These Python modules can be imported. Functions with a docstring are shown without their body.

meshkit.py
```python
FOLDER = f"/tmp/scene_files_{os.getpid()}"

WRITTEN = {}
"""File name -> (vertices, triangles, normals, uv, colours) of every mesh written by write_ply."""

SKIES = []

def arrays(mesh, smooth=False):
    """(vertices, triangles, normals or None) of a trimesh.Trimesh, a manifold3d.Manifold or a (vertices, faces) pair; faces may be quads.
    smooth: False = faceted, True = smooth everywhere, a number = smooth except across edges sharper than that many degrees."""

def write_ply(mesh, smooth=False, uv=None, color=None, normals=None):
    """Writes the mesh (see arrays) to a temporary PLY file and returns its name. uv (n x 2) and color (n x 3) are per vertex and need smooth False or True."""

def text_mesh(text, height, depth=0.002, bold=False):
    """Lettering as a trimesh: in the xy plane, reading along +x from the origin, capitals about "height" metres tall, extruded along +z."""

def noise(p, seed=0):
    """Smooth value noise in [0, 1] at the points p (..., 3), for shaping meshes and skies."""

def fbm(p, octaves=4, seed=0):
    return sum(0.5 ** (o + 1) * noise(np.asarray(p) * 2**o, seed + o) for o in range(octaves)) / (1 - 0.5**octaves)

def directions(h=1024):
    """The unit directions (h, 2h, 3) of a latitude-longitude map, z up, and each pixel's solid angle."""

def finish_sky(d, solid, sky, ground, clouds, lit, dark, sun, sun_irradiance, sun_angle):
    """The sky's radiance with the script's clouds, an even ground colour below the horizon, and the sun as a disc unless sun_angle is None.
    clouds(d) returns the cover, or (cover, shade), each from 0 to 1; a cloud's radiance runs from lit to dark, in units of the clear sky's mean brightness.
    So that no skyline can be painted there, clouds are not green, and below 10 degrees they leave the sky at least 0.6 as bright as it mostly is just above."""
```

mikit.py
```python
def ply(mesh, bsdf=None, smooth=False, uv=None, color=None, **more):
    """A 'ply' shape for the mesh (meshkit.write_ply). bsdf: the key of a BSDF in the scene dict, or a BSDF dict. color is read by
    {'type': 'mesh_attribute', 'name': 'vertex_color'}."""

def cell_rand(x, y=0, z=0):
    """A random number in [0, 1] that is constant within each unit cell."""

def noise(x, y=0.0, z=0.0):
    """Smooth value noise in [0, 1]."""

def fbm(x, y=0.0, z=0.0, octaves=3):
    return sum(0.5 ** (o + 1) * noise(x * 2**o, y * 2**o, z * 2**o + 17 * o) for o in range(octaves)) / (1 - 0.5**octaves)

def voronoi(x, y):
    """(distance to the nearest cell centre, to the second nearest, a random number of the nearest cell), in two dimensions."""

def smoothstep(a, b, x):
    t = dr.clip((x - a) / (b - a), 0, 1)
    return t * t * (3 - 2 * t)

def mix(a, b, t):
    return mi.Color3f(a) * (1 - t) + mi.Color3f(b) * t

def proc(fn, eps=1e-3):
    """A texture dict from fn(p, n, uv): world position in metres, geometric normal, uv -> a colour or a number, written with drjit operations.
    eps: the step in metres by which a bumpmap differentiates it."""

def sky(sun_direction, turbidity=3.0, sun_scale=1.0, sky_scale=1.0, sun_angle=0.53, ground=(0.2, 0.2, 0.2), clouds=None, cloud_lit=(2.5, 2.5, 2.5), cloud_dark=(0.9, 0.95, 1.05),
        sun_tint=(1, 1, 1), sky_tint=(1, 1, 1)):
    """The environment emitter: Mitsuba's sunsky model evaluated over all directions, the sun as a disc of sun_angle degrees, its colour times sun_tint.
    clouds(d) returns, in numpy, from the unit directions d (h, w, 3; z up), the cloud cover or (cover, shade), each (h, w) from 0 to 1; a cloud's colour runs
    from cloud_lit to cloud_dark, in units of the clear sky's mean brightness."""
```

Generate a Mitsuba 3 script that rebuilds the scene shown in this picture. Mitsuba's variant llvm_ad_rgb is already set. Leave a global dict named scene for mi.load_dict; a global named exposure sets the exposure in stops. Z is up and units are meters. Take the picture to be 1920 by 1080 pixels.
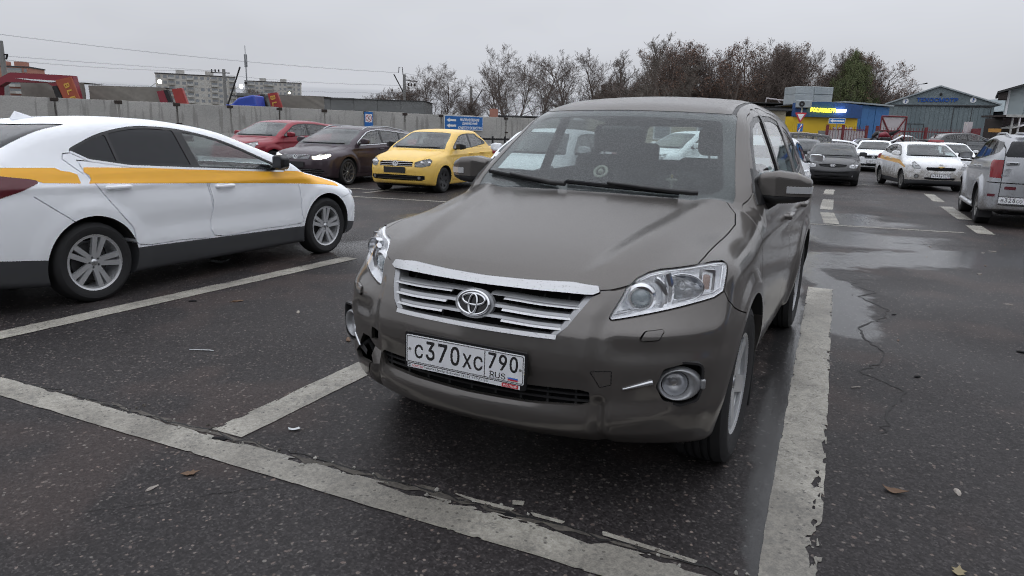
import math, random
import numpy as np, trimesh, manifold3d as m3, shapely
import shapely.geometry as sg
from shapely import affinity
from scipy.interpolate import PchipInterpolator, RectBivariateSpline
from scipy.ndimage import map_coordinates, spline_filter
import drjit as dr, mitsuba as mi
import mikit, meshkit
from mikit import noise, fbm, voronoi, cell_rand, smoothstep, mix

T4 = mi.ScalarTransform4f
scene, labels = {}, {}

# ------------------------------------------------------------------ camera, sky, exposure
CAM_H, PITCH, ROLL = 1.426, math.radians(12.87), math.radians(1.67)
fwd = np.array([0, math.cos(PITCH), -math.sin(PITCH)])
_r, _u = np.array([1.0, 0, 0]), np.cross([1.0, 0, 0], fwd)
up = -math.sin(ROLL) * _r + math.cos(ROLL) * _u
scene['camera'] = {'type': 'perspective', 'fov': 2 * math.degrees(math.atan(960 / 1290.0)), 'fov_axis': 'x', 'near_clip': 0.05, 'far_clip': 3000.0,
                   'to_world': T4().look_at(origin=[0, 0, CAM_H], target=list(np.array([0, 0, CAM_H]) + fwd), up=list(up))}


def cover(d):
    """an even overcast: three times as bright overhead as at the skyline, with faint cloud mottling"""
    q = d[..., 2] + 0.25
    n = meshkit.fbm(np.stack([d[..., 0] / q * 1.3, d[..., 1] / q * 1.3, q * 0], -1), 4, 5)
    lum = (1 + 1.9 * np.clip(d[..., 2] - 0.08, 0, 1)) * (0.86 + 0.28 * n)          # in units of the skyline's brightness
    return np.ones(d.shape[:2]), np.clip((3.0 - lum) / 2.25, 0, 1)


# cloud colour runs from 3.0 (shade 0) to 0.75 (shade 1) times the skyline's tint
scene['sky'] = mikit.sky([0.0, -0.05, 1.0], turbidity=4, sun_scale=0.1, sun_angle=180, clouds=cover, ground=(0.07, 0.07, 0.072), cloud_lit=(2.88, 2.98, 3.22), cloud_dark=(0.715, 0.745, 0.815), sun_tint=(0.86, 1.0, 1.2))
exposure = 2.15
# ------------------------------------------------------------------ naming
def numbered(key):
    if not any(k == key or k.startswith(key + '__') for k in list(scene) + list(labels)):
        return key
    i = 1
    while any(k == f'{key}_{i:03d}' or k.startswith(f'{key}_{i:03d}__') for k in list(scene) + list(labels)):
        i += 1
    return f'{key}_{i:03d}'


USED = set()
EMIT = {}       # materials of what gives off light: radiance


def uniq(key):
    """the key, or the key with the next free three-digit number"""
    k, i = key, 0
    while k in USED:
        i += 1
        k = f'{key}_{i:03d}'
    USED.add(k)
    return k


def thing(name, label, cat, group=None, kind=None):
    k = uniq(name)
    d = {'label': label}
    if cat:
        d['category'] = cat
    if group:
        d['group'] = group
    if kind:
        d['kind'] = kind
    labels[k] = d
    return k


def put(key, mesh, mat, tw=None, smooth=False, label=None, **kw):
    """one entry of the scene; key is made unique at its last segment"""
    k = key if key in labels and key not in scene else uniq(key)
    d = mesh if isinstance(mesh, dict) else mikit.ply(mesh, None, smooth=smooth, **kw)
    d = dict(d)
    d['bsdf'] = {'type': 'ref', 'id': mat}
    if tw is not None:
        d['to_world'] = tw
    scene[k] = d
    if mat in EMIT:
        d['emitter'] = {'type': 'area', 'radiance': {'type': 'rgb', 'value': list(EMIT[mat])}}
    if label:
        labels[k] = {'label': label}
    return k


# ------------------------------------------------------------------ mesh helpers
def pose(x, y, z=0.0, yaw=0.0):
    return T4().translate([x, y, z]).rotate([0, 0, 1], yaw)


def cat(ms):
    ms = [to_tri(m) for m in ms]
    return trimesh.util.concatenate(ms)


def to_tri(m):
    if isinstance(m, trimesh.Trimesh):
        return m
    q = m.to_mesh()
    return trimesh.Trimesh(np.asarray(q.vert_properties)[:, :3], np.asarray(q.tri_verts), process=False)


def to_man(v, f):
    return m3.Manifold(m3.Mesh(vert_properties=np.asarray(v, np.float32), tri_verts=np.asarray(f, np.uint32)))


def box(x0, x1, y0, y1, z0, z1, ch=0.0):
    """a box between two corners, its edges chamfered by ch"""
    if ch <= 0:
        m = trimesh.creation.box([x1 - x0, y1 - y0, z1 - z0])
        m.apply_translation([(x0 + x1) / 2, (y0 + y1) / 2, (z0 + z1) / 2])
        return m
    P = []
    for sx in (0, 1):
        for sy in (0, 1):
            for sz in (0, 1):
                c = np.array([(x0, x1)[sx], (y0, y1)[sy], (z0, z1)[sz]])
                d = np.array([1 - 2 * sx, 1 - 2 * sy, 1 - 2 * sz]) * ch
                P += [c + d * [0, 1, 1], c + d * [1, 0, 1], c + d * [1, 1, 0]]
    return trimesh.convex.convex_hull(np.array(P))


def ext(poly, h):
    """a shapely polygon (or points) extruded along z by h"""
    p = poly if isinstance(poly, sg.base.BaseGeometry) else sg.Polygon(poly)
    gs = [g for g in getattr(p, 'geoms', [p]) if g.geom_type == 'Polygon' and g.area > 1e-9]
    return trimesh.util.concatenate([trimesh.creation.extrude_polygon(g, h, engine='earcut') for g in gs])


def mv(m, M):
    m = m.copy()
    m.apply_transform(M)
    return m


def basis(o, ex, ey, ez):
    M = np.eye(4)
    M[:3, 0], M[:3, 1], M[:3, 2], M[:3, 3] = ex, ey, ez, o
    return M


def tube(pts, r, n=8, caps=True):
    """a tube along the points; r a number or one per point"""
    pts = np.asarray(pts, float)
    r = np.broadcast_to(np.asarray(r, float), len(pts))
    t = np.gradient(pts, axis=0)
    t /= np.linalg.norm(t, axis=1, keepdims=True) + 1e-12
    a = np.array([0, 0, 1.0]) if abs(t[0][2]) < 0.9 else np.array([1.0, 0, 0])
    V = []
    for k in range(len(pts)):
        a = a - t[k] * (a @ t[k])
        a /= np.linalg.norm(a) + 1e-12
        b = np.cross(t[k], a)
        w = np.arange(n) * 2 * np.pi / n
        V.append(pts[k] + r[k] * (np.cos(w)[:, None] * a + np.sin(w)[:, None] * b))
    V = np.vstack(V)
    F = []
    i = np.arange(n)
    for k in range(len(pts) - 1):
        A, B = k * n + i, k * n + (i + 1) % n
        F += [np.stack([A, B, B + n], 1), np.stack([A, B + n, A + n], 1)]
    F = np.vstack(F)
    if caps:
        e = (len(pts) - 1) * n
        V = np.vstack([V, pts[0], pts[-1]])
        F = np.vstack([F, np.stack([(i + 1) % n, i, i * 0 + len(V) - 2], 1), np.stack([e + i, e + (i + 1) % n, i * 0 + len(V) - 1], 1)])
    return trimesh.Trimesh(V, F, process=False)


def lathe(prof, n=48):
    """(r, z) profile revolved about z"""
    return trimesh.creation.revolve(np.array(prof, float), sections=n)


_FONT = {}


def glyphs(text, h, bold=1, sx=1.0):
    """outlines of a line of lettering, capitals h tall, from the origin along +x"""
    import glob
    from PIL import Image, ImageDraw, ImageFont
    key = (text, bold)
    if key not in _FONT:
        font = ImageFont.truetype(glob.glob('/opt/blender-*/*/datafiles/fonts/Inter.woff2')[0], 96)
        x0, y0, x1, y1 = font.getbbox(text, anchor='ls', stroke_width=bold)
        im = Image.new('L', (x1 - x0 + 8, y1 - y0 + 8))
        ImageDraw.Draw(im).text((4 - x0, 4 - y0), text, 255, font, anchor='ls', stroke_width=bold)
        on = np.pad(np.asarray(im) > 127, ((0, 0), (1, 1))).astype(np.int8)
        rows, st = np.nonzero(np.diff(on, axis=1) == 1)
        en = np.nonzero(np.diff(on, axis=1) == -1)[1]
        s = shapely.union_all(shapely.box(st, -rows - 1, en, -rows)).buffer(0.6).buffer(-0.6).simplify(0.6)
        _FONT[key] = affinity.translate(s, -4, 4 - y0)
    s = _FONT[key]
    k = h / 70.0
    return affinity.affine_transform(s, [k * sx, 0, 0, k, 0, 0])


def centred(g):
    a, b, c, d = g.bounds
    return affinity.translate(g, -(a + c) / 2, -(b + d) / 2)


def fit(g, w, h, cx=0.0, cy=0.0):
    a, b, c, d = g.bounds
    g = affinity.translate(g, -(a + c) / 2, -(b + d) / 2)
    return affinity.translate(affinity.scale(g, w / (c - a), h / (d - b), origin=(0, 0)), cx, cy)


# ------------------------------------------------------------------ surface from an implicit function
CORN = np.array([[i, j, k] for i in (0, 1) for j in (0, 1) for k in (0, 1)])
EDG = [(a, b) for a in range(8) for b in range(a + 1, 8) if np.abs(CORN[a] - CORN[b]).sum() == 1]


def snets(F, org, h):
    """surface nets of F = 0: vertices and triangles, outward where F > 0"""
    s = F < 0
    n = s[:-1, :-1, :-1].astype(np.int8) * 0
    for c in CORN:
        n += s[c[0]:s.shape[0] - 1 + c[0], c[1]:s.shape[1] - 1 + c[1], c[2]:s.shape[2] - 1 + c[2]]
    act = (n > 0) & (n < 8)
    idx = np.argwhere(act)
    G = np.stack([F[idx[:, 0] + c[0], idx[:, 1] + c[1], idx[:, 2] + c[2]] for c in CORN], 1)
    acc, cnt = np.zeros((len(idx), 3)), np.zeros((len(idx), 1))
    for a, b in EDG:
        m = (G[:, a] < 0) != (G[:, b] < 0)
        t = G[:, a] / np.where(m, G[:, a] - G[:, b], 1)
        acc += np.where(m[:, None], CORN[a] + t[:, None] * (CORN[b] - CORN[a]), 0)
        cnt += m[:, None]
    V = np.asarray(org) + (idx + acc / np.maximum(cnt, 1)) * h
    num = np.full(act.shape, -1, np.int64)
    num[act] = np.arange(len(idx))
    Q = []
    for ax in range(3):
        u, v = (ax + 1) % 3, (ax + 2) % 3
        a = [slice(None)] * 3
        b = [slice(None)] * 3
        a[ax], b[ax] = slice(0, -1), slice(1, None)
        sa, sb = s[tuple(a)], s[tuple(b)]
        e = np.argwhere(sa != sb)
        e = e[(e[:, u] > 0) & (e[:, v] > 0) & (e[:, u] < s.shape[u] - 1) & (e[:, v] < s.shape[v] - 1)]
        ins = sa[tuple(e.T)]
        du, dv = np.zeros(3, int), np.zeros(3, int)
        du[u], dv[v] = 1, 1
        q = np.stack([num[tuple(x.T)] for x in (e - du - dv, e - dv, e, e - du)], 1)
        q[~ins] = q[~ins][:, ::-1]
        Q.append(q)
    Q = np.vstack(Q)
    d0 = np.linalg.norm(V[Q[:, 0]] - V[Q[:, 2]], axis=1)
    d1 = np.linalg.norm(V[Q[:, 1]] - V[Q[:, 3]], axis=1)
    m = d0 <= d1
    F_ = np.vstack([Q[m][:, [0, 1, 2]], Q[m][:, [0, 2, 3]], Q[~m][:, [0, 1, 3]], Q[~m][:, [1, 2, 3]]])
    return V, F_


def sm(a, b, r):
    """maximum of a and b, rounded over r"""
    h = np.maximum(r - np.abs(a - b), 0) / r
    return np.maximum(a, b) + h * h * r * 0.25


def bump(x, c, w):
    return np.exp(-((x - c) / w) ** 2)


def sstep(a, b, x):
    t = np.clip((x - a) / (b - a), 0, 1)
    return t * t * (3 - 2 * t)


def pc(pts):
    p = np.array(sorted(pts), float)
    g = PchipInterpolator(p[:, 0], p[:, 1])
    lo, hi = p[0, 0], p[-1, 0]
    s0, s1 = float(g.derivative()(lo)), float(g.derivative()(hi))
    v0, v1 = p[0, 1], p[-1, 1]
    return lambda x: np.where(x < lo, v0 + s0 * (x - lo), np.where(x > hi, v1 + s1 * (x - hi), g(np.clip(x, lo, hi))))


class Tab:
    """a smooth function of two variables from a table: rows a, columns b"""

    def __init__(self, a, b, t):
        a, b, t = np.array(a, float), np.array(b, float), np.array(t, float)
        A, B = np.linspace(a[0], a[-1], 80), np.linspace(b[0], b[-1], 80)
        m = PchipInterpolator(a, t, axis=0)(A)
        m = PchipInterpolator(b, m, axis=1)(B)
        self.s = RectBivariateSpline(A, B, m, kx=3, ky=3, s=0)
        self.a, self.b = (a[0], a[-1]), (b[0], b[-1])

    def __call__(self, a, b):
        a, b = np.broadcast_arrays(a, b)
        return self.s.ev(np.clip(a, *self.a).ravel(), np.clip(b, *self.b).ravel()).reshape(a.shape)


class Body:
    """A car body as an implicit solid: below its top, between its flanks, behind its nose, before its tail. x forward from the front axle, y left."""

    def __init__(s, top, W, XF, XR, zb, wb, box, rs=0.06, rf=0.05, rr=0.06, rt=0.07, arch=None, thick=0.022, extra=None, tol=0.0006):
        s.tol = tol
        s.top, s.W, s.XF, s.XR, s.zb, s.wb, s.box = top, W, XF, XR, zb, wb, box
        s.rs, s.rf, s.rr, s.rt, s.arch, s.t, s.extra = rs, rf, rr, rt, arch, thick, extra

    def f(s, x, y, z):
        y = np.abs(y)
        e = 0.004
        t0 = s.top(x, y)
        sl = (s.top(x + e, y) - s.top(x - e, y)) / (2 * e)
        g = (z - t0) / np.sqrt(1 + np.minimum(sl * sl, 6))
        w0 = s.W(x, z)
        sz = (s.W(x, z + e) - s.W(x, z - e)) / (2 * e)
        sx = (s.W(x + e, z) - s.W(x - e, z)) / (2 * e)
        g = sm(g, (y - w0) / np.sqrt(1 + np.minimum(sz * sz, 4) + np.minimum(sx * sx, 4)), s.rt)
        xf = s.XF(y, z)
        sy = (s.XF(y + e, z) - s.XF(y - e, z)) / (2 * e)
        sz = (s.XF(y, z + e) - s.XF(y, z - e)) / (2 * e)
        g = sm(g, (x - xf) / np.sqrt(1 + np.minimum(sy * sy, 9) + np.minimum(sz * sz, 4)), s.rf)
        xr = s.XR(y, z)
        sy = (s.XR(y + e, z) - s.XR(y - e, z)) / (2 * e)
        sz = (s.XR(y, z + e) - s.XR(y, z - e)) / (2 * e)
        g = sm(g, (xr - x) / np.sqrt(1 + np.minimum(sy * sy, 9) + np.minimum(sz * sz, 4)), s.rr)
        g = sm(g, s.zb(x) - z, 0.05)
        if s.extra:
            g = s.extra(g, x, y, z)
        return g

    def fp(s, P):
        """the field at points, from a cubic spline through its grid"""
        return map_coordinates(s.coef, ((P - s.org) / s.h).T, order=3, prefilter=False, mode='nearest')

    def grad(s, P, e=0.002):
        n = len(P)
        Q = np.vstack([P + d for d in np.eye(3) * e] + [P - d for d in np.eye(3) * e])
        v = s.fp(Q).reshape(6, n)
        return ((v[:3] - v[3:]) / (2 * e)).T

    def normals(s, P):
        g = s.grad(P)
        return g / (np.linalg.norm(g, axis=1, keepdims=True) + 1e-9)

    def build(s, h):
        x0, x1, w, z0, z1 = s.box
        ny = int(w / h) + 2
        X, Y, Z = np.arange(x0, x1, h), (np.arange(2 * ny) - ny + 0.5) * h, np.arange(z0, z1, h)
        half = Y[ny:]
        F = s.f(X[:, None, None], half[None, :, None], Z[None, None, :])
        F = np.concatenate([F[:, ::-1], F], 1).astype(np.float32)
        s.org, s.h = np.array([X[0], Y[0], Z[0]]), h
        s.coef = spline_filter(F, order=3, output=np.float32)
        out = []
        for iso in (0.0, -s.t):
            V, T = snets(F - iso, (X[0], Y[0], Z[0]), h)
            for _ in range(2):
                g = s.grad(V)
                st = ((s.fp(V) - iso) / np.maximum((g * g).sum(1), 0.1))[:, None] * g
                V = V - np.clip(st, -h * 0.5, h * 0.5)
            m = to_man(V, T)
            out.append(m.simplify(s.tol))
        s.outer, s.inner = out
        if s.arch:
            for ax, zc, ra, yin in s.arch:
                for sd in (-1, 1):
                    c = lambda r, yi: m3.Manifold.cylinder(1.0, r, r, 64).rotate([-90, 0, 0]).translate([ax, yi if sd > 0 else -yi - 1.0, zc])
                    s.outer = s.outer - c(ra, yin)
                    s.inner = s.inner - c(ra + 0.02, yin - 0.02)
        s.shell = s.outer - s.inner
        return s

    def surf(s, y, z, x0=1.3, x1=-0.2, sgn=1):
        """x of the front (or, with x0 < x1, the rear) surface at the points y, z"""
        y, z = np.broadcast_arrays(np.asarray(y, float), np.asarray(z, float))
        a, b = np.full(y.shape, float(x0)), np.full(y.shape, float(x1))
        for _ in range(40):
            m = (a + b) / 2
            ins = s.fp(np.stack([m, y, z], -1).reshape(-1, 3)).reshape(m.shape) < 0
            b = np.where(ins, m, b)
            a = np.where(ins, a, m)
        return (a + b) / 2

    def flank(s, x, z):
        x, z = np.broadcast_arrays(np.asarray(x, float), np.asarray(z, float))
        a, b = np.full(x.shape, 1.3), np.full(x.shape, 0.1)
        for _ in range(40):
            m = (a + b) / 2
            ins = s.fp(np.stack([x, m, z], -1).reshape(-1, 3)).reshape(m.shape) < 0
            b = np.where(ins, m, b)
            a = np.where(ins, a, m)
        return (a + b) / 2

    def roof(s, x, y):
        x, y = np.broadcast_arrays(np.asarray(x, float), np.asarray(y, float))
        a, b = np.full(x.shape, 2.3), np.full(x.shape, 0.5)
        for _ in range(40):
            m = (a + b) / 2
            ins = s.fp(np.stack([x, y, m], -1).reshape(-1, 3)).reshape(m.shape) < 0
            b = np.where(ins, m, b)
            a = np.where(ins, a, m)
        return (a + b) / 2

    def split(s, man):
        """(skin arrays, lining mesh): the outer faces with exact normals and the cut edges; the faces of the inner wall"""
        q = man.to_mesh()
        V, F = np.asarray(q.vert_properties, float)[:, :3], np.asarray(q.tri_verts)
        C = V[F].mean(1)
        n = np.cross(V[F[:, 1]] - V[F[:, 0]], V[F[:, 2]] - V[F[:, 0]])
        n /= np.linalg.norm(n, axis=1, keepdims=True) + 1e-15
        g = s.normals(C)
        d = s.fp(C)
        al = (n * g).sum(1)
        return V, F, n, (np.abs(d) < 0.006) & (al > 0.6), (np.abs(d + s.t) < 0.01) & (al < -0.5)

    def skin(s, man, push=0.0, edges=True, lining=False):
        V, F, n, o, i = s.split(man)
        parts = []
        Fo = F[o]
        u, inv = np.unique(Fo, return_inverse=True)
        P = V[u]
        N = s.normals(P)
        parts.append((P + N * push, inv.reshape(-1, 3), N))
        liner = np.zeros(len(F), bool)
        if lining and s.arch:                       # the walls of the wheel wells go with the dark lining
            C = V[F].mean(1)
            for ax, zc, ra, yin in s.arch:
                liner |= (np.abs(np.hypot(C[:, 0] - ax, C[:, 2] - zc) - ra) < 0.012) & ~o & ~i
        i = i | liner
        if edges:
            e = ~o & ~i
            Fe = F[e]
            Pe = V[Fe].reshape(-1, 3)
            if push:
                k = np.isin(Fe.ravel(), u)
                Pe = Pe.copy()
                Pe[k] += s.normals(Pe[k]) * push
            parts.append((Pe, np.arange(len(Pe)).reshape(-1, 3), np.repeat(n[e], 3, 0)))
        r = join(parts)
        if not lining:
            return r
        Fi = F[i]
        u, inv = np.unique(Fi, return_inverse=True)
        return r, trimesh.Trimesh(V[u], inv.reshape(-1, 3), process=False)


def join(parts):
    k, VV, FF, NN = 0, [], [], []
    for V, F, N in parts:
        VV.append(V)
        FF.append(F + k)
        NN.append(N)
        k += len(V)
    return np.vstack(VV), np.vstack(FF), np.vstack(NN)


def plyn(vfn):
    V, F, N = vfn
    p = meshkit.write_ply(trimesh.Trimesh(V, F, process=False), normals=N)
    return {'type': 'ply', 'filename': p, 'face_normals': False}


def cs(poly):
    """a manifold cross-section from shapely"""
    p = poly if isinstance(poly, sg.base.BaseGeometry) else sg.Polygon(poly)
    rings = []
    for g in getattr(p, 'geoms', [p]):
        if g.geom_type != 'Polygon' or g.area < 1e-9:
            continue
        g = sg.polygon.orient(g)
        rings.append(np.array(g.exterior.coords)[:-1])
        rings += [np.array(r.coords)[:-1] for r in g.interiors]
    return m3.CrossSection(rings, m3.FillRule.EvenOdd)


def prism(poly, o, ex, ey, lo, hi):
    """2-D polygon in the plane (o, ex, ey), extruded from lo to hi along ex x ey"""
    ex, ey, o = np.asarray(ex, float), np.asarray(ey, float), np.asarray(o, float)
    ez = np.cross(ex, ey)
    M = np.stack([ex, ey, ez, o + ez * lo], 1)
    return m3.Manifold.extrude(cs(poly), hi - lo).transform(M)


def side_prism(poly, lo=0.25, hi=1.3, sd=1):
    """polygon in (x, z) cut into the flank sd = +1 left, -1 right"""
    p = prism(poly, (0, 0, 0), (1, 0, 0), (0, 0, 1), -hi, -lo)
    return p if sd > 0 else p.mirror([0, 1, 0])


def front_prism(poly, lo=-0.3, hi=2.0):
    """polygon in (y, z) along +x"""
    return prism(poly, (0, 0, 0), (0, 1, 0), (0, 0, 1), lo, hi)


def top_prism(poly, lo=0.5, hi=2.5):
    return prism(poly, (0, 0, 0), (1, 0, 0), (0, 1, 0), lo, hi)


def ln(pts, w):
    return sg.LineString(pts).buffer(w / 2, cap_style=2, join_style=1)


def rnd(poly, r):
    p = poly if isinstance(poly, sg.base.BaseGeometry) else sg.Polygon(poly)
    return p.buffer(-r, 6).buffer(2 * r, 6).buffer(-r, 6)


def mirr(p):
    return affinity.scale(p if isinstance(p, sg.base.BaseGeometry) else sg.Polygon(p), -1, 1, origin=(0, 0))
# ------------------------------------------------------------------ materials
def rgb(*c):
    return {'type': 'rgb', 'value': list(c)}


def two(b):
    return {'type': 'twosided', 'bsdf': b}


def pr(col, rough=0.5, **k):
    d = {'type': 'principled', 'base_color': rgb(*col) if isinstance(col, (tuple, list)) else col, 'roughness': rough if not callable(rough) else mikit.proc(rough)}
    d.update(k)
    return two(d)


def paint(key, col, metallic=0.0, rough=0.32, dirt=0.0, cc=1.0, ccg=0.94, dirt_col=(0.16, 0.14, 0.12), top=0.75):
    """car lacquer with road film: grainy splashes, thickest low down where the wheels throw them"""
    def base(p, n, uv):
        c = mi.Color3f(*col)
        if dirt > 0:
            g = 0.55 * fbm(p.x * 9, p.y * 9, p.z * 7, 3) + 0.45 * noise(p.x * 120, p.y * 120, p.z * 90)
            k = smoothstep(0.35, 0.75, g + dirt * smoothstep(top, 0.1, p.z) - 0.25)
            c = mix(c, mi.Color3f(*dirt_col), 0.85 * k)
        return c

    def ro(p, n, uv):
        return rough + 0.12 * (fbm(p.x * 14, p.y * 14, p.z * 14, 2) - 0.5)
    scene[key] = two({'type': 'principled', 'base_color': mikit.proc(base) if dirt > 0 else rgb(*col), 'metallic': metallic, 'roughness': mikit.proc(ro) if dirt > 0 else rough,
                      'specular': 0.5, 'clearcoat': cc, 'clearcoat_gloss': ccg})


def flat(key, col, rough=0.5, **k):
    scene[key] = pr(col, rough, **k)


flat('rubber', (0.022, 0.022, 0.023), 0.75, specular=0.3)
flat('black_plastic', (0.018, 0.018, 0.019), 0.42)
flat('trim_black', (0.012, 0.012, 0.013), 0.25)
flat('matt_black', (0.012, 0.012, 0.013), 0.8, specular=0.2)
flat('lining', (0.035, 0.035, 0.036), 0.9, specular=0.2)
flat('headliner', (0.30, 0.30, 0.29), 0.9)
flat('seat_cloth', (0.045, 0.046, 0.05), 0.9, specular=0.2)
flat('beige_cloth', (0.25, 0.22, 0.18), 0.9, specular=0.2)
flat('dash', (0.03, 0.03, 0.032), 0.6)
flat('mirror_dark', (0.25, 0.26, 0.28), 0.05, metallic=1.0)
flat('chrome', (0.72, 0.73, 0.75), 0.12, metallic=1.0)
flat('chrome_satin', (0.55, 0.56, 0.58), 0.28, metallic=1.0)
flat('silver_plastic', (0.30, 0.305, 0.315), 0.38, metallic=0.6)
flat('alloy', (0.55, 0.56, 0.57), 0.34, metallic=0.65)
flat('alloy_dirty', (0.25, 0.245, 0.235), 0.5, metallic=0.5)
flat('alloy_dark', (0.20, 0.20, 0.205), 0.35, metallic=0.6)
flat('steel_dark', (0.05, 0.05, 0.052), 0.5, metallic=0.4)
flat('plate_white', (0.74, 0.75, 0.77), 0.4)
flat('plate_ink', (0.015, 0.015, 0.016), 0.5)
flat('ink_red', (0.55, 0.04, 0.05), 0.5)
flat('ink_blue', (0.05, 0.14, 0.5), 0.5)
flat('white_plastic', (0.72, 0.73, 0.74), 0.4)
flat('amber', (0.55, 0.16, 0.03), 0.25)
flat('lamp_red', (0.22, 0.012, 0.018), 0.12, clearcoat=1.0)
flat('lamp_red_dark', (0.10, 0.01, 0.018), 0.12, clearcoat=1.0)
flat('lamp_grey', (0.42, 0.44, 0.46), 0.15, metallic=0.5, clearcoat=1.0)
flat('dark_glass', (0.008, 0.009, 0.012), 0.06, specular=0.4)
flat('fog_lens', (0.35, 0.36, 0.37), 0.2, metallic=0.6, clearcoat=1.0)
scene['window_glass'] = {'type': 'thindielectric', 'int_ior': 1.52, 'specular_transmittance': rgb(0.74, 0.82, 0.81)}


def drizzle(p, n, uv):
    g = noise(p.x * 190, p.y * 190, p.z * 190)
    return 0.065 + 0.06 * smoothstep(0.35, 0.8, g) * (0.4 + 0.6 * noise(p.x * 6, p.y * 6, p.z * 6))  # fine drops over an even pale veil that imitates reflected sky


flat('water_film', (0.62, 0.66, 0.68), 0.35)  # pale body of the drops and of the painted sky veil
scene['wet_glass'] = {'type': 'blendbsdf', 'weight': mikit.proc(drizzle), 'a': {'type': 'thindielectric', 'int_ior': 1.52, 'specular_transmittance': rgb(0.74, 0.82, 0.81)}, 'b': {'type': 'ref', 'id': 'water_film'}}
scene['tinted_glass'] = {'type': 'thindielectric', 'int_ior': 1.52, 'specular_transmittance': rgb(0.16, 0.17, 0.18)}
scene['clear_lens'] = {'type': 'thindielectric', 'int_ior': 1.5, 'specular_transmittance': rgb(0.97, 0.97, 0.97)}
scene['lens_ball'] = {'type': 'dielectric', 'int_ior': 1.5}
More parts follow.
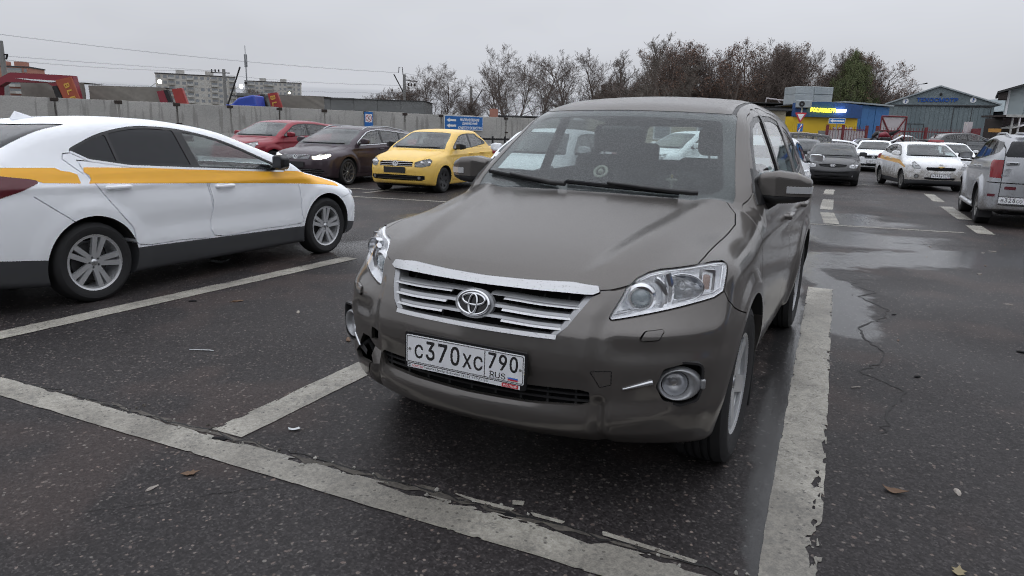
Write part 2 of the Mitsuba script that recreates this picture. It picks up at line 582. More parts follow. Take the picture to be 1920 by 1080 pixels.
# ------------------------------------------------------------------ car parts
def spokes(rim_r, hub_r, n, wi, wo, twin=0.0, turn=0.0, skew=0.0):
    """face of an alloy wheel: rim ring, hub and n spokes (pairs when twin > 0)"""
    P = [sg.Point(0, 0).buffer(hub_r, 24), sg.Point(0, 0).buffer(rim_r, 48).difference(sg.Point(0, 0).buffer(rim_r * 0.93, 48))]
    for k in range(n):
        a = 2 * math.pi * k / n + turn
        for o in ((-twin, twin) if twin else (0,)):
            q = sg.Polygon([(hub_r * 0.5, -wi / 2 + o * 0.35), (rim_r * 0.96, -wo / 2 + o + skew), (rim_r * 0.96, wo / 2 + o + skew), (hub_r * 0.5, wi / 2 + o * 0.35)])
            P.append(affinity.rotate(q, a, origin=(0, 0), use_radians=True))
    s = shapely.union_all(P)
    for k in range(5):
        a = 2 * math.pi * (k + 0.5) / 5 + turn
        s = s.difference(sg.Point(hub_r * 0.66 * math.cos(a), hub_r * 0.66 * math.sin(a)).buffer(0.010, 8))
    return s


YUP = np.array([[1, 0, 0, 0], [0, 0, 1, 0], [0, -1, 0, 0], [0, 0, 0, 1.0]])     # z of the wheel drawing becomes +y (outward)


def wheel_meshes(R, rr, w, face, grooves=True, dish=0.02, n=64):
    h = w / 2
    pr_ = [(rr - 0.012, -h * 0.80), (rr + 0.006, -h * 0.92), (rr + (R - rr) * 0.45, -h * 1.02), (R - 0.028, -h * 0.97), (R - 0.008, -h * 0.84)]
    if grooves:
        for c in (-0.52, -0.18, 0.18, 0.52):
            a = h * 0.84 * c
            g = 0.0055
            pr_ += [(R - 0.001, a - g - 0.002), (R - 0.010, a - g), (R - 0.010, a + g), (R - 0.001, a + g + 0.002)]
    else:
        pr_ += [(R, -h * 0.6), (R, h * 0.6)]
    pr_ += [(R - 0.008, h * 0.84), (R - 0.028, h * 0.97), (rr + (R - rr) * 0.62, h * 1.03), (rr + (R - rr) * 0.6, h * 1.015), (rr + (R - rr) * 0.45, h * 1.02), (rr + 0.006, h * 0.92), (rr - 0.012, h * 0.80)]
    tyre = lathe(pr_, n)
    if grooves:                                     # tread blocks: shallow lateral cuts pressed into the shoulders
        v = tyre.vertices
        r = np.hypot(v[:, 0], v[:, 1])
    barrel = lathe([(rr - 0.004, -h * 0.86), (rr - 0.014, -h * 0.8), (rr - 0.03, -h * 0.1), (rr - 0.022, h * 0.6), (rr - 0.012, h * 0.84), (rr + 0.002, h * 0.9), (rr + 0.006, h * 0.86), (rr - 0.002, h * 0.8), (rr - 0.004, h * 0.5)], n)
    f = ext(face, 0.028)
    f = f.subdivide_to_size(0.05) if len(f.faces) < 4000 else f
    v = f.vertices.copy()
    r = np.hypot(v[:, 0], v[:, 1])
    top = v[:, 2] > 0.014
    v[:, 2] += h * 0.86 - 0.030 - dish * np.clip(1 - r / rr, 0, 1) * 1.6
    v[top, 2] -= 0.0
    f = trimesh.Trimesh(v, f.faces, process=False)
    disc = lathe([(0.0, 0.0), (rr * 0.66, 0.0), (rr * 0.66, 0.012), (rr * 0.3, 0.014), (rr * 0.28, 0.03), (0.0, 0.03)], 32)
    return [mv(m, YUP) for m in (tyre, cat([barrel, f]), disc)]


_WH = {}


def put_wheels(car, TW, pts, R, rr, w, face, mat='alloy', grooves=False, dish=0.02, cap='chrome_satin', n=48, steer=0):
    key = (R, rr, w, face.area, grooves, dish, n)
    if key not in _WH:
        _WH[key] = [mikit.ply(m, None, smooth=a) for m, a in zip(wheel_meshes(R, rr, w, face, grooves, dish, n), (40, 35, 40))]
        c = lathe([(0, 0.012), (0.018, 0.011), (0.027, 0.004), (0.028, 0)], 20)
        _WH[key].append(mikit.ply(mv(mv(c, trimesh.transformations.translation_matrix([0, 0, w / 2 * 0.86 - 0.004 - dish * 1.6])), YUP), None, smooth=40))
    ty, ri, di, ca = _WH[key]
    for k, (x, y) in enumerate(pts):
        wk = uniq(f'{car}__wheel')
        M = TW @ T4().translate([x, y, R - 0.004])
        if steer and x == 0:
            M = M @ T4().rotate([0, 0, 1], steer)
        if y < 0:
            M = M @ T4().rotate([0, 0, 1], 180)
        M = M @ T4().rotate([0, 1, 0], 17 + 31 * k)
        put(f'{wk}__tyre', ty, 'rubber', M)
        put(f'{wk}__rim', ri, mat, M)
        put(f'{wk}__brake_disc', di, 'steel_dark', M)
        put(f'{wk}__hub_cap', ca, cap, M)


def plate_parts(car, o, ey, ez, TW, text=None, region=None, frame='black_plastic', name='number_plate', lower=None, scale=1.0):
    """a 52 x 11.2 cm plate: o its centre, ey to the reader's right, ez up (car coordinates)"""
    ey, ez = np.array(ey, float), np.array(ez, float)
    ey /= np.linalg.norm(ey)
    ez = ez - ey * (ez @ ey)
    ez /= np.linalg.norm(ez)
    ex = np.cross(ey, ez)
    M = basis(o, ey, ez, ex)
    k = uniq(f'{car}__{name}')
    S = lambda m: mv(m, M)
    fr = rnd(sg.box(-0.268, -0.078 if lower else -0.066, 0.268, 0.066), 0.008)
    put(f'{k}__frame', S(cat([ext(fr, 0.012)])), frame, TW)
    pl = rnd(sg.box(-0.26, -0.056, 0.26, 0.056), 0.006)
    put(f'{k}__plate', S(mv(ext(pl, 0.003), trimesh.transformations.translation_matrix([0, 0, 0.0125]))), 'plate_white', TW)
    if text is None:
        return k
    up = lambda g, d=0.0157, t=0.0006: S(mv(ext(g, t), trimesh.transformations.translation_matrix([0, 0, d])))
    G = [rnd(sg.box(-0.257, -0.053, 0.257, 0.053), 0.006).difference(rnd(sg.box(-0.2545, -0.0505, 0.2545, 0.0505), 0.005)), sg.box(0.0945, -0.052, 0.0975, 0.052)]
    xs = [-0.2, -0.146, -0.090, -0.034, 0.020, 0.068]
    for c, x in zip(text, xs):
        d = c.isdigit()
        G.append(fit(glyphs(c, 0.07, 2), 0.041 if d else 0.039, 0.076 if d else 0.056, x, 0.004 if d else -0.006))
    for i, c in enumerate(region):
        G.append(fit(glyphs(c, 0.05, 2), 0.034 if c != '1' else 0.016, 0.062, 0.128 + 0.045 * i, 0.016))
    G.append(fit(glyphs('RUS', 0.02, 1), 0.066, 0.023, 0.152, -0.036))
    put(f'{k}__lettering', up(shapely.union_all(G)), 'plate_ink', TW)
    put(f'{k}__flag', up(sg.box(0.195, -0.047, 0.237, -0.029), 0.0157), 'white_plastic', TW)
    put(f'{k}__flag_stripe', up(sg.box(0.195, -0.041, 0.237, -0.035), 0.0161), 'ink_blue', TW)
    put(f'{k}__flag_stripe', up(sg.box(0.195, -0.047, 0.237, -0.041), 0.0161), 'ink_red', TW)
    put(f'{k}__bolt', up(shapely.union_all([sg.Point(-0.243, 0).buffer(0.005, 8), sg.Point(0.246, 0.0).buffer(0.005, 8)]), 0.0155, 0.003), 'alloy_dirty', TW)
    return k


def blob(pts, r, sub=16):
    """hull of spheres: pts (n, 3), r one radius or many"""
    r = np.broadcast_to(r, len(pts))
    out = None
    V = []
    s = trimesh.creation.icosphere(2, 1.0).vertices
    for p, q in zip(pts, r):
        V.append(s * q + np.asarray(p, float))
    return trimesh.convex.convex_hull(np.vstack(V))


def rbox(x0, x1, y0, y1, z0, z1, r):
    return blob([(x, y, z) for x in (x0 + r, x1 - r) for y in (y0 + r, y1 - r) for z in (z0 + r, z1 - r)], r)


def seat_mesh(x, y, zf, w=0.5, lean=0.25, rest=True):
    """front seat facing +x: cushion at x, floor height zf"""
    c = rbox(x - 0.28, x + 0.26, y - w / 2, y + w / 2, zf + 0.12, zf + 0.32, 0.06)
    b = rbox(-0.07, 0.07, -w / 2, w / 2, 0.0, 0.62, 0.06)
    b.apply_transform(trimesh.transformations.rotation_matrix(-lean, [0, 1, 0]))
    b.apply_translation([x - 0.30, y, zf + 0.26])
    tx, tz = x - 0.30 - math.sin(lean) * 0.66, zf + 0.26 + math.cos(lean) * 0.66
    ms = [c, b]
    if rest:
        h = rbox(tx - 0.06, tx + 0.05, y - 0.14, y + 0.14, tz - 0.02, tz + 0.17, 0.05)
        ms += [h, tube([(tx, y - 0.06, tz - 0.1), (tx, y - 0.06, tz + 0.02)], 0.007), tube([(tx, y + 0.06, tz - 0.1), (tx, y + 0.06, tz + 0.02)], 0.007)]
    return cat(ms)


def ring(o, u, v, ru, rv, r, n=40, m=8, a0=0.0, a1=2 * math.pi, flatten=1.0):
    """elliptic torus in the plane u, v"""
    a = np.linspace(a0, a1, n + 1)
    P = np.asarray(o, float) + np.cos(a)[:, None] * np.asarray(u, float) * ru + np.sin(a)[:, None] * np.asarray(v, float) * rv
    return tube(P, r, m, caps=(a1 - a0) < 6.28)


def boundary_wall(V, F, d):
    """faces joining the rim of a sheet to the same rim moved by d"""
    e = np.sort(F[:, [0, 1, 1, 2, 2, 0]].reshape(-1, 2), axis=1)
    u, inv, cnt = np.unique(e, axis=0, return_inverse=True, return_counts=True)
    raw = F[:, [0, 1, 1, 2, 2, 0]].reshape(-1, 2)
    b = raw[cnt[inv.ravel()] == 1]
    A, B = V[b[:, 0]], V[b[:, 1]]
    n = len(b)
    P = np.vstack([A, B, B + d, A + d])
    i = np.arange(n)
    return trimesh.Trimesh(P, np.vstack([np.stack([i, i + n, i + 2 * n], 1), np.stack([i, i + 2 * n, i + 3 * n], 1)]), process=False)


def sheet(B, man):
    """outer faces only of a piece of shell"""
    V, F, n, o, i = B.split(man)
    u, inv = np.unique(F[o], return_inverse=True)
    return V[u], inv.reshape(-1, 3)


def smoothpoly(pts, n=8):
    """closed Catmull-Rom through the points"""
    P = np.array(pts, float)
    N = len(P)
    out = []
    for i in range(N):
        a, b, c, d = P[i - 1], P[i], P[(i + 1) % N], P[(i + 2) % N]
        for t in np.linspace(0, 1, n, endpoint=False):
            out.append(0.5 * (2 * b + (c - a) * t + (2 * a - 5 * b + 4 * c - d) * t * t + (3 * b - a - 3 * c + d) * t ** 3))
    return sg.Polygon(out).buffer(0)
# ------------------------------------------------------------------ ground: wet asphalt, markings, cracks, litter
def seg_d(p, pts):
    """distance in plan to a polyline"""
    d = mi.Float(1e3)
    for (ax, ay), (bx, by) in zip(pts[:-1], pts[1:]):
        vx, vy = bx - ax, by - ay
        t = dr.clip(((p.x - ax) * vx + (p.y - ay) * vy) / (vx * vx + vy * vy), 0, 1)
        d = dr.minimum(d, dr.sqrt(dr.square(p.x - ax - t * vx) + dr.square(p.y - ay - t * vy)))
    return d


def stones(p):
    """chips of pale stone showing in the worn surface: (amount, tone)"""
    wx, wy = p.x + 0.008 * noise(p.x * 60, p.y * 60), p.y + 0.008 * noise(p.x * 60 + 9, p.y * 60)
    a = voronoi(wx * 46, wy * 46)
    b = voronoi(wx * 110 + 5, wy * 110)
    dens = smoothstep(0.25, 0.75, fbm(p.x * 0.9, p.y * 0.9, 3.0, 3))
    sz = 0.26 + 0.22 * noise(p.x * 3.1 + 7, p.y * 3.1) * (a[2] - 0.86) / 0.14
    k = dr.select(a[2] > 0.935 - 0.11 * dens, smoothstep(sz, sz - 0.08, a[0]), 0.0) * (0.35 + 0.65 * noise(p.x * 29 + 2, p.y * 29))
    k2 = dr.select(b[2] > 0.90 - 0.10 * dens, smoothstep(0.36, 0.26, b[0]), 0.0) * (0.2 + 0.8 * noise(p.x * 47, p.y * 47))
    return k, k2, a[2], b[2]


def wet(p):
    """standing water: along the stripe beside the car, across the drive, and in hollows"""
    j = 0.22 * (fbm(p.x * 2.3, p.y * 2.3, 1.0, 4) - 0.5) + 0.10 * (noise(p.x * 11, p.y * 11) - 0.5)
    w = smoothstep(0.03, -0.02, seg_d(p, [(0.80, 1.85), (1.05, 2.45), (1.45, 3.5), (1.95, 4.65), (2.35, 5.6), (2.85, 6.9)]) - 0.085 + j * 0.55)
    w = dr.maximum(w, smoothstep(0.05, -0.04, seg_d(p, [(2.62, 5.1), (2.95, 5.9), (3.25, 6.8), (3.3, 8.0)]) - 0.20 + j))
    w = dr.maximum(w, smoothstep(0.10, -0.10, seg_d(p, [(3.6, 8.2), (5.6, 8.7), (8.0, 9.2)]) - 0.55 + j * 2.4))
    w = dr.maximum(w, smoothstep(0.10, -0.08, seg_d(p, [(4.6, 11.4), (5.2, 13.0), (6.4, 15.2)]) - 0.5 + j * 2.0))
    h = fbm(p.x * 0.33 + 4.2, p.y * 0.33 + 1.3, 0.0, 4)
    far = smoothstep(6.5, 9.5, p.y)
    w = dr.maximum(w, smoothstep(0.56, 0.64, h) * far * smoothstep(9.6, 8.4, p.x))
    return w


def asphalt_mats():
    def col(p, n, uv):
        k, k2, r, r2 = stones(p)
        t = fbm(p.x * 0.7, p.y * 0.7, 0.0, 3)
        g = noise(p.x * 260, p.y * 260) * 0.6 + noise(p.x * 90, p.y * 90) * 0.4
        c = mix(mi.Color3f(0.0165, 0.0148, 0.0150), mi.Color3f(0.030, 0.0268, 0.0270), t) * (0.35 + 0.75 * g + 0.85 * r2 * r2 + 0.25 * r)
        c = mix(c, mi.Color3f(0.055, 0.040, 0.036) * (0.6 + 0.8 * g), 0.5 * smoothstep(0.55, 0.75, fbm(p.x * 1.7 + 8, p.y * 1.7, 0.0, 3)))
        tone = mix(mi.Color3f(0.21, 0.20, 0.185), mi.Color3f(0.27, 0.20, 0.17), noise(p.x * 31, p.y * 31))
        c = mix(c, tone * (0.35 + 0.6 * noise(p.x * 23 + 3, p.y * 23)), k)
        return mix(c, mi.Color3f(0.10, 0.095, 0.09), k2 * 0.5)

    def hgt(p, n, uv):
        k, k2, r, r2 = stones(p)
        return 0.0006 * noise(p.x * 170, p.y * 170) + 0.0010 * noise(p.x * 60, p.y * 60) + 0.0005 * (k + k2)

    def ro(p, n, uv):
        return 0.33 + 0.30 * fbm(p.x * 0.8 + 2, p.y * 0.8, 2.0, 3) + 0.10 * noise(p.x * 140, p.y * 140)
    scene['asphalt_damp'] = {'type': 'bumpmap', 'arbitrary': mikit.proc(hgt, 0.0012), 'scale': 1.0,
                             'bsdf': {'type': 'principled', 'base_color': mikit.proc(col), 'roughness': mikit.proc(ro), 'specular': 0.2}}

    def colw(p, n, uv):
        k, k2, r, r2 = stones(p)
        g = noise(p.x * 240, p.y * 240)
        return mix(mi.Color3f(0.016, 0.016, 0.017), mi.Color3f(0.028, 0.027, 0.027), g) + 0.05 * k

    def hw(p, n, uv):
        return 0.0010 * noise(p.x * 9, p.y * 9) + 0.0003 * noise(p.x * 60, p.y * 60)
    scene['asphalt_wet'] = {'type': 'bumpmap', 'arbitrary': mikit.proc(hw, 0.004), 'scale': 1.0,
                            'bsdf': {'type': 'principled', 'base_color': mikit.proc(colw), 'roughness': 0.18, 'specular': 0.42}}
    scene['asphalt'] = two({'type': 'blendbsdf', 'weight': mikit.proc(lambda p, n, uv: wet(p) * 0.92), 'a': {'type': 'ref', 'id': 'asphalt_damp'}, 'b': {'type': 'ref', 'id': 'asphalt_wet'}})

    def pcol(p, n, uv):
        t = fbm(p.x * 3, p.y * 3, 0.0, 4)
        c = mix(mi.Color3f(0.195, 0.183, 0.160), mi.Color3f(0.325, 0.308, 0.268), smoothstep(0.25, 0.7, t))
        g = noise(p.x * 75, p.y * 75) * 0.5 + noise(p.x * 210, p.y * 210) * 0.5
        c = c * (0.62 + 0.65 * g)
        dirt = smoothstep(0.50, 0.75, fbm(p.x * 21, p.y * 21, 2.0, 4) * 0.7 + 0.3 * noise(p.x * 150, p.y * 150))
        c = mix(c, mi.Color3f(0.12, 0.115, 0.105), dirt * 0.5)
        k = dr.select(voronoi(p.x * 40, p.y * 40)[2] > 0.90, 1.0, 0.0) * smoothstep(0.3, 0.2, voronoi(p.x * 40, p.y * 40)[0])
        return mix(c, mi.Color3f(0.07, 0.066, 0.06), k * 0.7)
    scene['line_paint'] = two({'type': 'bumpmap', 'arbitrary': mikit.proc(lambda p, n, uv: 0.0016 * noise(p.x * 70, p.y * 70) + 0.0008 * noise(p.x * 190, p.y * 190), 0.0012), 'scale': 1.0,
                               'bsdf': {'type': 'principled', 'base_color': mikit.proc(pcol), 'roughness': 0.55, 'specular': 0.4}})
    scene['rubble'] = pr(mikit.proc(lambda p, n, uv: mix(mi.Color3f(0.035, 0.031, 0.028), mi.Color3f(0.105, 0.094, 0.08), noise(p.x * 90, p.y * 90) * 0.6 + 0.4 * noise(p.x * 22, p.y * 22))), 0.8)
    flat('crack', (0.016, 0.0152, 0.0148), 0.7)
    flat('earth', (0.07, 0.062, 0.048), 0.95)
    flat('leaf_brown', (0.11, 0.06, 0.03), 0.6)
    flat('leaf_pale', (0.22, 0.18, 0.10), 0.6)
    flat('paper', (0.52, 0.54, 0.55), 0.6)
    flat('twig_pale', (0.30, 0.27, 0.24), 0.7)
    flat('chip_pale', (0.30, 0.29, 0.26), 0.8)


asphalt_mats()


def sheet_mesh(poly, z):
    p = poly if isinstance(poly, sg.base.BaseGeometry) else sg.Polygon(poly)
    V, F, k = [], [], 0
    for gm in getattr(p, 'geoms', [p]):
        if gm.geom_type != 'Polygon' or gm.area < 1e-6:
            continue
        v, f = trimesh.creation.triangulate_polygon(gm, engine='earcut')
        V.append(np.column_stack([v, np.full(len(v), z)]))
        f = np.asarray(f)
        a = v[f]
        s = np.cross(a[:, 1] - a[:, 0], a[:, 2] - a[:, 0])
        f[s < 0] = f[s < 0][:, ::-1]
        F.append(f + k)
        k += len(v)
    return trimesh.Trimesh(np.vstack(V), np.vstack(F), process=False)


def struct(name, mesh, mat, label=None, **kw):
    k = uniq(name)
    labels[k] = {'kind': 'structure'}
    if label:
        labels[k]['label'] = label
    return put(k, mesh, mat, **kw)


struct('ground', sheet_mesh([(-1500, -300), (1500, -300), (1500, 2000), (-1500, 2000)], -0.03), 'earth')
struct('parking_lot', sheet_mesh([(-45, -40), (70, -40), (70, 60), (20, 80), (4, 60), (-26, 36.6), (-45, 24)], 0.0), 'asphalt')


def ragged(a, b, w0, w1, amp=0.012, seed=0, step=0.02, eat=None):
    """painted stripe from a to b, w0 wide at a and w1 at b, with worn edges; eat(t, side) takes more off"""
    a, b = np.array(a, float), np.array(b, float)
    L = np.linalg.norm(b - a)
    u = (b - a) / L
    nrm = np.array([-u[1], u[0]])
    n = max(4, int(L / step))
    t = np.linspace(0, 1, n)
    out = []
    for sd in (1, -1):
        e = meshkit.fbm(np.stack([t * L * 9 + seed * 7.7, np.full(n, sd * 3.3 + seed), t * 0], -1), 4, seed) - 0.5
        c = (w0 + (w1 - w0) * t) / 2 + 2 * amp * e
        if eat is not None:
            c = c - np.array([eat(x, sd) for x in t])
        out.append(a + u * (t[:, None] * L) + nrm * (sd * np.maximum(c, 0.004))[:, None])
    return sg.Polygon(np.vstack([out[0], out[1][::-1]])).buffer(0)


def line_mark(poly, z=0.004):
    return put(uniq('parking_lot__painted_line'), sheet_mesh(poly, z), 'line_paint')


def chipped(poly, a, b, n, side, reach, size, seed, lo=0.0, hi=1.0):
    """flakes broken out of a stripe along one edge between the fractions lo and hi of its run a-b"""
    rs = np.random.RandomState(seed)
    a, b = np.array(a, float), np.array(b, float)
    u = (b - a) / np.linalg.norm(b - a)
    nn = np.array([-u[1], u[0]])
    bits = []
    for _ in range(n):
        p = a + (b - a) * rs.uniform(lo, hi) + nn * side * (reach[0] + (reach[1] - reach[0]) * rs.rand())
        m = rs.randint(7, 12)
        w = np.sort(rs.rand(m)) * 6.283
        r = size * rs.uniform(.35, 1.3) * rs.uniform(.55, 1.25, m)
        q = np.stack([r * np.cos(w) * rs.uniform(1.6, 4.5), .8 * r * np.sin(w)], 1)
        bits.append(sg.Polygon(p + q[:, :1] * u + q[:, 1:] * nn).buffer(0))
    return poly.difference(shapely.union_all(bits)).buffer(-.0015).buffer(.0015)


# the long stripe across the near foreground, its far edge broken away
A, B_ = (-4.4, 4.235), (1.30, 1.666)
q = ragged(A, B_, 0.15, 0.19, 0.006, 1)
q = chipped(q, A, B_, 70, 1, (.078, .105), .014, 5)
q = chipped(q, A, B_, 24, 1, (.075, .105), .026, 6, .30, .98)
q = chipped(q, A, B_, 7, 1, (.075, .10), .036, 8, .55, .95)
q = chipped(q, A, B_, 30, -1, (.085, .10), .010, 7)
line_mark(q)
line_mark(chipped(ragged((-1.32, 2.99), (0.55, 7.05), 0.19, 0.19, 0.006, 2), (-1.32, 2.99), (.55, 7.05), 30, 1, (.08, .10), .014, 3))                       # bay line under the car
A, B_ = (0.755, 1.60), (3.035, 6.62)
q = ragged(A, B_, 0.19, 0.225, 0.006, 3)
q = chipped(q, A, B_, 60, -1, (.095, .12), .018, 9)
q = chipped(q, A, B_, 40, 1, (.10, .12), .014, 10)
q = chipped(q, A, B_, 14, -1, (.055, .085), .016, 11, .11, .25)
q = chipped(q, A, B_, 7, -1, (.085, .11), .028, 12, .05, .22)
line_mark(q)
line_mark(chipped(ragged((-5.47, 0.32), (-1.80, 7.50), 0.19, 0.19, 0.006, 4), (-5.47, .32), (-1.8, 7.50), 30, 1, (.08, .10), .014, 13))                       # bay line beside the white car
line_mark(ragged((1.20, 12.95), (7.40, 11.27), 0.10, 0.09, 0.010, 5))
for a, b in (((5.54, 11.98), (6.30, 13.9)), ((6.55, 14.5), (7.70, 17.0)), ((7.7, 11.17), (8.25, 12.35)), ((8.70, 13.3), (9.98, 16.0)), ((10.6, 17.3), (11.8, 19.8)), ((8.4, 18.6), (9.3, 20.5))):
    line_mark(ragged(a, b, 0.25, 0.25, 0.014, int(a[0] * 10)))
for a, b in (((-5.6, 14.9), (0.9, 13.2)), ((-4.6, 16.5), (-2.0, 15.55)), ((-3.3, 15.15), (-1.8, 19.0)), ((7.5, 24.0), (15.5, 22.3)), ((-6.2, 16.4), (-4.6, 20.0)), ((0.6, 14.0), (2.2, 17.6))):
    line_mark(ragged(a, b, 0.11, 0.11, 0.012, int(abs(a[0]) * 13)))


def crack(pts, w, seed, key='parking_lot__crack', mat='crack', z=0.003, amp=0.03):
    rs = np.random.RandomState(seed)
    P = np.array(pts, float)
    out = [P[0]]
    for a, b in zip(P[:-1], P[1:]):
        n = max(2, int(np.linalg.norm(b - a) / 0.05))
        for i in range(1, n + 1):
            out.append(a + (b - a) * i / n + rs.normal(0, amp * 0.4, 2) * (i < n))
    out = np.array(out)
    ws = w * (0.4 + 1.2 * rs.rand(len(out)))
    ws[0] = ws[-1] = w * 0.2
    d = np.gradient(out, axis=0)
    d /= np.linalg.norm(d, axis=1, keepdims=True)
    nn = np.stack([-d[:, 1], d[:, 0]], 1)
    put(uniq(key), sheet_mesh(sg.Polygon(np.vstack([out + nn * ws[:, None] / 2, (out - nn * ws[:, None] / 2)[::-1]])).buffer(0), z), mat)


crack([(3.62, 7.10), (3.45, 6.85), (3.52, 6.5), (3.25, 6.3), (3.28, 5.8), (3.05, 5.5), (2.72, 5.2), (2.62, 4.9), (2.60, 4.6), (2.42, 4.3), (2.22, 4.15), (2.32, 3.8), (2.05, 3.5), (1.86, 3.2)], 0.012, 1)
crack([(3.62, 7.12), (4.4, 7.15), (5.6, 6.9), (6.6, 6.75), (8.5, 6.2)], 0.008, 2, amp=0.02)
edge = lambda x, o: (x, 3.6 - 0.444 * (x + 2.83) + o)
crack([edge(x, o) for x, o in zip((-2.75, -2.3, -1.9, -1.45, -1.1, -0.75, -0.4, -0.05, 0.3, 0.65, 0.95), (.02, .045, .03, .05, .03, .055, .05, .03, .045, .03, .02))], 0.011, 3, amp=0.03)
crack([edge(x, .035) for x in (-2.2, -1.8, -1.4, -1.05)], 0.022, 33, 'parking_lot__broken_edge', 'rubble', 0.0024, 0.03)
crack([edge(x, .03) for x in (-0.95, -0.6, -0.2, 0.2, 0.6)], 0.030, 34, 'parking_lot__broken_edge', 'rubble', 0.0024, 0.035)
crack([(-1.6, 2.28), (-1.2, 2.42), (-0.9, 2.55)], 0.003, 4, amp=0.02)
crack([(-2.9, 4.35), (-2.5, 4.62), (-1.9, 4.95)], 0.004, 5, amp=0.02)
crack([(-0.55, 3.6), (-0.35, 3.75), (-0.15, 3.83)], 0.004, 6, amp=0.01)
crack([(5.5, 9.9), (6.5, 9.75), (8.2, 9.3)], 0.02, 7, amp=0.03)
crack([(4.9, 18.2), (7.2, 17.6), (9.5, 17.0)], 0.03, 8, amp=0.04)
# broken bits of paint and stone along the crumbled edge
rs = np.random.RandomState(4)
chips, chipsd = [], []
for i in range(110):
    t = rs.rand()
    p = np.array([-2.6, 3.53]) + t * (np.array([1.0, 1.93]) - np.array([-2.6, 3.53])) + rs.normal(0, 0.03, 2)
    s = 0.003 + 0.006 * rs.rand() ** 2
    m = trimesh.creation.icosphere(1, 1.0)
    m.vertices *= rs.uniform(0.6, 1.4, 3) * s * (1 + 0.25 * rs.randn(len(m.vertices), 1))
    m.apply_translation([p[0], p[1], s * 0.3])
    (chips if rs.rand() < 0.45 else chipsd).append(m)
for mm, mt, nm in ((chips, 'chip_pale', 'pale_grit'), (chipsd, 'rubble', 'dark_grit')):
    k = put(uniq(f'parking_lot__{nm}'), cat(mm), mt, smooth=False)
    labels[k] = {'kind': 'stuff'}
for pts in ([(-0.20, 2.50), (-0.12, 2.46), (0.03, 2.40), (0.02, 2.388), (-0.12, 2.445)], [(0.10, 2.375), (0.22, 2.32), (0.21, 2.31), (0.11, 2.355)], [(0.36, 2.26), (0.66, 2.10), (0.65, 2.09), (0.36, 2.24)], [(0.03, 2.46), (0.07, 2.455), (0.065, 2.43), (0.03, 2.435)]):
    line_mark(sg.Polygon(pts).buffer(0.004), 0.0045)


# litter: every scrap its own thing
def scrap(name, x, y, pts, mat, label, cat_, z=0.006, curl=0.006, ang=0.0, group=None):
    pts = np.array(pts, float)
    c, s = math.cos(ang), math.sin(ang)
    P = pts @ np.array([[c, s], [-s, c]])
    p = sg.Polygon(P)
    v, f = trimesh.creation.triangulate_polygon(p, engine='earcut')
    m = trimesh.Trimesh(np.column_stack([v, np.zeros(len(v))]), f, process=False).subdivide().subdivide()
    q = m.vertices
    r = np.hypot(q[:, 0], q[:, 1])
    q[:, 2] = z + curl * (r / r.max()) ** 2 + 0.15 * curl * np.sin(q[:, 0] * 90)
    low = m.copy()
    low.vertices[:, 2] -= 0.0012
    low.invert()
    m = cat([m, low])
    m.apply_translation([x, y, 0])
    k = thing(name, label, cat_, group)
    put(k, m, mat, smooth=True)


LEAF = [(-.5, 0), (-.30, .16), (-.12, .30), (-.02, .17), (.16, .33), (.22, .13), (.5, .03), (.26, -.10), (.17, -.32), (-.02, -.17), (-.14, -.28), (-.3, -.13)]
OVAL = [(-.5, 0), (-.3, .16), (0, .21), (.3, .13), (.52, 0), (.3, -.14), (0, -.2), (-.3, -.15)]
lf = lambda P, s: [(a * s, b * s) for a, b in P]
scrap('fallen_leaf', -1.31, 2.60, lf(LEAF, .075), 'leaf_brown', 'reddish brown leaf lying on the near edge of the foreground stripe', 'leaf', ang=.4)
scrap('fallen_leaf', 1.62, 2.62, lf(OVAL, .10), 'leaf_brown', 'curled brown leaf on the asphalt right of the broken white stripe', 'leaf', ang=-.5, curl=.02)
scrap('fallen_leaf', 1.55, 2.08, lf(LEAF, .07), 'leaf_pale', 'pale yellowish leaf nearest the lower right corner beside the stripe', 'leaf', ang=.9)
scrap('fallen_leaf', 4.5, 5.65, lf(OVAL, .11), 'leaf_brown', 'dark leaf lying far out on the open asphalt beyond the crack', 'leaf', ang=.1, curl=.02)
scrap('paper_scrap', -3.06, 7.02, [(-.10, -.045), (.09, -.06), (.11, .05), (-.08, .06)], 'paper', 'crumpled white paper scrap beside the white car sill', 'litter', curl=.03, ang=.2)
scrap('paper_scrap', -1.02, 3.05, [(-.025, -.01), (.03, -.015), (.02, .012), (-.03, .01)], 'paper', 'small white scrap lying under the crossover bumper', 'litter', curl=.01, ang=.2)
for (x, y, l, a, lab) in ((-1.97, 4.18, .16, -.05, 'thin white stick lying flat between the two left bay lines'), (2.78, 3.05, .15, -.35, 'pale straight twig lying at right on the open asphalt'), (3.4, 4.2, .06, -.1, 'short pale twig on the asphalt beyond the long pale one'), (2.05, 3.85, .06, .2, 'short twig close to the crack right of the thick stripe')):
    k = thing('twig', lab, 'twig')
    put(k, tube([(x - l / 2 * math.cos(a), y - l / 2 * math.sin(a), .006), (x + .1 * l, y + .004, .007), (x + l / 2 * math.cos(a), y + l / 2 * math.sin(a), .006)], .0032, 6), 'paper' if 'white' in lab else 'twig_pale', smooth=40)
rs = np.random.RandomState(12)
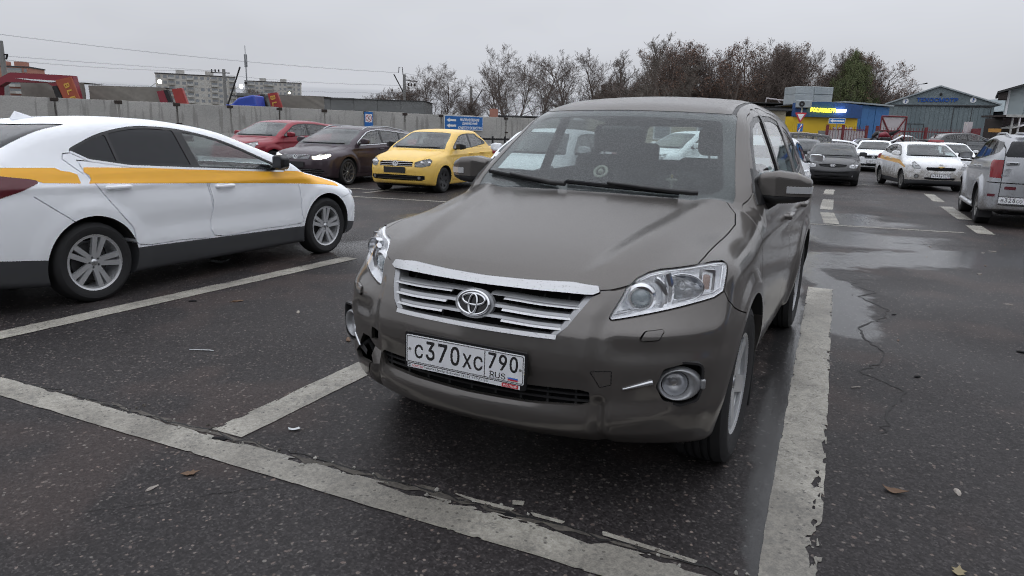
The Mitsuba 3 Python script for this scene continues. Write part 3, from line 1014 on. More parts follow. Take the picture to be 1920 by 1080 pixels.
for i in range(34):
    x, y = (rs.uniform(1.7, 7.5), rs.uniform(2.2, 10.0)) if i < 24 else (rs.uniform(-3.2, 0.3), rs.uniform(1.8, 5.5))
    if y > 12 or (i < 24 and x < 0.45 * y + .3):
        continue
    k = thing('debris_bit', 'tiny dark bit of bark or leaf strewn on the wet asphalt', 'litter', 'bits of bark and leaf strewn on the asphalt')
    s = rs.uniform(.008, .026)
    m = trimesh.creation.icosphere(1, 1.0)
    m.vertices *= np.array([s * rs.uniform(1, 2), s * .6, s * .3]) * (1 + .2 * rs.randn(len(m.vertices), 1))
    m.apply_transform(trimesh.transformations.rotation_matrix(rs.rand() * 6, [0, 0, 1]))
    m.apply_translation([x, y, s * .2])
    put(k, m, ('leaf_brown', 'matt_black', 'twig_pale')[i % 3])
# ------------------------------------------------------------------ background
def back_mats():
    def conc(p, n, uv):
        a = fbm(p.x * 0.5, p.y * 0.5, p.z * 0.9, 4)
        s = fbm((p.x + p.y) * 5, 0.0, p.z * 0.6, 3)
        g = noise(p.x * 26, p.y * 26, p.z * 26)
        c = mix(mi.Color3f(0.31, 0.305, 0.29), mi.Color3f(0.46, 0.45, 0.425), a) * (0.8 + 0.3 * g)
        drip = smoothstep(0.56, 0.74, s + 0.10 * (fbm(p.x * 3, p.y * 3, p.z * 3, 2) - 0.5))
        return mix(c, mi.Color3f(0.13, 0.122, 0.112), drip * 0.45)
    scene['concrete'] = pr(mikit.proc(conc), 0.85, specular=0.3)

    def concd(p, n, uv):
        s = fbm((p.x + p.y) * 9, 0.0, p.z * 0.8, 3)
        return mix(mi.Color3f(0.27, 0.262, 0.245), mi.Color3f(0.075, 0.07, 0.064), smoothstep(0.38, 0.6, s))
    scene['concrete_stained'] = pr(mikit.proc(concd), 0.9, specular=0.2)
    flat('bracket_rust', (0.030, 0.022, 0.018), 0.8)
    flat('sign_blue', (0.015, 0.12, 0.38), 0.4)
    flat('sign_white', (0.70, 0.72, 0.74), 0.45)
    flat('sign_red', (0.45, 0.03, 0.04), 0.45)
    flat('galv', (0.28, 0.29, 0.30), 0.5, metallic=0.5)
    flat('pole_concrete', (0.20, 0.20, 0.195), 0.85)
    flat('wire', (0.16, 0.165, 0.175), 0.6)
    flat('crimson', (0.20, 0.014, 0.028), 0.38, clearcoat=0.5)
    flat('crimson_light', (0.30, 0.035, 0.03), 0.42)
    flat('brick_orange', (0.32, 0.07, 0.035), 0.6)
    flat('gold_letter', (0.55, 0.33, 0.06), 0.5)
    flat('dark_steel', (0.012, 0.011, 0.012), 0.6)

    def tarp(p, n, uv):
        f = noise((p.x * 0.8 + p.z * 1.5) * 3, p.y * 0.5, p.z)
        return mix(mi.Color3f(0.13, 0.12, 0.105), mi.Color3f(0.24, 0.225, 0.20), f * 0.7 + 0.3 * noise(p.x * 7, p.y * 7, p.z * 7))
    scene['tarpaulin'] = pr(mikit.proc(tarp), 0.6)
    flat('blue_tarp', (0.02, 0.055, 0.34), 0.35)
    scene['grey_clad'] = pr(mikit.proc(lambda p, n, uv: mix(mi.Color3f(0.11, 0.115, 0.115), mi.Color3f(0.17, 0.175, 0.175), fbm(p.x * 0.8, p.y * 0.8, p.z * 2, 3))), 0.6)
    scene['panel_block'] = pr(mikit.proc(lambda p, n, uv: mix(mi.Color3f(0.38, 0.37, 0.345), mi.Color3f(0.48, 0.465, 0.43), fbm(p.x * 0.15, p.y * 0.15, p.z * 0.4, 3))), 0.85)  # lightened: distance haze is put into this wall colour
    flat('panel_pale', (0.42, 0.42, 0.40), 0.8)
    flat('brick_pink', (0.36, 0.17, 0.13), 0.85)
    flat('far_window', (0.20, 0.215, 0.23), 0.15, specular=0.7)  # lifted as well, for the haze over the far blocks
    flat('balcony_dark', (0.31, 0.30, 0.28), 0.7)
    flat('roof_dark', (0.05, 0.05, 0.052), 0.7)
    flat('bark', (0.125, 0.102, 0.09), 0.9, specular=0.2)
    flat('bark_pale', (0.16, 0.142, 0.125), 0.9, specular=0.2)
    scene['dead_leaf'] = pr(mikit.proc(lambda p, n, uv: mix(mi.Color3f(0.13, 0.080, 0.062), mi.Color3f(0.22, 0.13, 0.09), noise(p.x * 2.1, p.y * 2.1, p.z * 2.1))), 0.8, specular=0.2)
    scene['green_leaf'] = pr(mikit.proc(lambda p, n, uv: mix(mi.Color3f(0.075, 0.10, 0.045), mi.Color3f(0.17, 0.19, 0.085), noise(p.x * 1.1, p.y * 1.1, p.z * 1.1))), 0.7, specular=0.3)
    flat('brush', (0.075, 0.055, 0.045), 0.95, specular=0.1)
    flat('clad_black', (0.016, 0.017, 0.020), 0.5)
    flat('kiosk_blue', (0.018, 0.065, 0.20), 0.4)
    flat('kiosk_yellow', (0.62, 0.42, 0.02), 0.5)
    flat('shed_blue', (0.05, 0.16, 0.38), 0.5)
    scene['zinc'] = pr(mikit.proc(lambda p, n, uv: mix(mi.Color3f(0.27, 0.31, 0.33), mi.Color3f(0.44, 0.48, 0.49), fbm(p.x * 1.5, p.y * 1.5, p.z * 1.5, 3))), 0.45, metallic=0.4)
    scene['hangar_steel'] = pr(mikit.proc(lambda p, n, uv: mix(mi.Color3f(0.105, 0.14, 0.155), mi.Color3f(0.19, 0.23, 0.24), fbm(p.x * 0.9, p.y * 0.9, p.z * 0.5, 4))), 0.55)
    flat('hangar_letter', (0.01, 0.07, 0.30), 0.4)
    flat('fence_red', (0.15, 0.022, 0.026), 0.5)
    flat('board_pale', (0.48, 0.45, 0.46), 0.6)
    scene['siding'] = pr(mikit.proc(lambda p, n, uv: mix(mi.Color3f(0.30, 0.35, 0.36), mi.Color3f(0.36, 0.41, 0.42), noise(p.x, p.y, p.z * 2))), 0.6)
    flat('siding_cream', (0.42, 0.38, 0.28), 0.6)
    flat('porch_brown', (0.028, 0.02, 0.018), 0.6)
    flat('porch_post', (0.40, 0.40, 0.38), 0.6)
    flat('banner_orange', (0.45, 0.22, 0.05), 0.6)
    flat('lit_white', (0.9, 0.9, 1.0), 0.5)
    flat('lit_yellow', (0.9, 0.8, 0.1), 0.5)
    flat('lit_street', (1, 1, 1), 0.5)
    EMIT['lit_white'] = (1.5, 1.45, 1.8)
    EMIT['lit_yellow'] = (0.85, 0.72, 0.02)
    EMIT['lit_street'] = (9, 8.4, 6.0)


back_mats()
TX = lambda x, y, z=0: trimesh.transformations.translation_matrix([x, y, z])
RZ = lambda a: trimesh.transformations.rotation_matrix(math.radians(a), [0, 0, 1])


def at_plane(o, ang):
    """matrix that stands a drawing (x right, y up) on a wall whose right-hand direction has the angle ang in plan, facing the viewer"""
    c, s = math.cos(math.radians(ang)), math.sin(math.radians(ang))
    return basis(o, (c, s, 0), (0, 0, 1), (s, -c, 0))


# --- concrete slab fence
FA, FD = np.array([-26.22, 36.0]), np.array([math.cos(math.radians(37.53)), math.sin(math.radians(37.53))])
fe = thing('concrete_fence', 'long stained grey concrete slab fence behind the cars at left', 'fence')
FANG = 37.53
rs = np.random.RandomState(3)
for i in range(-3, 14):
    s0 = 2.3 + 2.97 * i
    M = at_plane((*(FA + FD * s0), 0), FANG)
    dz = 0.02 * rs.randn()
    k = uniq(f'{fe}__slab')
    put(k, mv(box(0.045, 2.925, 0.0, 2.44 + dz, -0.14, 0.0, 0.012), M @ trimesh.transformations.rotation_matrix(rs.normal(0, .006), [1, 0, 0])), 'concrete')
    k = uniq(f'{fe}__post')
    put(k, mv(box(-0.13, 0.13, 0, 2.40, -0.24, -0.02, 0.01), M), 'concrete_stained')
    put(uniq(f'{fe}__bracket'), mv(box(-0.20, 0.18, 2.26, 2.44, -0.05, 0.03, 0.02), M), 'bracket_rust')
    if i % 2 == 0:
        put(uniq(f'{fe}__bracket'), mv(box(-0.10, 0.22, 1.24, 1.33, -0.05, 0.03, 0.02), M), 'bracket_rust')
    put(uniq(f'{fe}__streak_board'), mv(box(-0.03, 0.035, 1.45, 2.26, -0.03, 0.006, 0.003), M), 'concrete_stained')
pb = thing('low_barrier', 'row of low concrete barrier blocks at the foot of the slab fence', 'barrier')
for i in range(-2, 13):
    M = at_plane((*(FA + FD * (1.0 + 3.0 * i) - np.array([-FD[1], FD[0]]) * 2.2), 0), FANG)
    m = mv(ext(sg.Polygon([(-.30, 0), (.30, 0), (.26, .18), (.12, .45), (.09, .82), (-.09, .82), (-.12, .45), (-.26, .18)]), 2.9), np.array([[0, 0, 1, 0.0], [0, 1, 0, 0], [-1, 0, 0, 0], [0, 0, 0, 1]]))
    put(uniq(f'{pb}__block'), mv(m, M), 'concrete')
rl = thing('metal_railing', 'dark metal railing beside the yellow car in front of the fence', 'railing')
for i in range(9):
    M = at_plane((*(FA + FD * (27.5 + 1.1 * i) - np.array([-FD[1], FD[0]]) * 3.0), 0), FANG)
    put(uniq(f'{rl}__post'), mv(box(-.05, .05, 0, 1.0, -.05, .05), M), 'dark_steel')
    put(uniq(f'{rl}__rail'), mv(box(-.02, 1.12, .72, .86, -.03, .03), M), 'dark_steel')
# signs on the fence
M = at_plane((*(FA + FD * 20.25), 0) - np.array([-FD[1], FD[0], 0]) * 0.06, FANG)
k = thing('fence_sign', 'small upright blue and white sign with a red crossed ring on the fence', 'sign')
put(f'{k}__board', mv(box(-.31, .31, 1.42, 2.40, 0, .03), M), 'sign_blue')
put(f'{k}__field', mv(box(-.25, .25, 1.72, 2.26, .03, .036), M), 'sign_white')
put(f'{k}__ring', mv(ext(sg.Point(0, 1.99).buffer(.23, 24).difference(sg.Point(0, 1.99).buffer(.19, 24)).union(affinity.rotate(sg.box(-.21, 1.97, .21, 2.01), -45)), .006), M @ TX(0, 0, .036)), 'sign_red')
put(f'{k}__figure', mv(ext(sg.LineString([(-.08, 1.86), (0, 1.98), (.03, 2.1)]).buffer(.022).union(sg.LineString([(.08, 1.88), (0, 1.98)]).buffer(.02)), .005), M @ TX(0, 0, .036)), 'plate_ink')
M = at_plane((*(FA + FD * 28.0), 0) - np.array([-FD[1], FD[0], 0]) * 0.08, FANG)
k = thing('direction_sign', 'wide blue direction sign with two white left arrows on the fence', 'sign')
put(f'{k}__board', mv(box(-1.72, 1.72, 1.36, 2.40, 0, .04), M), 'sign_white')
put(f'{k}__field', mv(box(-1.68, 1.68, 1.40, 2.36, .04, .045), M), 'sign_blue')
for z in (2.07, 1.67):
    put(uniq(f'{k}__arrow'), mv(ext(sg.Polygon([(-1.55, z), (-1.28, z + .16), (-1.28, z + .075), (-.72, z + .075), (-.72, z - .075), (-1.28, z - .075), (-1.28, z - .16)]), .004), M @ TX(0, 0, .045)), 'sign_white')
for t, w_, z, x in (('НАПРАВЛЕНИЕ', 1.72, 2.12, .50), ('ДВИЖЕНИЯ', 1.36, 1.84, .50), ('К МЕСТУ ОСМОТРА', 2.16, 1.54, .54)):
    put(uniq(f'{k}__lettering'), mv(ext(fit(glyphs(t, .2, 3), w_, .21, x, z), .004), M @ TX(0, 0, .045)), 'sign_white')

# --- behind the fence: red carriers with tarpaulin loads, a blue sheet, a grey block
def tilted(poly, depth, o, mat, key, ang=FANG):
    put(uniq(key), mv(ext(poly, depth), at_plane(o, ang)), mat)


def carrier(name, label, x, y, w0):
    k = thing(name, label, 'truck')
    return k


k = thing('red_carrier', 'dark red carrier with a sloping window frame and yellow letters above the fence', 'truck')
O = (-33.4, 46.0, 0)
frame = sg.Polygon([(-1.2, 2.0), (-1.1, 3.25), (0.0, 3.62), (1.1, 4.14), (5.05, 4.05), (5.35, 2.0), (4.4, 2.0), (3.75, 3.35), (3.35, 3.57), (.75, 3.54), (.25, 3.25), (.1, 2.0)])
tilted(frame, .5, O, 'crimson', f'{k}__frame', 0)
tilted(sg.Polygon([(1.4, 3.80), (4.0, 3.70), (4.05, 3.63), (3.6, 3.60), (2.2, 3.70)]), .05, (O[0], O[1] - .5, 0), 'sign_white', f'{k}__edge_strip', 0)
post = sg.Polygon([(4.0, 3.72), (5.02, 3.98), (5.62, 2.0), (4.62, 2.0)])
tilted(post, .12, (O[0], O[1] - .52, 0), 'brick_orange', f'{k}__post', 0)
tilted(sg.Polygon([(3.72, 3.35), (4.02, 3.4), (4.58, 2.0), (4.1, 2.0)]), .06, (O[0], O[1] - .54, 0), 'dark_steel', f'{k}__slot', 0)
for i, c in enumerate('BLE'):
    g_ = affinity.rotate(fit(glyphs(c, .3, 3), .30, .34), -74, origin=(0, 0))
    tilted(affinity.translate(g_, 4.72 + .155 * i, 3.42 - .40 * i), .02, (O[0], O[1] - .645, 0), 'gold_letter', f'{k}__letter', 0)
rs = np.random.RandomState(8)


def load(name, label, x0, x1, y0, y1, z1, seed, mat='tarpaulin', sag=.08):
    kk = thing(name, label, 'load')
    n, m_ = 26, 10
    X, Y = np.meshgrid(np.linspace(x0, x1, n), np.linspace(y0, y1, m_), indexing='ij')
    Z = z1 + sag * (meshkit.fbm(np.stack([X * .9, Y * .9, X * 0 + seed], -1), 3) - .5)
    top = np.stack([X, Y, Z], -1)
    front = np.stack([X[:, :1].repeat(8, 1) + .03 * np.sin(np.arange(8)), np.full((n, 8), y0) - .10 * meshkit.fbm(np.stack([X[:, :1].repeat(8, 1) * 1.6, np.tile(np.arange(8) * .6, (n, 1)), np.full((n, 8), seed)], -1), 3), np.linspace(1, 0, 8)[None] * (Z[:, :1] - 1.0) + 1.0], -1)
    V, F, kx = [], [], 0
    for g_ in (top, front):
        a, b = g_.shape[:2]
        idx = np.arange(a * b).reshape(a, b) + kx
        q = np.stack([idx[:-1, :-1], idx[1:, :-1], idx[1:, 1:], idx[:-1, 1:]], -1).reshape(-1, 4)
        V.append(g_.reshape(-1, 3))
        F += [q[:, [0, 1, 2]], q[:, [0, 2, 3]]]
        kx += a * b
    sh = trimesh.Trimesh(np.vstack(V), np.vstack(F), process=False)
    put(f'{kk}__sheet', sh, mat, smooth=True)
    put(f'{kk}__bed', box(x0 + .1, x1 - .1, y0 + .15, y1, .9, 1.3), 'dark_steel')
    for xx in np.linspace(x0 + .8, x1 - .8, 3):
        w_ = trimesh.creation.cylinder(.5, .3, sections=24)
        w_.apply_transform(trimesh.transformations.rotation_matrix(math.pi / 2, [1, 0, 0]))
        w_.apply_translation([xx, y0 + .4, .5])
        put(uniq(f'{kk}__wheel'), w_, 'rubber', smooth=40)
    return kk


load('tarpaulin_load', 'grey wrinkled tarpaulin seen through the red carrier frame', -33.2, -28.9, 47.6, 50, 3.75, 1)
load('tarpaulin_load', 'long brownish tarpaulin load between the two red posts', -28.4, -23.3, 47.2, 50, 3.56, 2)
load('tarpaulin_load', 'grey sheeted load behind the blue cover at left', -17.9, -14.0, 51.5, 54, 3.45, 3)
for (x, y, lab1, lab2, let) in ((-23.55, 47.0, 'dark red post stub left of the plain red slab over the fence', 'plain red slab leaning above the fence', ''), (-18.15, 49.5, 'dark red post stub right of the blue cover', 'red leaning slab with yellow letters right of the blue cover', 'BLE')):
    k = thing('carrier_stub', lab1, 'post')
    tilted(sg.Polygon([(-.12, 3.28), (.32, 3.36), (.75, 2.0), (.2, 2.0)]), .3, (x, y, 0), 'crimson', f'{k}__face', 0)
    tilted(sg.Polygon([(.33, 3.36), (.58, 3.40), (1.0, 2.0), (.76, 2.0)]), .28, (x, y, 0), 'dark_steel', f'{k}__side', 0)
    k = thing('carrier_slab', lab2, 'post')
    tilted(rnd(sg.Polygon([(.85, 3.46), (1.52, 3.55), (1.98, 2.0), (1.2, 2.0)]), .06), .25, (x, y, 0), 'crimson_light', f'{k}__face', 0)
    for i, c in enumerate(let[:2 if let else 0]):
        g_ = affinity.rotate(fit(glyphs(c, .3, 3), .28, .34), -78, origin=(0, 0))
        tilted(affinity.translate(g_, 1.23 + .10 * i, 3.18 - .42 * i), .02, (x, y - .26, 0), 'gold_letter', f'{k}__letter', 0)
k = thing('blue_cover', 'bright blue tarpaulin cover bulging above the fence', 'cover')
bl = blob([(-19.3, 47.6, 2.3), (-18.6, 47.6, 2.92), (-17.7, 47.6, 3.12), (-17.5, 47.6, 2.3), (-19.3, 49, 2.3), (-18.6, 49, 2.92), (-17.6, 49, 3.12), (-17.5, 49, 2.2)], .14)
put(f'{k}__sheet', mv(bl, np.eye(4)), 'blue_tarp', smooth=25)
put(f'{k}__hem', tube([(-19.45, 47.42, 2.55), (-18.5, 47.40, 2.52), (-17.4, 47.42, 2.58)], .05), 'blue_tarp', smooth=40)
for xx in (-19.1, -17.8):
    put(uniq(f'{k}__stand'), box(xx - .06, xx + .06, 48.2, 48.32, 0, 2.2), 'dark_steel')
k = thing('flat_roofed_block', 'long low grey clad building with a flat top behind the fence', 'building')
for i in range(8):
    x0, x1 = -24.5 + 2.05 * i, -24.5 + 2.05 * (i + 1)
    put(uniq(f'{k}__wall_panel'), box(x0 + .012, x1 - .012, 62 - .02 * (i % 2), 68, 0, 3.95 - .035 * i), 'grey_clad')
put(f'{k}__roof', box(-24.6, -8.0, 61.9, 68.1, 3.70, 3.74), 'roof_dark')
k = thing('brick_hut', 'small brown hut with a low sloping roof at the end of the fence', 'hut')
put(f'{k}__chimney', box(-2.4, -1.7, 62, 62.7, 0, 3.25), 'brick_pink')
put(f'{k}__wall', box(-2.2, 3.4, 63, 66, 0, 2.5), 'brick_pink')
put(f'{k}__roof', mv(box(-1.72, 3.6, 62.6, 66.2, 2.62, 2.74), np.eye(4)), 'roof_dark')

# --- far apartment blocks: walls, windows, balconies
def block(name, label, o, ang, w, h, z0, floors, cols, wall, seed, bal, fh=2.8):
    k = thing(name, label, 'building')
    M = at_plane(o, ang)
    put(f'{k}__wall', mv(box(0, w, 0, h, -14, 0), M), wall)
    put(f'{k}__roof', mv(box(-.3, w + .3, h, h + .5, -14.3, .3), M), 'roof_dark')
    for xx in (.25, .62):
        put(uniq(f'{k}__roof_hatch'), mv(box(w * xx, w * xx + 4, h + .5, h + 2.6, -8, -4), M), wall)
    rs = np.random.RandomState(seed)
    cw = w / cols
    wm = [mikit.ply(mv(box(-.85, .85, 0, 1.45, -.1, .06), M)), mikit.ply(mv(box(-.55, .55, 0, 1.45, -.1, .06), M)), mikit.ply(mv(box(-1.5, 1.5, -.5, .55, 0, 1.1), M)), mikit.ply(mv(box(-1.4, 1.4, .6, 1.6, -.1, .1), M))]
    R = M[:3, :3]
    for f in range(floors):
        z = h - 1.9 - fh * f
        for c in range(cols):
            x = cw * (c + .5)
            t = R @ np.array([x, z, 0])
            tw = T4().translate(list(t))
            if c in bal:
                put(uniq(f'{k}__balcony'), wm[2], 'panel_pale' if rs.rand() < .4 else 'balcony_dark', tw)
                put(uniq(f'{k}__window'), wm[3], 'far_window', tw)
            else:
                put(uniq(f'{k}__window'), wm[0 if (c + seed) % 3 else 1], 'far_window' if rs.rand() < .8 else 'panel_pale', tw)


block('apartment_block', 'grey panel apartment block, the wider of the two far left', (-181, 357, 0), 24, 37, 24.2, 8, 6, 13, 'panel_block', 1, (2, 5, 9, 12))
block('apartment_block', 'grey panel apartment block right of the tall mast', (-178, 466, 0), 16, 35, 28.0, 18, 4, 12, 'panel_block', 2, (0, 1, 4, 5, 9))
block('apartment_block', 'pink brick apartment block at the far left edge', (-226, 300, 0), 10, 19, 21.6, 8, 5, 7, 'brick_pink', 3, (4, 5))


# --- poles, wires, lamps
def pole(name, label, x, y, h, r0, r1, mat='pole_concrete', lean=0.0):
    k = thing(name, label, 'pole')
    put(f'{k}__shaft', tube([(x, y, 0), (x + lean * h * .5, y, h * .5), (x + lean * h, y, h)], [r0, (r0 + r1) / 2, r1], 12), mat, smooth=40)
    return k


k = pole('power_pole', 'concrete power pole at the left picture edge', -39.5, 55, 7.0, .22, .17)
put(f'{k}__insulator', blob([(-39.1, 55, 6.0), (-39.2, 55, 5.7)], .07), 'dark_steel')
put(f'{k}__bracket', box(-39.5, -39.05, 54.96, 55.04, 5.95, 6.05), 'dark_steel')
k = pole('power_pole', 'catenary pole with a slanting strut in front of the apartment block', -32.85, 80, 7.2, .22, .17)
put(f'{k}__strut', tube([(-32.6, 80, 3.4), (-31.0, 80, 7.5)], .09), 'dark_steel')
put(f'{k}__crossarm', box(-34.3, -32.2, 79.95, 80.05, 6.75, 6.85), 'dark_steel')
for xx in (-34.2, -33.8, -33.4):
    put(uniq(f'{k}__insulator'), blob([(xx, 80, 6.95), (xx, 80, 7.1)], .08), 'dark_steel')
put(f'{k}__arm', tube([(-32.2, 80, 4.4), (-31.2, 80, 4.3), (-30.6, 80, 3.8)], .05), 'dark_steel')
k = thing('antenna_mast', 'tall thin antenna mast standing between the apartment blocks', 'mast')
put(f'{k}__shaft', tube([(-49.3, 130, 0), (-49.3, 130, 12.2)], [.16, .10], 10), 'galv', smooth=40)
for i, (dx, dy) in enumerate(((.2, 0), (-.2, .1), (0, -.2))):
    put(uniq(f'{k}__antenna_panel'), box(-49.3 + dx - .08, -49.3 + dx + .08, 130 + dy - .06, 130 + dy + .06, 11.3, 13.5), 'galv')
put(f'{k}__tip', tube([(-49.3, 130, 12.2), (-49.3, 130, 15.0)], .06, 8), 'galv')
put(f'{k}__equipment_box', box(-49.65, -49.2, 129.7, 130, 8.3, 8.7), 'dark_steel')
k = pole('power_pole', 'catenary pole with insulators and a long stay left of the round bare tree', -11.9, 75, 6.85, .20, .15)
put(f'{k}__stay', tube([(-11.95, 75, 4.9), (-13.0, 75, 6.85)], .06), 'dark_steel')
put(f'{k}__bracket', tube([(-12.05, 75, 6.8), (-12.1, 75, 7.55), (-12.45, 75, 7.55), (-12.5, 75, 7.0)], .04), 'dark_steel')
put(f'{k}__crossarm', tube([(-11.9, 75, 6.3), (-10.5, 75, 6.15)], .05), 'dark_steel')
for xx in (-11.45, -11.15, -10.8):
    put(uniq(f'{k}__insulator'), blob([(xx, 74.9, 5.75), (xx, 74.9, 5.9)], .09), 'dark_steel')
put(f'{k}__lower_arm', tube([(-11.8, 75, 4.55), (-10.9, 75, 4.75)], .05), 'dark_steel')
k = pole('power_pole', 'plain catenary pole with one raised strut above the blue direction sign', -5.55, 85, 6.45, .20, .16)
put(f'{k}__strut', tube([(-5.45, 85, 4.1), (-4.2, 85, 6.1)], .06), 'dark_steel')
put(f'{k}__arm', tube([(-4.9, 85, 4.9), (-3.9, 85, 4.9)], .03), 'dark_steel')


def wire(a, b, sag, r=.016, label=None):
    k = thing('overhead_wire', label, 'wire', None)
    t = np.linspace(0, 1, 24)[:, None]
    P = np.array(a) + (np.array(b) - np.array(a)) * t
    P[:, 2] -= sag * 4 * (t * (1 - t))[:, 0]
    put(k, tube(P, r, 5), 'wire', smooth=50)


wire((-39.6, 52, 7.35), (-12.5, 75, 7.0), .35, .014, 'topmost overhead wire, running from the left edge to the stayed pole')
wire((-39.4, 55, 5.9), (-33.8, 80, 7.0), .05, .013, 'overhead wire from the left pole to the strutted pole, the upper one')
wire((-39.4, 55, 5.6), (-33.4, 80, 7.0), .25, .013, 'overhead wire from the left pole to the strutted pole, the lower one')
wire((-33.0, 80, 6.6), (-12.1, 75, 5.75), .25, .013, 'overhead wire between the strutted pole and the stayed pole')
wire((-60, 90, 5.9), (-12.0, 75, 4.9), .2, .011, 'low overhead wire crossing in front of the apartment blocks')
wire((-12.1, 75, 7.0), (6, 88, 5.6), .2, .013, 'overhead wire going right from the stayed pole to the trees')
for (x, y, z, r, lab) in ((-80.2, 160, 9.9, .42, 'lit street lamp at the corner of the wide apartment block'), (-62.0, 160, 9.4, .42, 'lit street lamp left of the antenna mast'), (-51.2, 160, 8.3, .20, 'small lit street lamp under the second apartment block')):
    k = thing('street_lamp', lab, 'street lamp')
    put(f'{k}__pole', tube([(x - 2.2, y, 0), (x - 2.2, y, z - 1.2), (x - .3, y, z)], [.12, .09, .05], 8), 'galv', smooth=40)
    put(f'{k}__lamp', mv(trimesh.creation.icosphere(2, r), TX(x, y, z)), 'lit_street', smooth=True)
for (x, y, z, dx, lab) in ((47.6, 95, 10.4, 1.5, 'unlit street lamp on a curved arm above the trees, the leftmost'), (53.6, 95, 9.0, 1.9, 'unlit street lamp on a curved arm left of the shed gable'), (57.6, 97, 8.45, 1.2, 'unlit street lamp just right of the shed gable')):
    k = thing('street_lamp', lab, 'street lamp')
    t = np.linspace(0, 1, 10)
    arm = np.stack([x - dx + dx * t, np.full(10, y), z - .75 + .75 * np.sin(t * math.pi / 2)], 1)
    put(f'{k}__pole', tube(np.vstack([[(x - dx, y, 0)], arm]), .045, 8), 'galv', smooth=40)
    put(f'{k}__head', blob([(x - .1, y, z), (x + .42, y, z + .10)], [.05, .09]), 'dark_steel', smooth=40)
# --- right side: kiosk, sheds, shed with gable, fence, guard rail
k = thing('dark_shed', 'low black corrugated shed left of the blue and yellow kiosk', 'shed')
for i in range(11):
    x0 = 15.0 + .40 * i
    put(uniq(f'{k}__sheet'), box(x0, x0 + .385, 50 - .03 * (i % 2), 54, 0, 3.35 + .035 * i, .01), 'clad_black')
put(f'{k}__roof_edge', box(14.9, 19.45, 49.9, 54.1, 3.80, 3.86), 'roof_dark')
k = thing('pipe_frame', 'pale rusty pipe frame standing on the dark shed roof', 'frame')
put(f'{k}__pipe', cat([tube([(18.08, 52, 3.3), (18.1, 52, 4.26), (20.2, 52, 4.05)], .05), tube([(18.9, 52, 4.18), (19.6, 52, 3.5)], .03), tube([(16.3, 52, 3.95), (18.1, 52, 3.8)], .06)]), 'board_pale', smooth=40)
k = thing('kiosk', 'small kiosk with a yellow wall and a curved blue fascia with lit lettering', 'kiosk')
put(f'{k}__wall', box(17.95, 22.05, 46.0, 49.5, 0, 2.86), 'kiosk_yellow')
n = 24
xs = np.linspace(17.86, 22.2, n)
ztop = 3.70 + .12 * np.sin((xs - 17.86) / 4.34 * math.pi) - .06 * (xs - 17.86) / 4.3
yo = 45.86 - .25 * np.sin((xs - 17.86) / 4.34 * math.pi)
V = np.vstack([np.stack([xs, yo, xs * 0 + 2.84], 1), np.stack([xs, yo, ztop], 1), np.stack([xs, yo * 0 + 46.3, ztop], 1), np.stack([xs, yo * 0 + 46.3, xs * 0 + 2.84], 1)])
F = []
for i in range(n - 1):
    for q in range(4):
        a, b = q * n + i, ((q + 1) % 4) * n + i
        F += [(a, a + 1, b + 1), (a, b + 1, b)]
F += [(0, n, 2 * n), (0, 2 * n, 3 * n), (n - 1, 3 * n - 1, 2 * n - 1), (n - 1, 4 * n - 1, 3 * n - 1)]
fm = trimesh.Trimesh(V, F, process=False)
fm.fix_normals()
put(f'{k}__fascia', fm, 'kiosk_blue', smooth=30)
put(f'{k}__roof', box(17.9, 22.1, 46.2, 49.6, 3.58, 3.64), 'roof_dark')
put(f'{k}__pipe', box(18.22, 18.30, 45.7, 45.76, 2.9, 3.5), 'sign_white')
put(f'{k}__door', box(21.1, 21.85, 45.97, 46.02, 0, 2.1), 'board_pale')
put(f'{k}__window', box(19.6, 20.8, 45.97, 46.02, 1.0, 2.0), 'far_window')
put(f'{k}__poster', cat([box(20.5 + .34 * i, 20.76 + .34 * i, 45.95, 45.975, 1.95, 2.25) for i in range(4)]), 'board_pale')
M = at_plane((0, 45.50, 0), 0)
put(f'{k}__lit_lettering', mv(ext(fit(glyphs('ГОС.НОМЕРА', .3, 1), 1.62, .27, 19.52, 3.27), .05), M @ TX(0, 0, .06)), 'lit_yellow')
put(f'{k}__lit_panel', mv(rbox(20.36, 20.98, 3.15, 3.36, 0, .06, .02), M @ TX(0, 0, .02)), 'lit_white')
k = thing('metal_container', 'dented galvanised sheet box standing on the kiosk roof', 'container')
for i in range(2):
    for j in range(2):
        put(uniq(f'{k}__sheet'), box(18.46 + 1.25 * i, 19.70 + 1.25 * i, 47.6 + .02 * ((i + j) % 2), 49.6, 3.70 + .66 * j, 4.35 + .5 * j, .02), 'zinc')
k = thing('air_conditioner', 'grey air conditioner box on the left end of the blue fascia', 'air conditioner')
put(f'{k}__case', rbox(17.80, 18.72, 45.35, 45.70, 3.38, 3.84, .05), 'zinc')
put(f'{k}__fan', mv(lathe([(.05, .02), (.10, .03), (.17, .02), (.18, 0)], 24), basis((18.08, 45.34, 3.61), (1, 0, 0), (0, 0, 1), (0, -1, 0))), 'dark_steel')
put(f'{k}__bracket', cat([box(17.95, 18.0, 45.4, 46, 3.33, 3.38), box(18.5, 18.55, 45.4, 46, 3.33, 3.38)]), 'dark_steel')
k = thing('road_sign_post', 'give way triangle above a blue plate on one post before the kiosk', 'road sign')
put(f'{k}__post', tube([(15.96, 40, 0), (15.96, 40, 2.8)], .03, 8), 'galv', smooth=40)
tri = rnd(sg.Polygon([(-.34, .28), (.34, .28), (0, -.30)]), .03)
put(f'{k}__triangle_rim', mv(ext(tri, .02), at_plane((15.93, 39.95, 2.60), 0)), 'sign_red')
put(f'{k}__triangle', mv(ext(tri.buffer(-.075), .01), at_plane((15.93, 39.93, 2.60), 0)), 'sign_white')
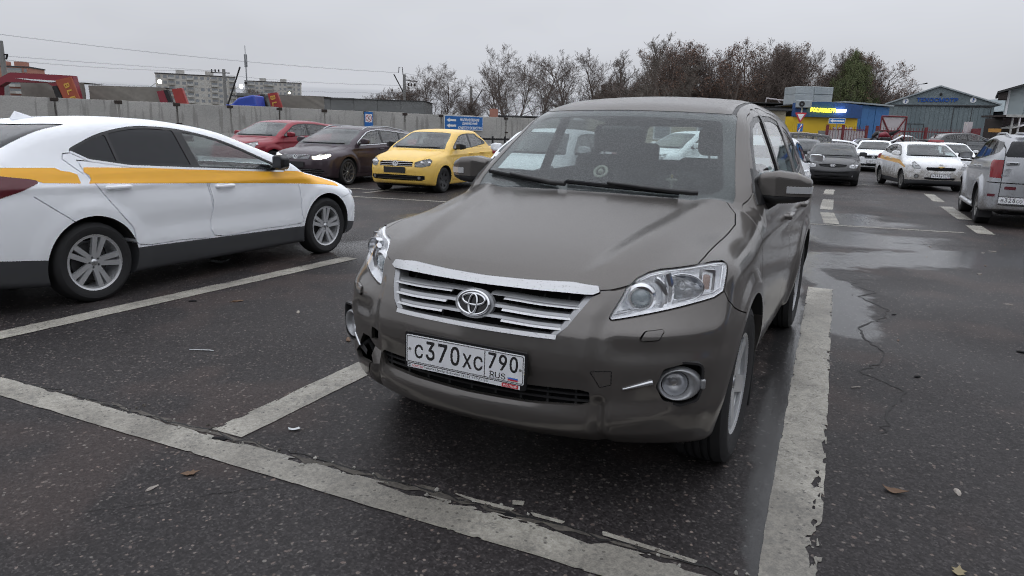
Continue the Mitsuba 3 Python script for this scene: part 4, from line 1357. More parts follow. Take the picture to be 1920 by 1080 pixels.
put(f'{k}__plate', mv(box(-.16, .16, -.22, .22, 0, .02), at_plane((15.97, 39.95, 2.06), 0)), 'sign_blue')
put(f'{k}__mark', mv(ext(sg.LineString([(-.05, -.2), (0, -.02), (.06, .16)]).buffer(.035), .01), at_plane((15.97, 39.93, 2.06), 0)), 'sign_white')
put(f'{k}__bar', mv(ext(sg.LineString([(-.10, -.12), (.10, .10)]).buffer(.02), .01), at_plane((15.97, 39.918, 2.06), 0)), 'sign_red')
k = thing('one_way_sign', 'blue one way sign with a long white arrow before the yellow wall', 'road sign')
put(f'{k}__board', mv(rnd(sg.box(0, 0, 1, 1), .01) and ext(rnd(sg.box(-.46, -.15, .46, .15), .03), .02), at_plane((18.0, 39.95, 2.48), 0)), 'sign_white')
put(f'{k}__field', mv(ext(rnd(sg.box(-.44, -.13, .44, .13), .025), .006), at_plane((18.0, 39.93, 2.48), 0)), 'sign_blue')
put(f'{k}__arrow', mv(ext(sg.Polygon([(-.40, 0), (-.22, .10), (-.22, .04), (.40, .04), (.40, -.04), (-.22, -.04), (-.22, -.10)]), .006), at_plane((18.0, 39.924, 2.48), 0)), 'sign_white')
put(f'{k}__post', tube([(18.05, 40.02, 0), (18.05, 40.02, 2.6)], .03, 8), 'galv', smooth=40)
k = thing('blue_shed', 'blue clad shed with a slanting roof right of the kiosk', 'shed')
for i in range(7):
    x0 = 22.3 + .47 * i
    put(uniq(f'{k}__sheet'), box(x0, x0 + .455, 49 - .025 * (i % 2), 53, 0, 3.90 - .03 * i, .008), 'shed_blue')
put(f'{k}__roof', mv(box(-1.7, 1.75, -2.3, 2.2, 0, .10), TX(23.95, 51, 3.86) @ trimesh.transformations.rotation_matrix(math.radians(3), [0, 1, 0])), 'zinc')
k = thing('red_steel_fence', 'red steel fence with bars and pale board gates before the big shed', 'fence')
for x in (19.13, 20.1, 21.55, 22.2, 25.2):
    put(uniq(f'{k}__post'), box(x - .07, x + .07, 43.55, 43.69, 0, 2.35), 'fence_red')
for (a, b) in ((19.2, 20.03), (20.17, 21.48)):
    put(uniq(f'{k}__board'), box(a, b, 43.64, 43.67, .3, 2.02), 'board_pale')
for (a, b) in ((19.2, 20.03), (20.17, 21.48), (22.27, 25.13), (25.27, 27.55)):
    for z in (.35, 2.08):
        put(uniq(f'{k}__rail'), box(a, b, 43.58, 43.63, z - .03, z + .03), 'fence_red')
    for x in np.arange(a + .12, b - .05, .17):
        put(uniq(f'{k}__bar'), tube([(x, 43.6, .3), (x, 43.6, 2.28)], .014, 5), 'fence_red')
g_ = uniq(f'{k}__gate')
put(f'{g_}__board', box(23.2, 24.7, 45.2, 45.24, .3, 2.95), 'board_pale')
for a, b in (((23.15, .3), (23.15, 3.0)), ((24.75, .3), (24.75, 3.0)), ((23.15, 3.0), (24.75, 3.0)), ((23.15, .3), (24.75, 3.0)), ((23.15, 3.0), (24.75, .3)), ((23.15, 2.1), (24.75, 2.1))):
    put(uniq(f'{g_}__bar'), tube([(a[0], 45.15, a[1]), (b[0], 45.15, b[1])], .045, 6), 'fence_red')
k = thing('red_gate_wing', 'solid red gate leaf standing open at the end of the red fence', 'gate')
put(f'{k}__leaf', mv(box(0, 1.6, -.03, .03, .5, 2.35), TX(27.95, 43.6, 0) @ RZ(-106)), 'fence_red')
put(f'{k}__pillar', box(27.6, 27.92, 43.5, 43.85, 0, 2.75), 'board_pale')
# the big steel shed
k = thing('steel_shed', 'big grey blue steel shed with a gable and blue lettering', 'building')
H0, W0 = 5.02, 8.75
O = (37.0, 71, 0)
SA = -26.0
M = at_plane(O, SA)
def gz(x):
    return 5.0 + 1.72 * min(x / 4.1, max(0, (W0 - x) / 4.6)) if 0 < x < W0 else 5.0
for i in range(22):
    a, b = W0 * i / 22, W0 * (i + 1) / 22
    put(uniq(f'{k}__sheet'), mv(box(a + .008, b - .008, 0, 5.0, -.2, .03 * (i % 2)), M), 'hangar_steel')
gab = sg.Polygon([(-.2, 5.0), (W0 + .2, 5.0), (W0 + .2, 5.15), (4.1, 6.74), (-.2, 5.12)])
put(f'{k}__gable', mv(ext(gab, .2), M @ TX(0, 0, -.1)), 'hangar_steel')
put(f'{k}__eave', mv(box(-.2, W0 + .2, 4.94, 5.04, .06, .16), M), 'roof_dark')
for pa, pb in (((-.4, 5.08), (4.1, 6.80)), ((4.1, 6.80), (W0 + .5, 5.10))):
    put(uniq(f'{k}__roof_slope'), mv(ext(sg.LineString([pa, pb]).buffer(.06, cap_style=2), 20), M @ TX(0, 0, -19.7)), 'zinc')
put(f'{k}__side_wall', mv(box(W0 - .1, W0, 0, 5, -19.5, -.2), M), 'hangar_steel')
put(f'{k}__side_wall_001', mv(box(0, .1, 0, 5, -19.5, -.2), M), 'hangar_steel')
USED.add(f'{k}__side_wall_001')
for a, b, z in ((1.0, 3.2, 3.2), (5.5, 8.5, 4.85)):
    for x in (a, (a + b) / 2, b):
        put(uniq(f'{k}__door_joint'), mv(box(x - .03, x + .03, 0, z, .03, .055), M), 'roof_dark')
    put(uniq(f'{k}__door_head'), mv(box(a, b, z - .03, z + .03, .03, .055), M), 'roof_dark')
put(f'{k}__lettering', mv(ext(fit(glyphs('ТЕХОСМОТР', .4, 4), 3.45, .40, 4.0, 5.50), .06), M @ TX(0, 0, .12)), 'hangar_letter')
for x, z in ((1.35, 5.36), (6.95, 5.50)):
    e = uniq(f'{k}__round_emblem')
    put(f'{e}__disc', mv(ext(sg.Point(x, z).buffer(.26, 24), .03), M @ TX(0, 0, .1)), 'sign_white')
    put(f'{e}__mark', mv(ext(sg.LineString([(x, z - .16), (x, z + .16)]).buffer(.03).union(sg.LineString([(x, z + .12), (x + .09, z + .02)]).buffer(.025)), .02), M @ TX(0, 0, .13)), 'hangar_letter')
put(f'{k}__lamp', mv(blob([(4.25, 6.0, .2), (4.25, 6.05, .1)], .11), M), 'dark_steel')
k = thing('shed_annex', 'dark low annex on the right side of the big shed', 'building')
put(f'{k}__wall', box(47.2, 56, 66.5, 78, 0, 4.5), 'clad_black')
put(f'{k}__roof', mv(ext(sg.Polygon([(47.2, 4.6), (54.4, 4.6), (53.0, 5.6), (51.4, 6.2), (49.5, 5.2)]), 10), at_plane((0, 80, 0), 0)), 'hangar_steel')
k = thing('porch_building', 'dark porch building with lit sign panels at the right edge', 'building')
put(f'{k}__wall', box(36.2, 48, 53, 55, 0, 3.4), 'porch_brown')
put(f'{k}__canopy', box(35.2, 48, 51.2, 54, 3.42, 3.56), 'porch_brown')
put(f'{k}__eave', box(35.15, 48, 51.1, 51.2, 3.40, 3.58), 'porch_post')
for x in (35.9, 36.4, 37.2, 37.7, 38.1):
    put(uniq(f'{k}__post'), box(x - .05, x + .05, 51.5, 51.6, 0, 3.4), 'porch_post')
put(f'{k}__stair_roof', mv(box(0, 2.4, -1.2, 0, 0, .08), TX(35.9, 52.6, 2.6) @ trimesh.transformations.rotation_matrix(math.radians(-16), [0, 1, 0])), 'porch_post')
put(f'{k}__rail', box(35.4, 37.4, 51.4, 51.45, 1.55, 1.62), 'porch_post')
put(f'{k}__lit_panel', box(36.72, 37.62, 51.0, 51.08, 2.92, 3.26), 'lit_white')
put(f'{k}__lit_letter', mv(ext(fit(glyphs('Ш', .3, 4), .42, .46, 37.92, 3.12), .05), at_plane((0, 51.05, 0), 0)), 'lit_yellow')
k = thing('banner', 'small orange banner hanging beside the porch', 'banner')
put(f'{k}__cloth', box(33.6, 34.5, 50.5, 50.53, 2.30, 2.55), 'banner_orange')
put(f'{k}__pole', tube([(33.9, 50.6, 0), (33.9, 50.6, 2.6)], .03, 6), 'dark_steel')
k = thing('clad_house', 'pale grey clad house with a dark roof edge at the right border', 'building')
M = at_plane((36.45, 53.2, 0), -33)
for i in range(9):
    a_, b_ = 1.05 * i, 1.05 * (i + 1)
    put(uniq(f'{k}__panel'), mv(ext(sg.Polygon([(a_ + .012, 3.57), (b_ - .012, 3.57), (b_ - .012, 5.42 + .34 * b_), (a_ + .012, 5.42 + .34 * a_)]), .12), M @ TX(0, 0, -.12)), 'siding')
put(f'{k}__side_wall', mv(box(0, .1, 3.57, 5.40, -7, -.13), M), 'siding')
put(f'{k}__corner_trim', mv(box(-.08, .06, 3.57, 5.42, -.05, .06), M), 'sign_white')
put(f'{k}__roof', mv(ext(sg.LineString([(-.72, 5.22), (9.6, 8.75)]).buffer(.07, cap_style=2), 8), M @ TX(0, 0, -7.2)), 'roof_dark')
put(f'{k}__soffit', mv(box(-.62, -.08, 4.72, 5.22, -.9, .5), M), 'porch_brown')
w_ = uniq(f'{k}__window')
put(f'{w_}__frame', mv(box(1.72, 3.0, 4.35, 5.62, 0, .06), M), 'sign_white')
put(f'{w_}__pane', mv(box(1.84, 2.88, 4.47, 5.5, .06, .075), M), 'far_window')
struct('road_bank', box(24.6, 70, 39.5, 64, -.02, .62, .05), 'asphalt')
k = thing('guard_rail', 'grey steel guard rail in front of the parked dark saloon', 'guard rail')
for zz in (1.0, 1.22):
    t = np.linspace(0, 1, 2)
    put(uniq(f'{k}__beam'), mv(ext(sg.Polygon([(0, 0), (.05, .02), (.05, .07), (0, .09), (0, .16), (.05, .18), (.04, .20), (-.02, .17), (-.02, .02)]), 9.0), basis((24.7, 38.7, zz + .12), (0, -1, 0), (0, 0, 1), (-1, 0, 0)) @ TX(0, 0, -9.0)), 'galv')
for x in np.arange(25.2, 33.5, 2.0):
    put(uniq(f'{k}__post'), box(x - .06, x + .06, 38.72, 38.82, 0, 1.5), 'dark_steel')
k = thing('cream_hut', 'cream boarded low building seen through the crossover windows', 'building')
for i in range(14):
    put(uniq(f'{k}__board'), box(4.0, 13.6, 36.0 - .012 * (i % 2), 40, .2 * i, .2 * i + .19), 'siding_cream')
for x in (5.2, 7.4, 9.6, 11.8):
    w_ = uniq(f'{k}__window')
    put(f'{w_}__frame', box(x - .45, x + .45, 35.93, 35.99, 1.2, 2.3), 'sign_white')
    put(f'{w_}__pane', box(x - .38, x + .38, 35.91, 35.95, 1.27, 2.23), 'far_window')
put(f'{k}__roof', box(3.8, 13.8, 35.7, 40.2, 2.80, 2.90), 'roof_dark')


# ------------------------------------------------------------------ trees
def prisms(A, B, ra, rb, n=3):
    """many tapered n-sided sticks as one mesh"""
    A, B = np.array(A), np.array(B)
    ra, rb = np.array(ra)[:, None, None], np.array(rb)[:, None, None]
    t = B - A
    t /= np.linalg.norm(t, axis=1, keepdims=True) + 1e-9
    h = np.where(np.abs(t[:, 2:3]) < .9, [[0, 0, 1.0]], [[1.0, 0, 0]])
    u = np.cross(t, h)
    u /= np.linalg.norm(u, axis=1, keepdims=True)
    v = np.cross(t, u)
    w = np.arange(n) * 2 * np.pi / n
    c = np.cos(w)[None, :, None] * u[:, None] + np.sin(w)[None, :, None] * v[:, None]
    V = np.concatenate([A[:, None] + c * ra, B[:, None] + c * rb], 1)
    N = len(A)
    i = np.arange(n)
    f = np.vstack([np.stack([i, (i + 1) % n, (i + 1) % n + n], 1), np.stack([i, (i + 1) % n + n, i + n], 1)])
    F = (np.arange(N)[:, None, None] * 2 * n + f[None]).reshape(-1, 3)
    return trimesh.Trimesh(V.reshape(-1, 3), F, process=False)


def bare_tree(seed, H, spread, levels=(11, 6, 5, 4), upward=.5, fork=.25, twig=.010, stems=1, droop=0.0):
    """(limbs mesh, twigs mesh, tip points) of a leafless tree H metres tall"""
    rs = np.random.RandomState(seed)
    big, fine, tips = ([], [], [], []), ([], [], [], []), []

    def add(lst, a, b, r0, r1):
        lst[0].append(a)
        lst[1].append(b)
        lst[2].append(r0)
        lst[3].append(r1)

    def grow(p, d, L, r, lev):
        n = 5 if lev == 0 else 4 if lev < 3 else 3
        pts, rr = [p], [r]
        for i in range(n):
            d = d + rs.normal(0, .07 + .035 * lev, 3) + np.array([0, 0, (upward * .26 if lev else .05) - droop * lev * .1])
            d /= np.linalg.norm(d)
            p = p + d * L / n
            q = r * (1 - .80 * (i + 1) / n) if lev else r * (1 - .72 * (i + 1) / n)
            add(big if lev < 2 else fine, pts[-1], p, rr[-1], max(q, twig))
            pts.append(p)
            rr.append(max(q, twig))
        if lev >= len(levels):
            tips.append(p)
            return
        m = levels[lev]
        m = max(2, int(m * rs.uniform(.75, 1.25)))
        for j in range(m):
            t = fork + (1 - fork) * (j + rs.rand()) / m if lev == 0 else .18 + .82 * (j + rs.rand()) / m
            x = min(t * n, n - 1e-3)
            i = int(x)
            o = pts[i] + (pts[i + 1] - pts[i]) * (x - i)
            dd = pts[i + 1] - pts[i]
            dd /= np.linalg.norm(dd)
            a = rs.rand() * 6.283
            s = np.array([math.cos(a), math.sin(a), 0])
            s = s - dd * (s @ dd)
            s /= np.linalg.norm(s) + 1e-9
            ang = rs.uniform(.5, .95) if lev == 0 else rs.uniform(.45, 1.05)
            nd = dd * math.cos(ang) + s * math.sin(ang)
            ll = (spread * (1.15 - .62 * t) if lev == 0 else L * rs.uniform(.38, .62) * (1.2 - .5 * t))
            grow(o, nd, ll, rr[i] * (.52 if lev == 0 else .55), lev + 1)
    for s_ in range(stems):
        a = rs.rand() * 6.283
        ln_ = .0 if stems == 1 else .22
        grow(np.array([.15 * math.cos(a) * (stems > 1), .15 * math.sin(a) * (stems > 1), -.05]), np.array([ln_ * math.cos(a), ln_ * math.sin(a), 1.0]) / math.hypot(1, ln_), H * .86, .018 * H / (1 + .35 * (stems - 1)), 0)
    return prisms(*big, n=5), prisms(*fine, n=3), np.array(tips)


def leaf_mesh(pts, n, size, seed, jit):
    rs = np.random.RandomState(seed)
    P = pts[rs.randint(0, len(pts), n)] + rs.normal(0, jit, (n, 3))
    a, b = rs.normal(0, 1, (n, 3)), rs.normal(0, 1, (n, 3))
    a /= np.linalg.norm(a, axis=1, keepdims=True)
    b -= a * (a * b).sum(1, keepdims=True)
    b /= np.linalg.norm(b, axis=1, keepdims=True)
    s = size * rs.uniform(.6, 1.3, (n, 1))
    V = np.stack([P - a * s, P + b * s * .6, P + a * s, P - b * s * .6], 1).reshape(-1, 3)
    i = np.arange(n)[:, None] * 4
    return trimesh.Trimesh(V, np.vstack([i + [0, 1, 2], i + [0, 2, 3]]), process=False)


KINDS = {}
for nm, args, lf_ in (('spreading', dict(seed=1, H=10, spread=5.2, levels=(11, 8, 6, 5), fork=.14, stems=2, upward=.35), None),
                      ('round', dict(seed=2, H=10, spread=4.2, levels=(15, 8, 6, 4), fork=.20, upward=.5), None),
                      ('tall', dict(seed=3, H=12, spread=3.6, levels=(16, 7, 6, 5), fork=.24, upward=.8), None),
                      ('brown', dict(seed=4, H=11, spread=4.4, levels=(13, 7, 6, 4), fork=.18, upward=.5), (1100, .085, 'dead_leaf', .15)),
                      ('thicket', dict(seed=5, H=8, spread=4.2, levels=(12, 8, 6, 4), fork=.06, stems=4, upward=.6), (400, .08, 'dead_leaf', .15)),
                      ('willow', dict(seed=6, H=10.5, spread=4.6, levels=(13, 7, 5, 3), fork=.22, upward=.3), (22000, .075, 'green_leaf', .22))):
    a, b, tips = bare_tree(**args)
    top_ = max(a.vertices[:, 2].max(), b.vertices[:, 2].max())
    for part, mesh, mt in (('limbs', a, 'bark'), ('twigs', b, 'bark' if nm != 'tall' else 'bark_pale')):
        scene[f'stock_{nm}_{part}'] = {'type': 'shapegroup', 'shape': {**mikit.ply(mesh, None, smooth=False), 'bsdf': {'type': 'ref', 'id': mt}}}
    if lf_:
        scene[f'stock_{nm}_leaves'] = {'type': 'shapegroup', 'shape': {**mikit.ply(leaf_mesh(tips, lf_[0], lf_[1], 9, lf_[3])), 'bsdf': {'type': 'ref', 'id': lf_[2]}}}
    KINDS[nm] = (top_, bool(lf_))


def plant(kind, x, y, h, rot, label, group=None, base=0.0, wide=1.0, name='bare_tree'):
    k = thing(name, label, 'tree', group)
    s = h / KINDS[kind][0]
    M = T4().translate([x, y, base]).rotate([0, 0, 1], rot).scale([s * wide, s * wide, s])
    for part, nm in (('limbs', 'trunk'), ('twigs', 'crown'), ('leaves', 'leaves')):
        if part == 'leaves' and not KINDS[kind][1]:
            continue
        scene[f'{k}__{nm}'] = {'type': 'instance', 'shapegroup': {'type': 'ref', 'id': f'stock_{kind}_{part}'}, 'to_world': M}
        USED.add(f'{k}__{nm}')


# single trees along the fence, left to right
plant('thicket', -17.0, 88, 5.6, 10, 'faint leafless thicket beyond the grey block, the left one', None, wide=1.3)
plant('thicket', -12.6, 86, 6.4, 80, 'faint leafless thicket beyond the grey block, the right one', None, wide=1.5)
plant('spreading', -7.6, 70, 7.9, 40, 'spreading bare tree right of the stayed catenary pole', None, wide=1.15)
plant('thicket', -5.0, 80, 5.0, 140, 'low brown thicket under the spreading bare tree', None, wide=1.2)
plant('round', -2.0, 74, 8.2, 15, 'small bare tree standing behind the plain catenary pole', None, wide=1.0)
plant('spreading', -0.6, 66, 9.2, 200, 'bare tree with a leaning fork left of the crossover roof', None, wide=1.0)
plant('round', 2.2, 68, 8.4, 120, 'dense round bare tree, second left of the crossover roof', None, wide=1.25)
plant('round', 5.0, 70, 9.4, 300, 'dark dense bare tree right over the left windscreen corner', None, wide=1.2)
plant('round', 8.2, 74, 9.9, 20, 'greyish bare tree above the left of the crossover roof', None, wide=1.15)
plant('tall', 11.6, 80, 10.4, 70, 'bare tree with red leaf remnants beside it above the windscreen', None, wide=1.5)
plant('brown', 15.0, 90, 9.6, 33, 'low tree with russet leaves left of the tallest bare tree', None, wide=.9)
plant('tall', 16.4, 86, 13.4, 150, 'tallest bare tree of the row, above the middle of the crossover roof', None, wide=1.15)
rs = np.random.RandomState(21)
WG = 'bare autumn trees of the wood behind the crossover'
for i in range(44):
    t = (i + rs.uniform(-.3, .3)) / 44
    x = 19 + 44 * t
    y = 92 + rs.uniform(-7, 16) + 8 * t
    hh = (np.interp(t, [0, .15, .4, .62, .72, .85, 1], [12.6, 12.2, 12.8, 12.0, 10.6, 8.6, 6.6])) * rs.uniform(.84, 1.08) * y / 90
    plant(('brown', 'round', 'brown', 'tall', 'thicket', 'brown')[rs.randint(6)], x, y, hh, rs.uniform(0, 360), 'bare brownish tree in the wood between the tallest tree and the big shed', WG, wide=rs.uniform(.9, 1.25))
plant('willow', 40.7, 89.5, 12.0, 0, 'willow still in dull green leaf, left one of the two green trees', None, wide=.72, name='willow_tree')
plant('willow', 42.3, 89.8, 11.2, 120, 'willow still in dull green leaf, right one of the two green trees', None, wide=.62, name='willow_tree')
plant('willow', 44.6, 91, 8.2, 50, 'low yellowish green willow at the foot of the green pair', None, wide=.7, name='willow_tree')
for i, (x, y, h) in enumerate(((58, 108, 8.6), (62, 110, 8.0), (66, 114, 7.4), (70, 118, 6.6), (54, 110, 9.0), (75, 122, 6.4))):
    plant('thicket', x, y, h, 40 * i, 'purplish bare thicket above the blue shed and the big shed roof', 'bare thickets left of the big shed', wide=1.3)
k = thing('underwood', 'brown tangled underwood filling the wood below the tree crowns', 'underwood', None, 'stuff')
for i in range(70):
    x = rs.uniform(14, 84)
    y = 100 + rs.uniform(0, 22) + .25 * (x - 14)
    M = T4().translate([x, y, -.6]).rotate([0, 0, 1], rs.uniform(0, 360)).scale([rs.uniform(.9, 1.3), rs.uniform(.9, 1.3), rs.uniform(.8, 1.12) * np.interp(x, [14, 50, 84], [1.1, 1.0, .7])])
    for q in ('limbs', 'twigs', 'leaves'):
        kk = f'{k}__{3 * i + ("limbs", "twigs", "leaves").index(q) + 1:03d}'
        scene[kk] = {'type': 'instance', 'shapegroup': {'type': 'ref', 'id': f'stock_thicket_{q}'}, 'to_world': M}
plant('thicket', -31.5, 84, 5.5, 10, 'reddish small tree before the wide apartment block', None, wide=1.0, name='small_tree')

# ------------------------------------------------------------------ what the bumper and doors mirror: buildings behind the viewer and to the right
for nm, lab, x0, x1, y0, y1, h in (('office_block', 'dark grey two storey office block standing behind the viewer', -26, 30, -22, -13, 6.2), ('garage_row', 'dark grey garage row on the right, outside the picture', 24, 30, -10, 10, 4.6)):
    k = thing(nm, lab, 'building')
    put(f'{k}__wall', box(x0, x1, y0, y1, 0, h), 'grey_clad')
    put(f'{k}__roof', box(x0 - .3, x1 + .3, y0 - .3, y1 + .3, h, h + .25), 'roof_dark')
    if nm == 'office_block':
        for i in range(14):
            for z in (1.0, 3.9):
                w_ = uniq(f'{k}__window')
                put(f'{w_}__frame', box(x0 + 2 + 4 * i, x0 + 4 + 4 * i, y1, y1 + .05, z, z + 1.6), 'sign_white')
                put(f'{w_}__pane', box(x0 + 2.1 + 4 * i, x0 + 3.9 + 4 * i, y1 + .05, y1 + .07, z + .1, z + 1.5), 'far_window')
    else:
        for i in range(6):
            put(uniq(f'{k}__door'), box(x0 - .05, x0, y0 + .5 + 3.3 * i, y0 + 3.4 + 3.3 * i, 0, 2.6), 'shed_blue' if i % 2 else 'fence_red')
# ------------------------------------------------------------------ the grey-brown crossover in front
def suv_body():
    prof = pc([(0.95, 0.70), (0.80, 0.845), (0.73, 0.893), (0.66, 0.925), (0.5, 0.975), (0.3, 1.02), (0.0, 1.085), (-0.2, 1.125), (-0.27, 1.138)])
    wsh = pc([(-0.27, 1.138), (-0.4, 1.235), (-0.62, 1.398), (-0.86, 1.562), (-1.0, 1.61), (-1.3, 1.652), (-1.8, 1.68), (-2.4, 1.672), (-3.0, 1.63), (-3.25, 1.60), (-3.6, 1.54)])

    def top(x, y):
        xs = x + 0.30 * y * y                                   # the windscreen is curved in plan
        z = np.where(xs > -0.27, prof(x + 0.30 * y * y * sstep(0.35, -0.1, x)), wsh(xs))
        hood = sstep(-0.36, -0.2, xs)
        ay = np.abs(y)
        rx = 0.44 + 0.17 * np.clip((0.7 - x) / 1.0, -0.2, 1.1)      # ridge line of the bonnet
        crown = 0.030 * (ay / 0.7) ** 2 + 0.09 * np.clip(ay - 0.62, 0, 1) ** 2 * 8 * 0.5
        ridge = 0.020 * sstep(rx - 0.10, rx, ay) - 0.024 * sstep(rx, rx + 0.16, ay)
        roof = 0.028 * (ay / 0.6) ** 2 + 0.02 * sstep(0.45, 0.62, ay)
        return z - hood * (crown - ridge) - (1 - hood) * roof * sstep(-0.5, -1.2, x)

    zz = [0.15, 0.3, 0.42, 0.55, 0.75, 0.9, 1.0, 1.08, 1.14, 1.3, 1.5, 1.7]
    sec = [-0.075, -0.045, -0.018, 0, 0.004, -0.006, -0.022, -0.045, -0.072, -0.135, -0.222, -0.31]
    xx = [-3.6, -3.2, -2.56, -1.6, -0.9, -0.2, 0.3, 0.9]
    wbx = [0.84, 0.875, 0.893, 0.89, 0.885, 0.888, 0.888, 0.875]
    tab = [[b + s + (-0.02 * max(0, (z - 1.1)) / 0.5 if x < -2.0 else 0) for z, s in zip(zz, sec)] for x, b in zip(xx, wbx)]
    base = Tab(xx, zz, tab)

    def W(x, z):
        w = base(x, z)
        for ax in (0.0, -2.56):
            r = np.sqrt((x - ax) ** 2 + (z - 0.37) ** 2)
            w = w + 0.022 * sstep(0.52, 0.44, r) * sstep(0.98, 0.78, z)
        w = w - 0.012 * sstep(-0.45, -0.6, x) * sstep(-2.2, -2.0, x) * bump(z, 0.52, 0.10)        # hollow along the doors
        w = w + 0.010 * sstep(-0.2, -0.6, x) * bump(z, 0.965, 0.03)                                # shoulder crease
        return w

    ya = [0.0, 0.2, 0.36, 0.51, 0.66, 0.76, 0.84, 0.89, 0.96]
    za = [0.15, 0.28, 0.345, 0.40, 0.46, 0.52, 0.62, 0.70, 0.77, 0.86, 0.95, 1.05]
    xt = [[0.70, 0.69, 0.66, 0.61, 0.53, 0.46, 0.38, 0.28, 0.05],
          [0.80, 0.79, 0.76, 0.71, 0.63, 0.55, 0.46, 0.36, 0.10],
          [0.880, 0.868, 0.838, 0.785, 0.700, 0.610, 0.50, 0.40, 0.13],
          [0.888, 0.877, 0.850, 0.800, 0.712, 0.622, 0.515, 0.42, 0.14],
          [0.868, 0.859, 0.836, 0.797, 0.715, 0.635, 0.53, 0.435, 0.15],
          [0.880, 0.869, 0.846, 0.805, 0.727, 0.645, 0.54, 0.44, 0.16],
          [0.885, 0.875, 0.852, 0.812, 0.738, 0.655, 0.55, 0.45, 0.17],
          [0.872, 0.862, 0.838, 0.79, 0.715, 0.63, 0.525, 0.43, 0.16],
          [0.845, 0.834, 0.808, 0.752, 0.665, 0.58, 0.475, 0.385, 0.14],
          [0.785, 0.776, 0.756, 0.705, 0.605, 0.51, 0.405, 0.31, 0.11],
          [0.71, 0.702, 0.684, 0.64, 0.55, 0.46, 0.365, 0.28, 0.08],
          [0.62, 0.615, 0.60, 0.565, 0.49, 0.41, 0.33, 0.25, 0.05]]
    X0 = Tab(za, ya, xt)

    def XF(y, z):
        x = X0(z, y)
        x = x + 0.016 * sstep(0.515, 0.455, y + (0.80 - z) * 0.06) * sstep(0.50, 0.60, z) * sstep(0.86, 0.78, z)      # the raised grille surround
        x = x + 0.012 * bump(z, 0.735, 0.035) * sstep(0.49, 0.56, y) - 0.010 * bump(z, 0.655, 0.035) * sstep(0.5, 0.58, y)
        x = x - 0.022 * bump(y, 0.505, 0.022) * sstep(0.50, 0.45, z) + 0.012 * sstep(0.51, 0.56, y) * bump(z, 0.42, 0.05)
        return x
    rp = pc([(0.2, -3.33), (0.4, -3.44), (0.6, -3.45), (0.8, -3.42), (1.0, -3.38), (1.2, -3.33), (1.5, -3.20), (1.7, -3.08)])

    def XR(y, z):
        return rp(z) + 0.08 * y * y + 0.22 * np.clip(np.abs(y) - 0.55, 0, 1) ** 2 * 3

    zb = pc([(0.9, 0.27), (0.6, 0.25), (0.3, 0.23), (-1.2, 0.24), (-2.6, 0.26), (-3.5, 0.36)])
    b = Body(top, W, XF, XR, zb, None, (-3.62, 1.02, 1.0, 0.14, 1.76), rs=0.05, rf=0.045, rr=0.08, rt=0.085,
             arch=[(0.0, 0.365, 0.405, 0.56), (-2.56, 0.365, 0.405, 0.56)], thick=0.022, tol=0.0003)
    return b
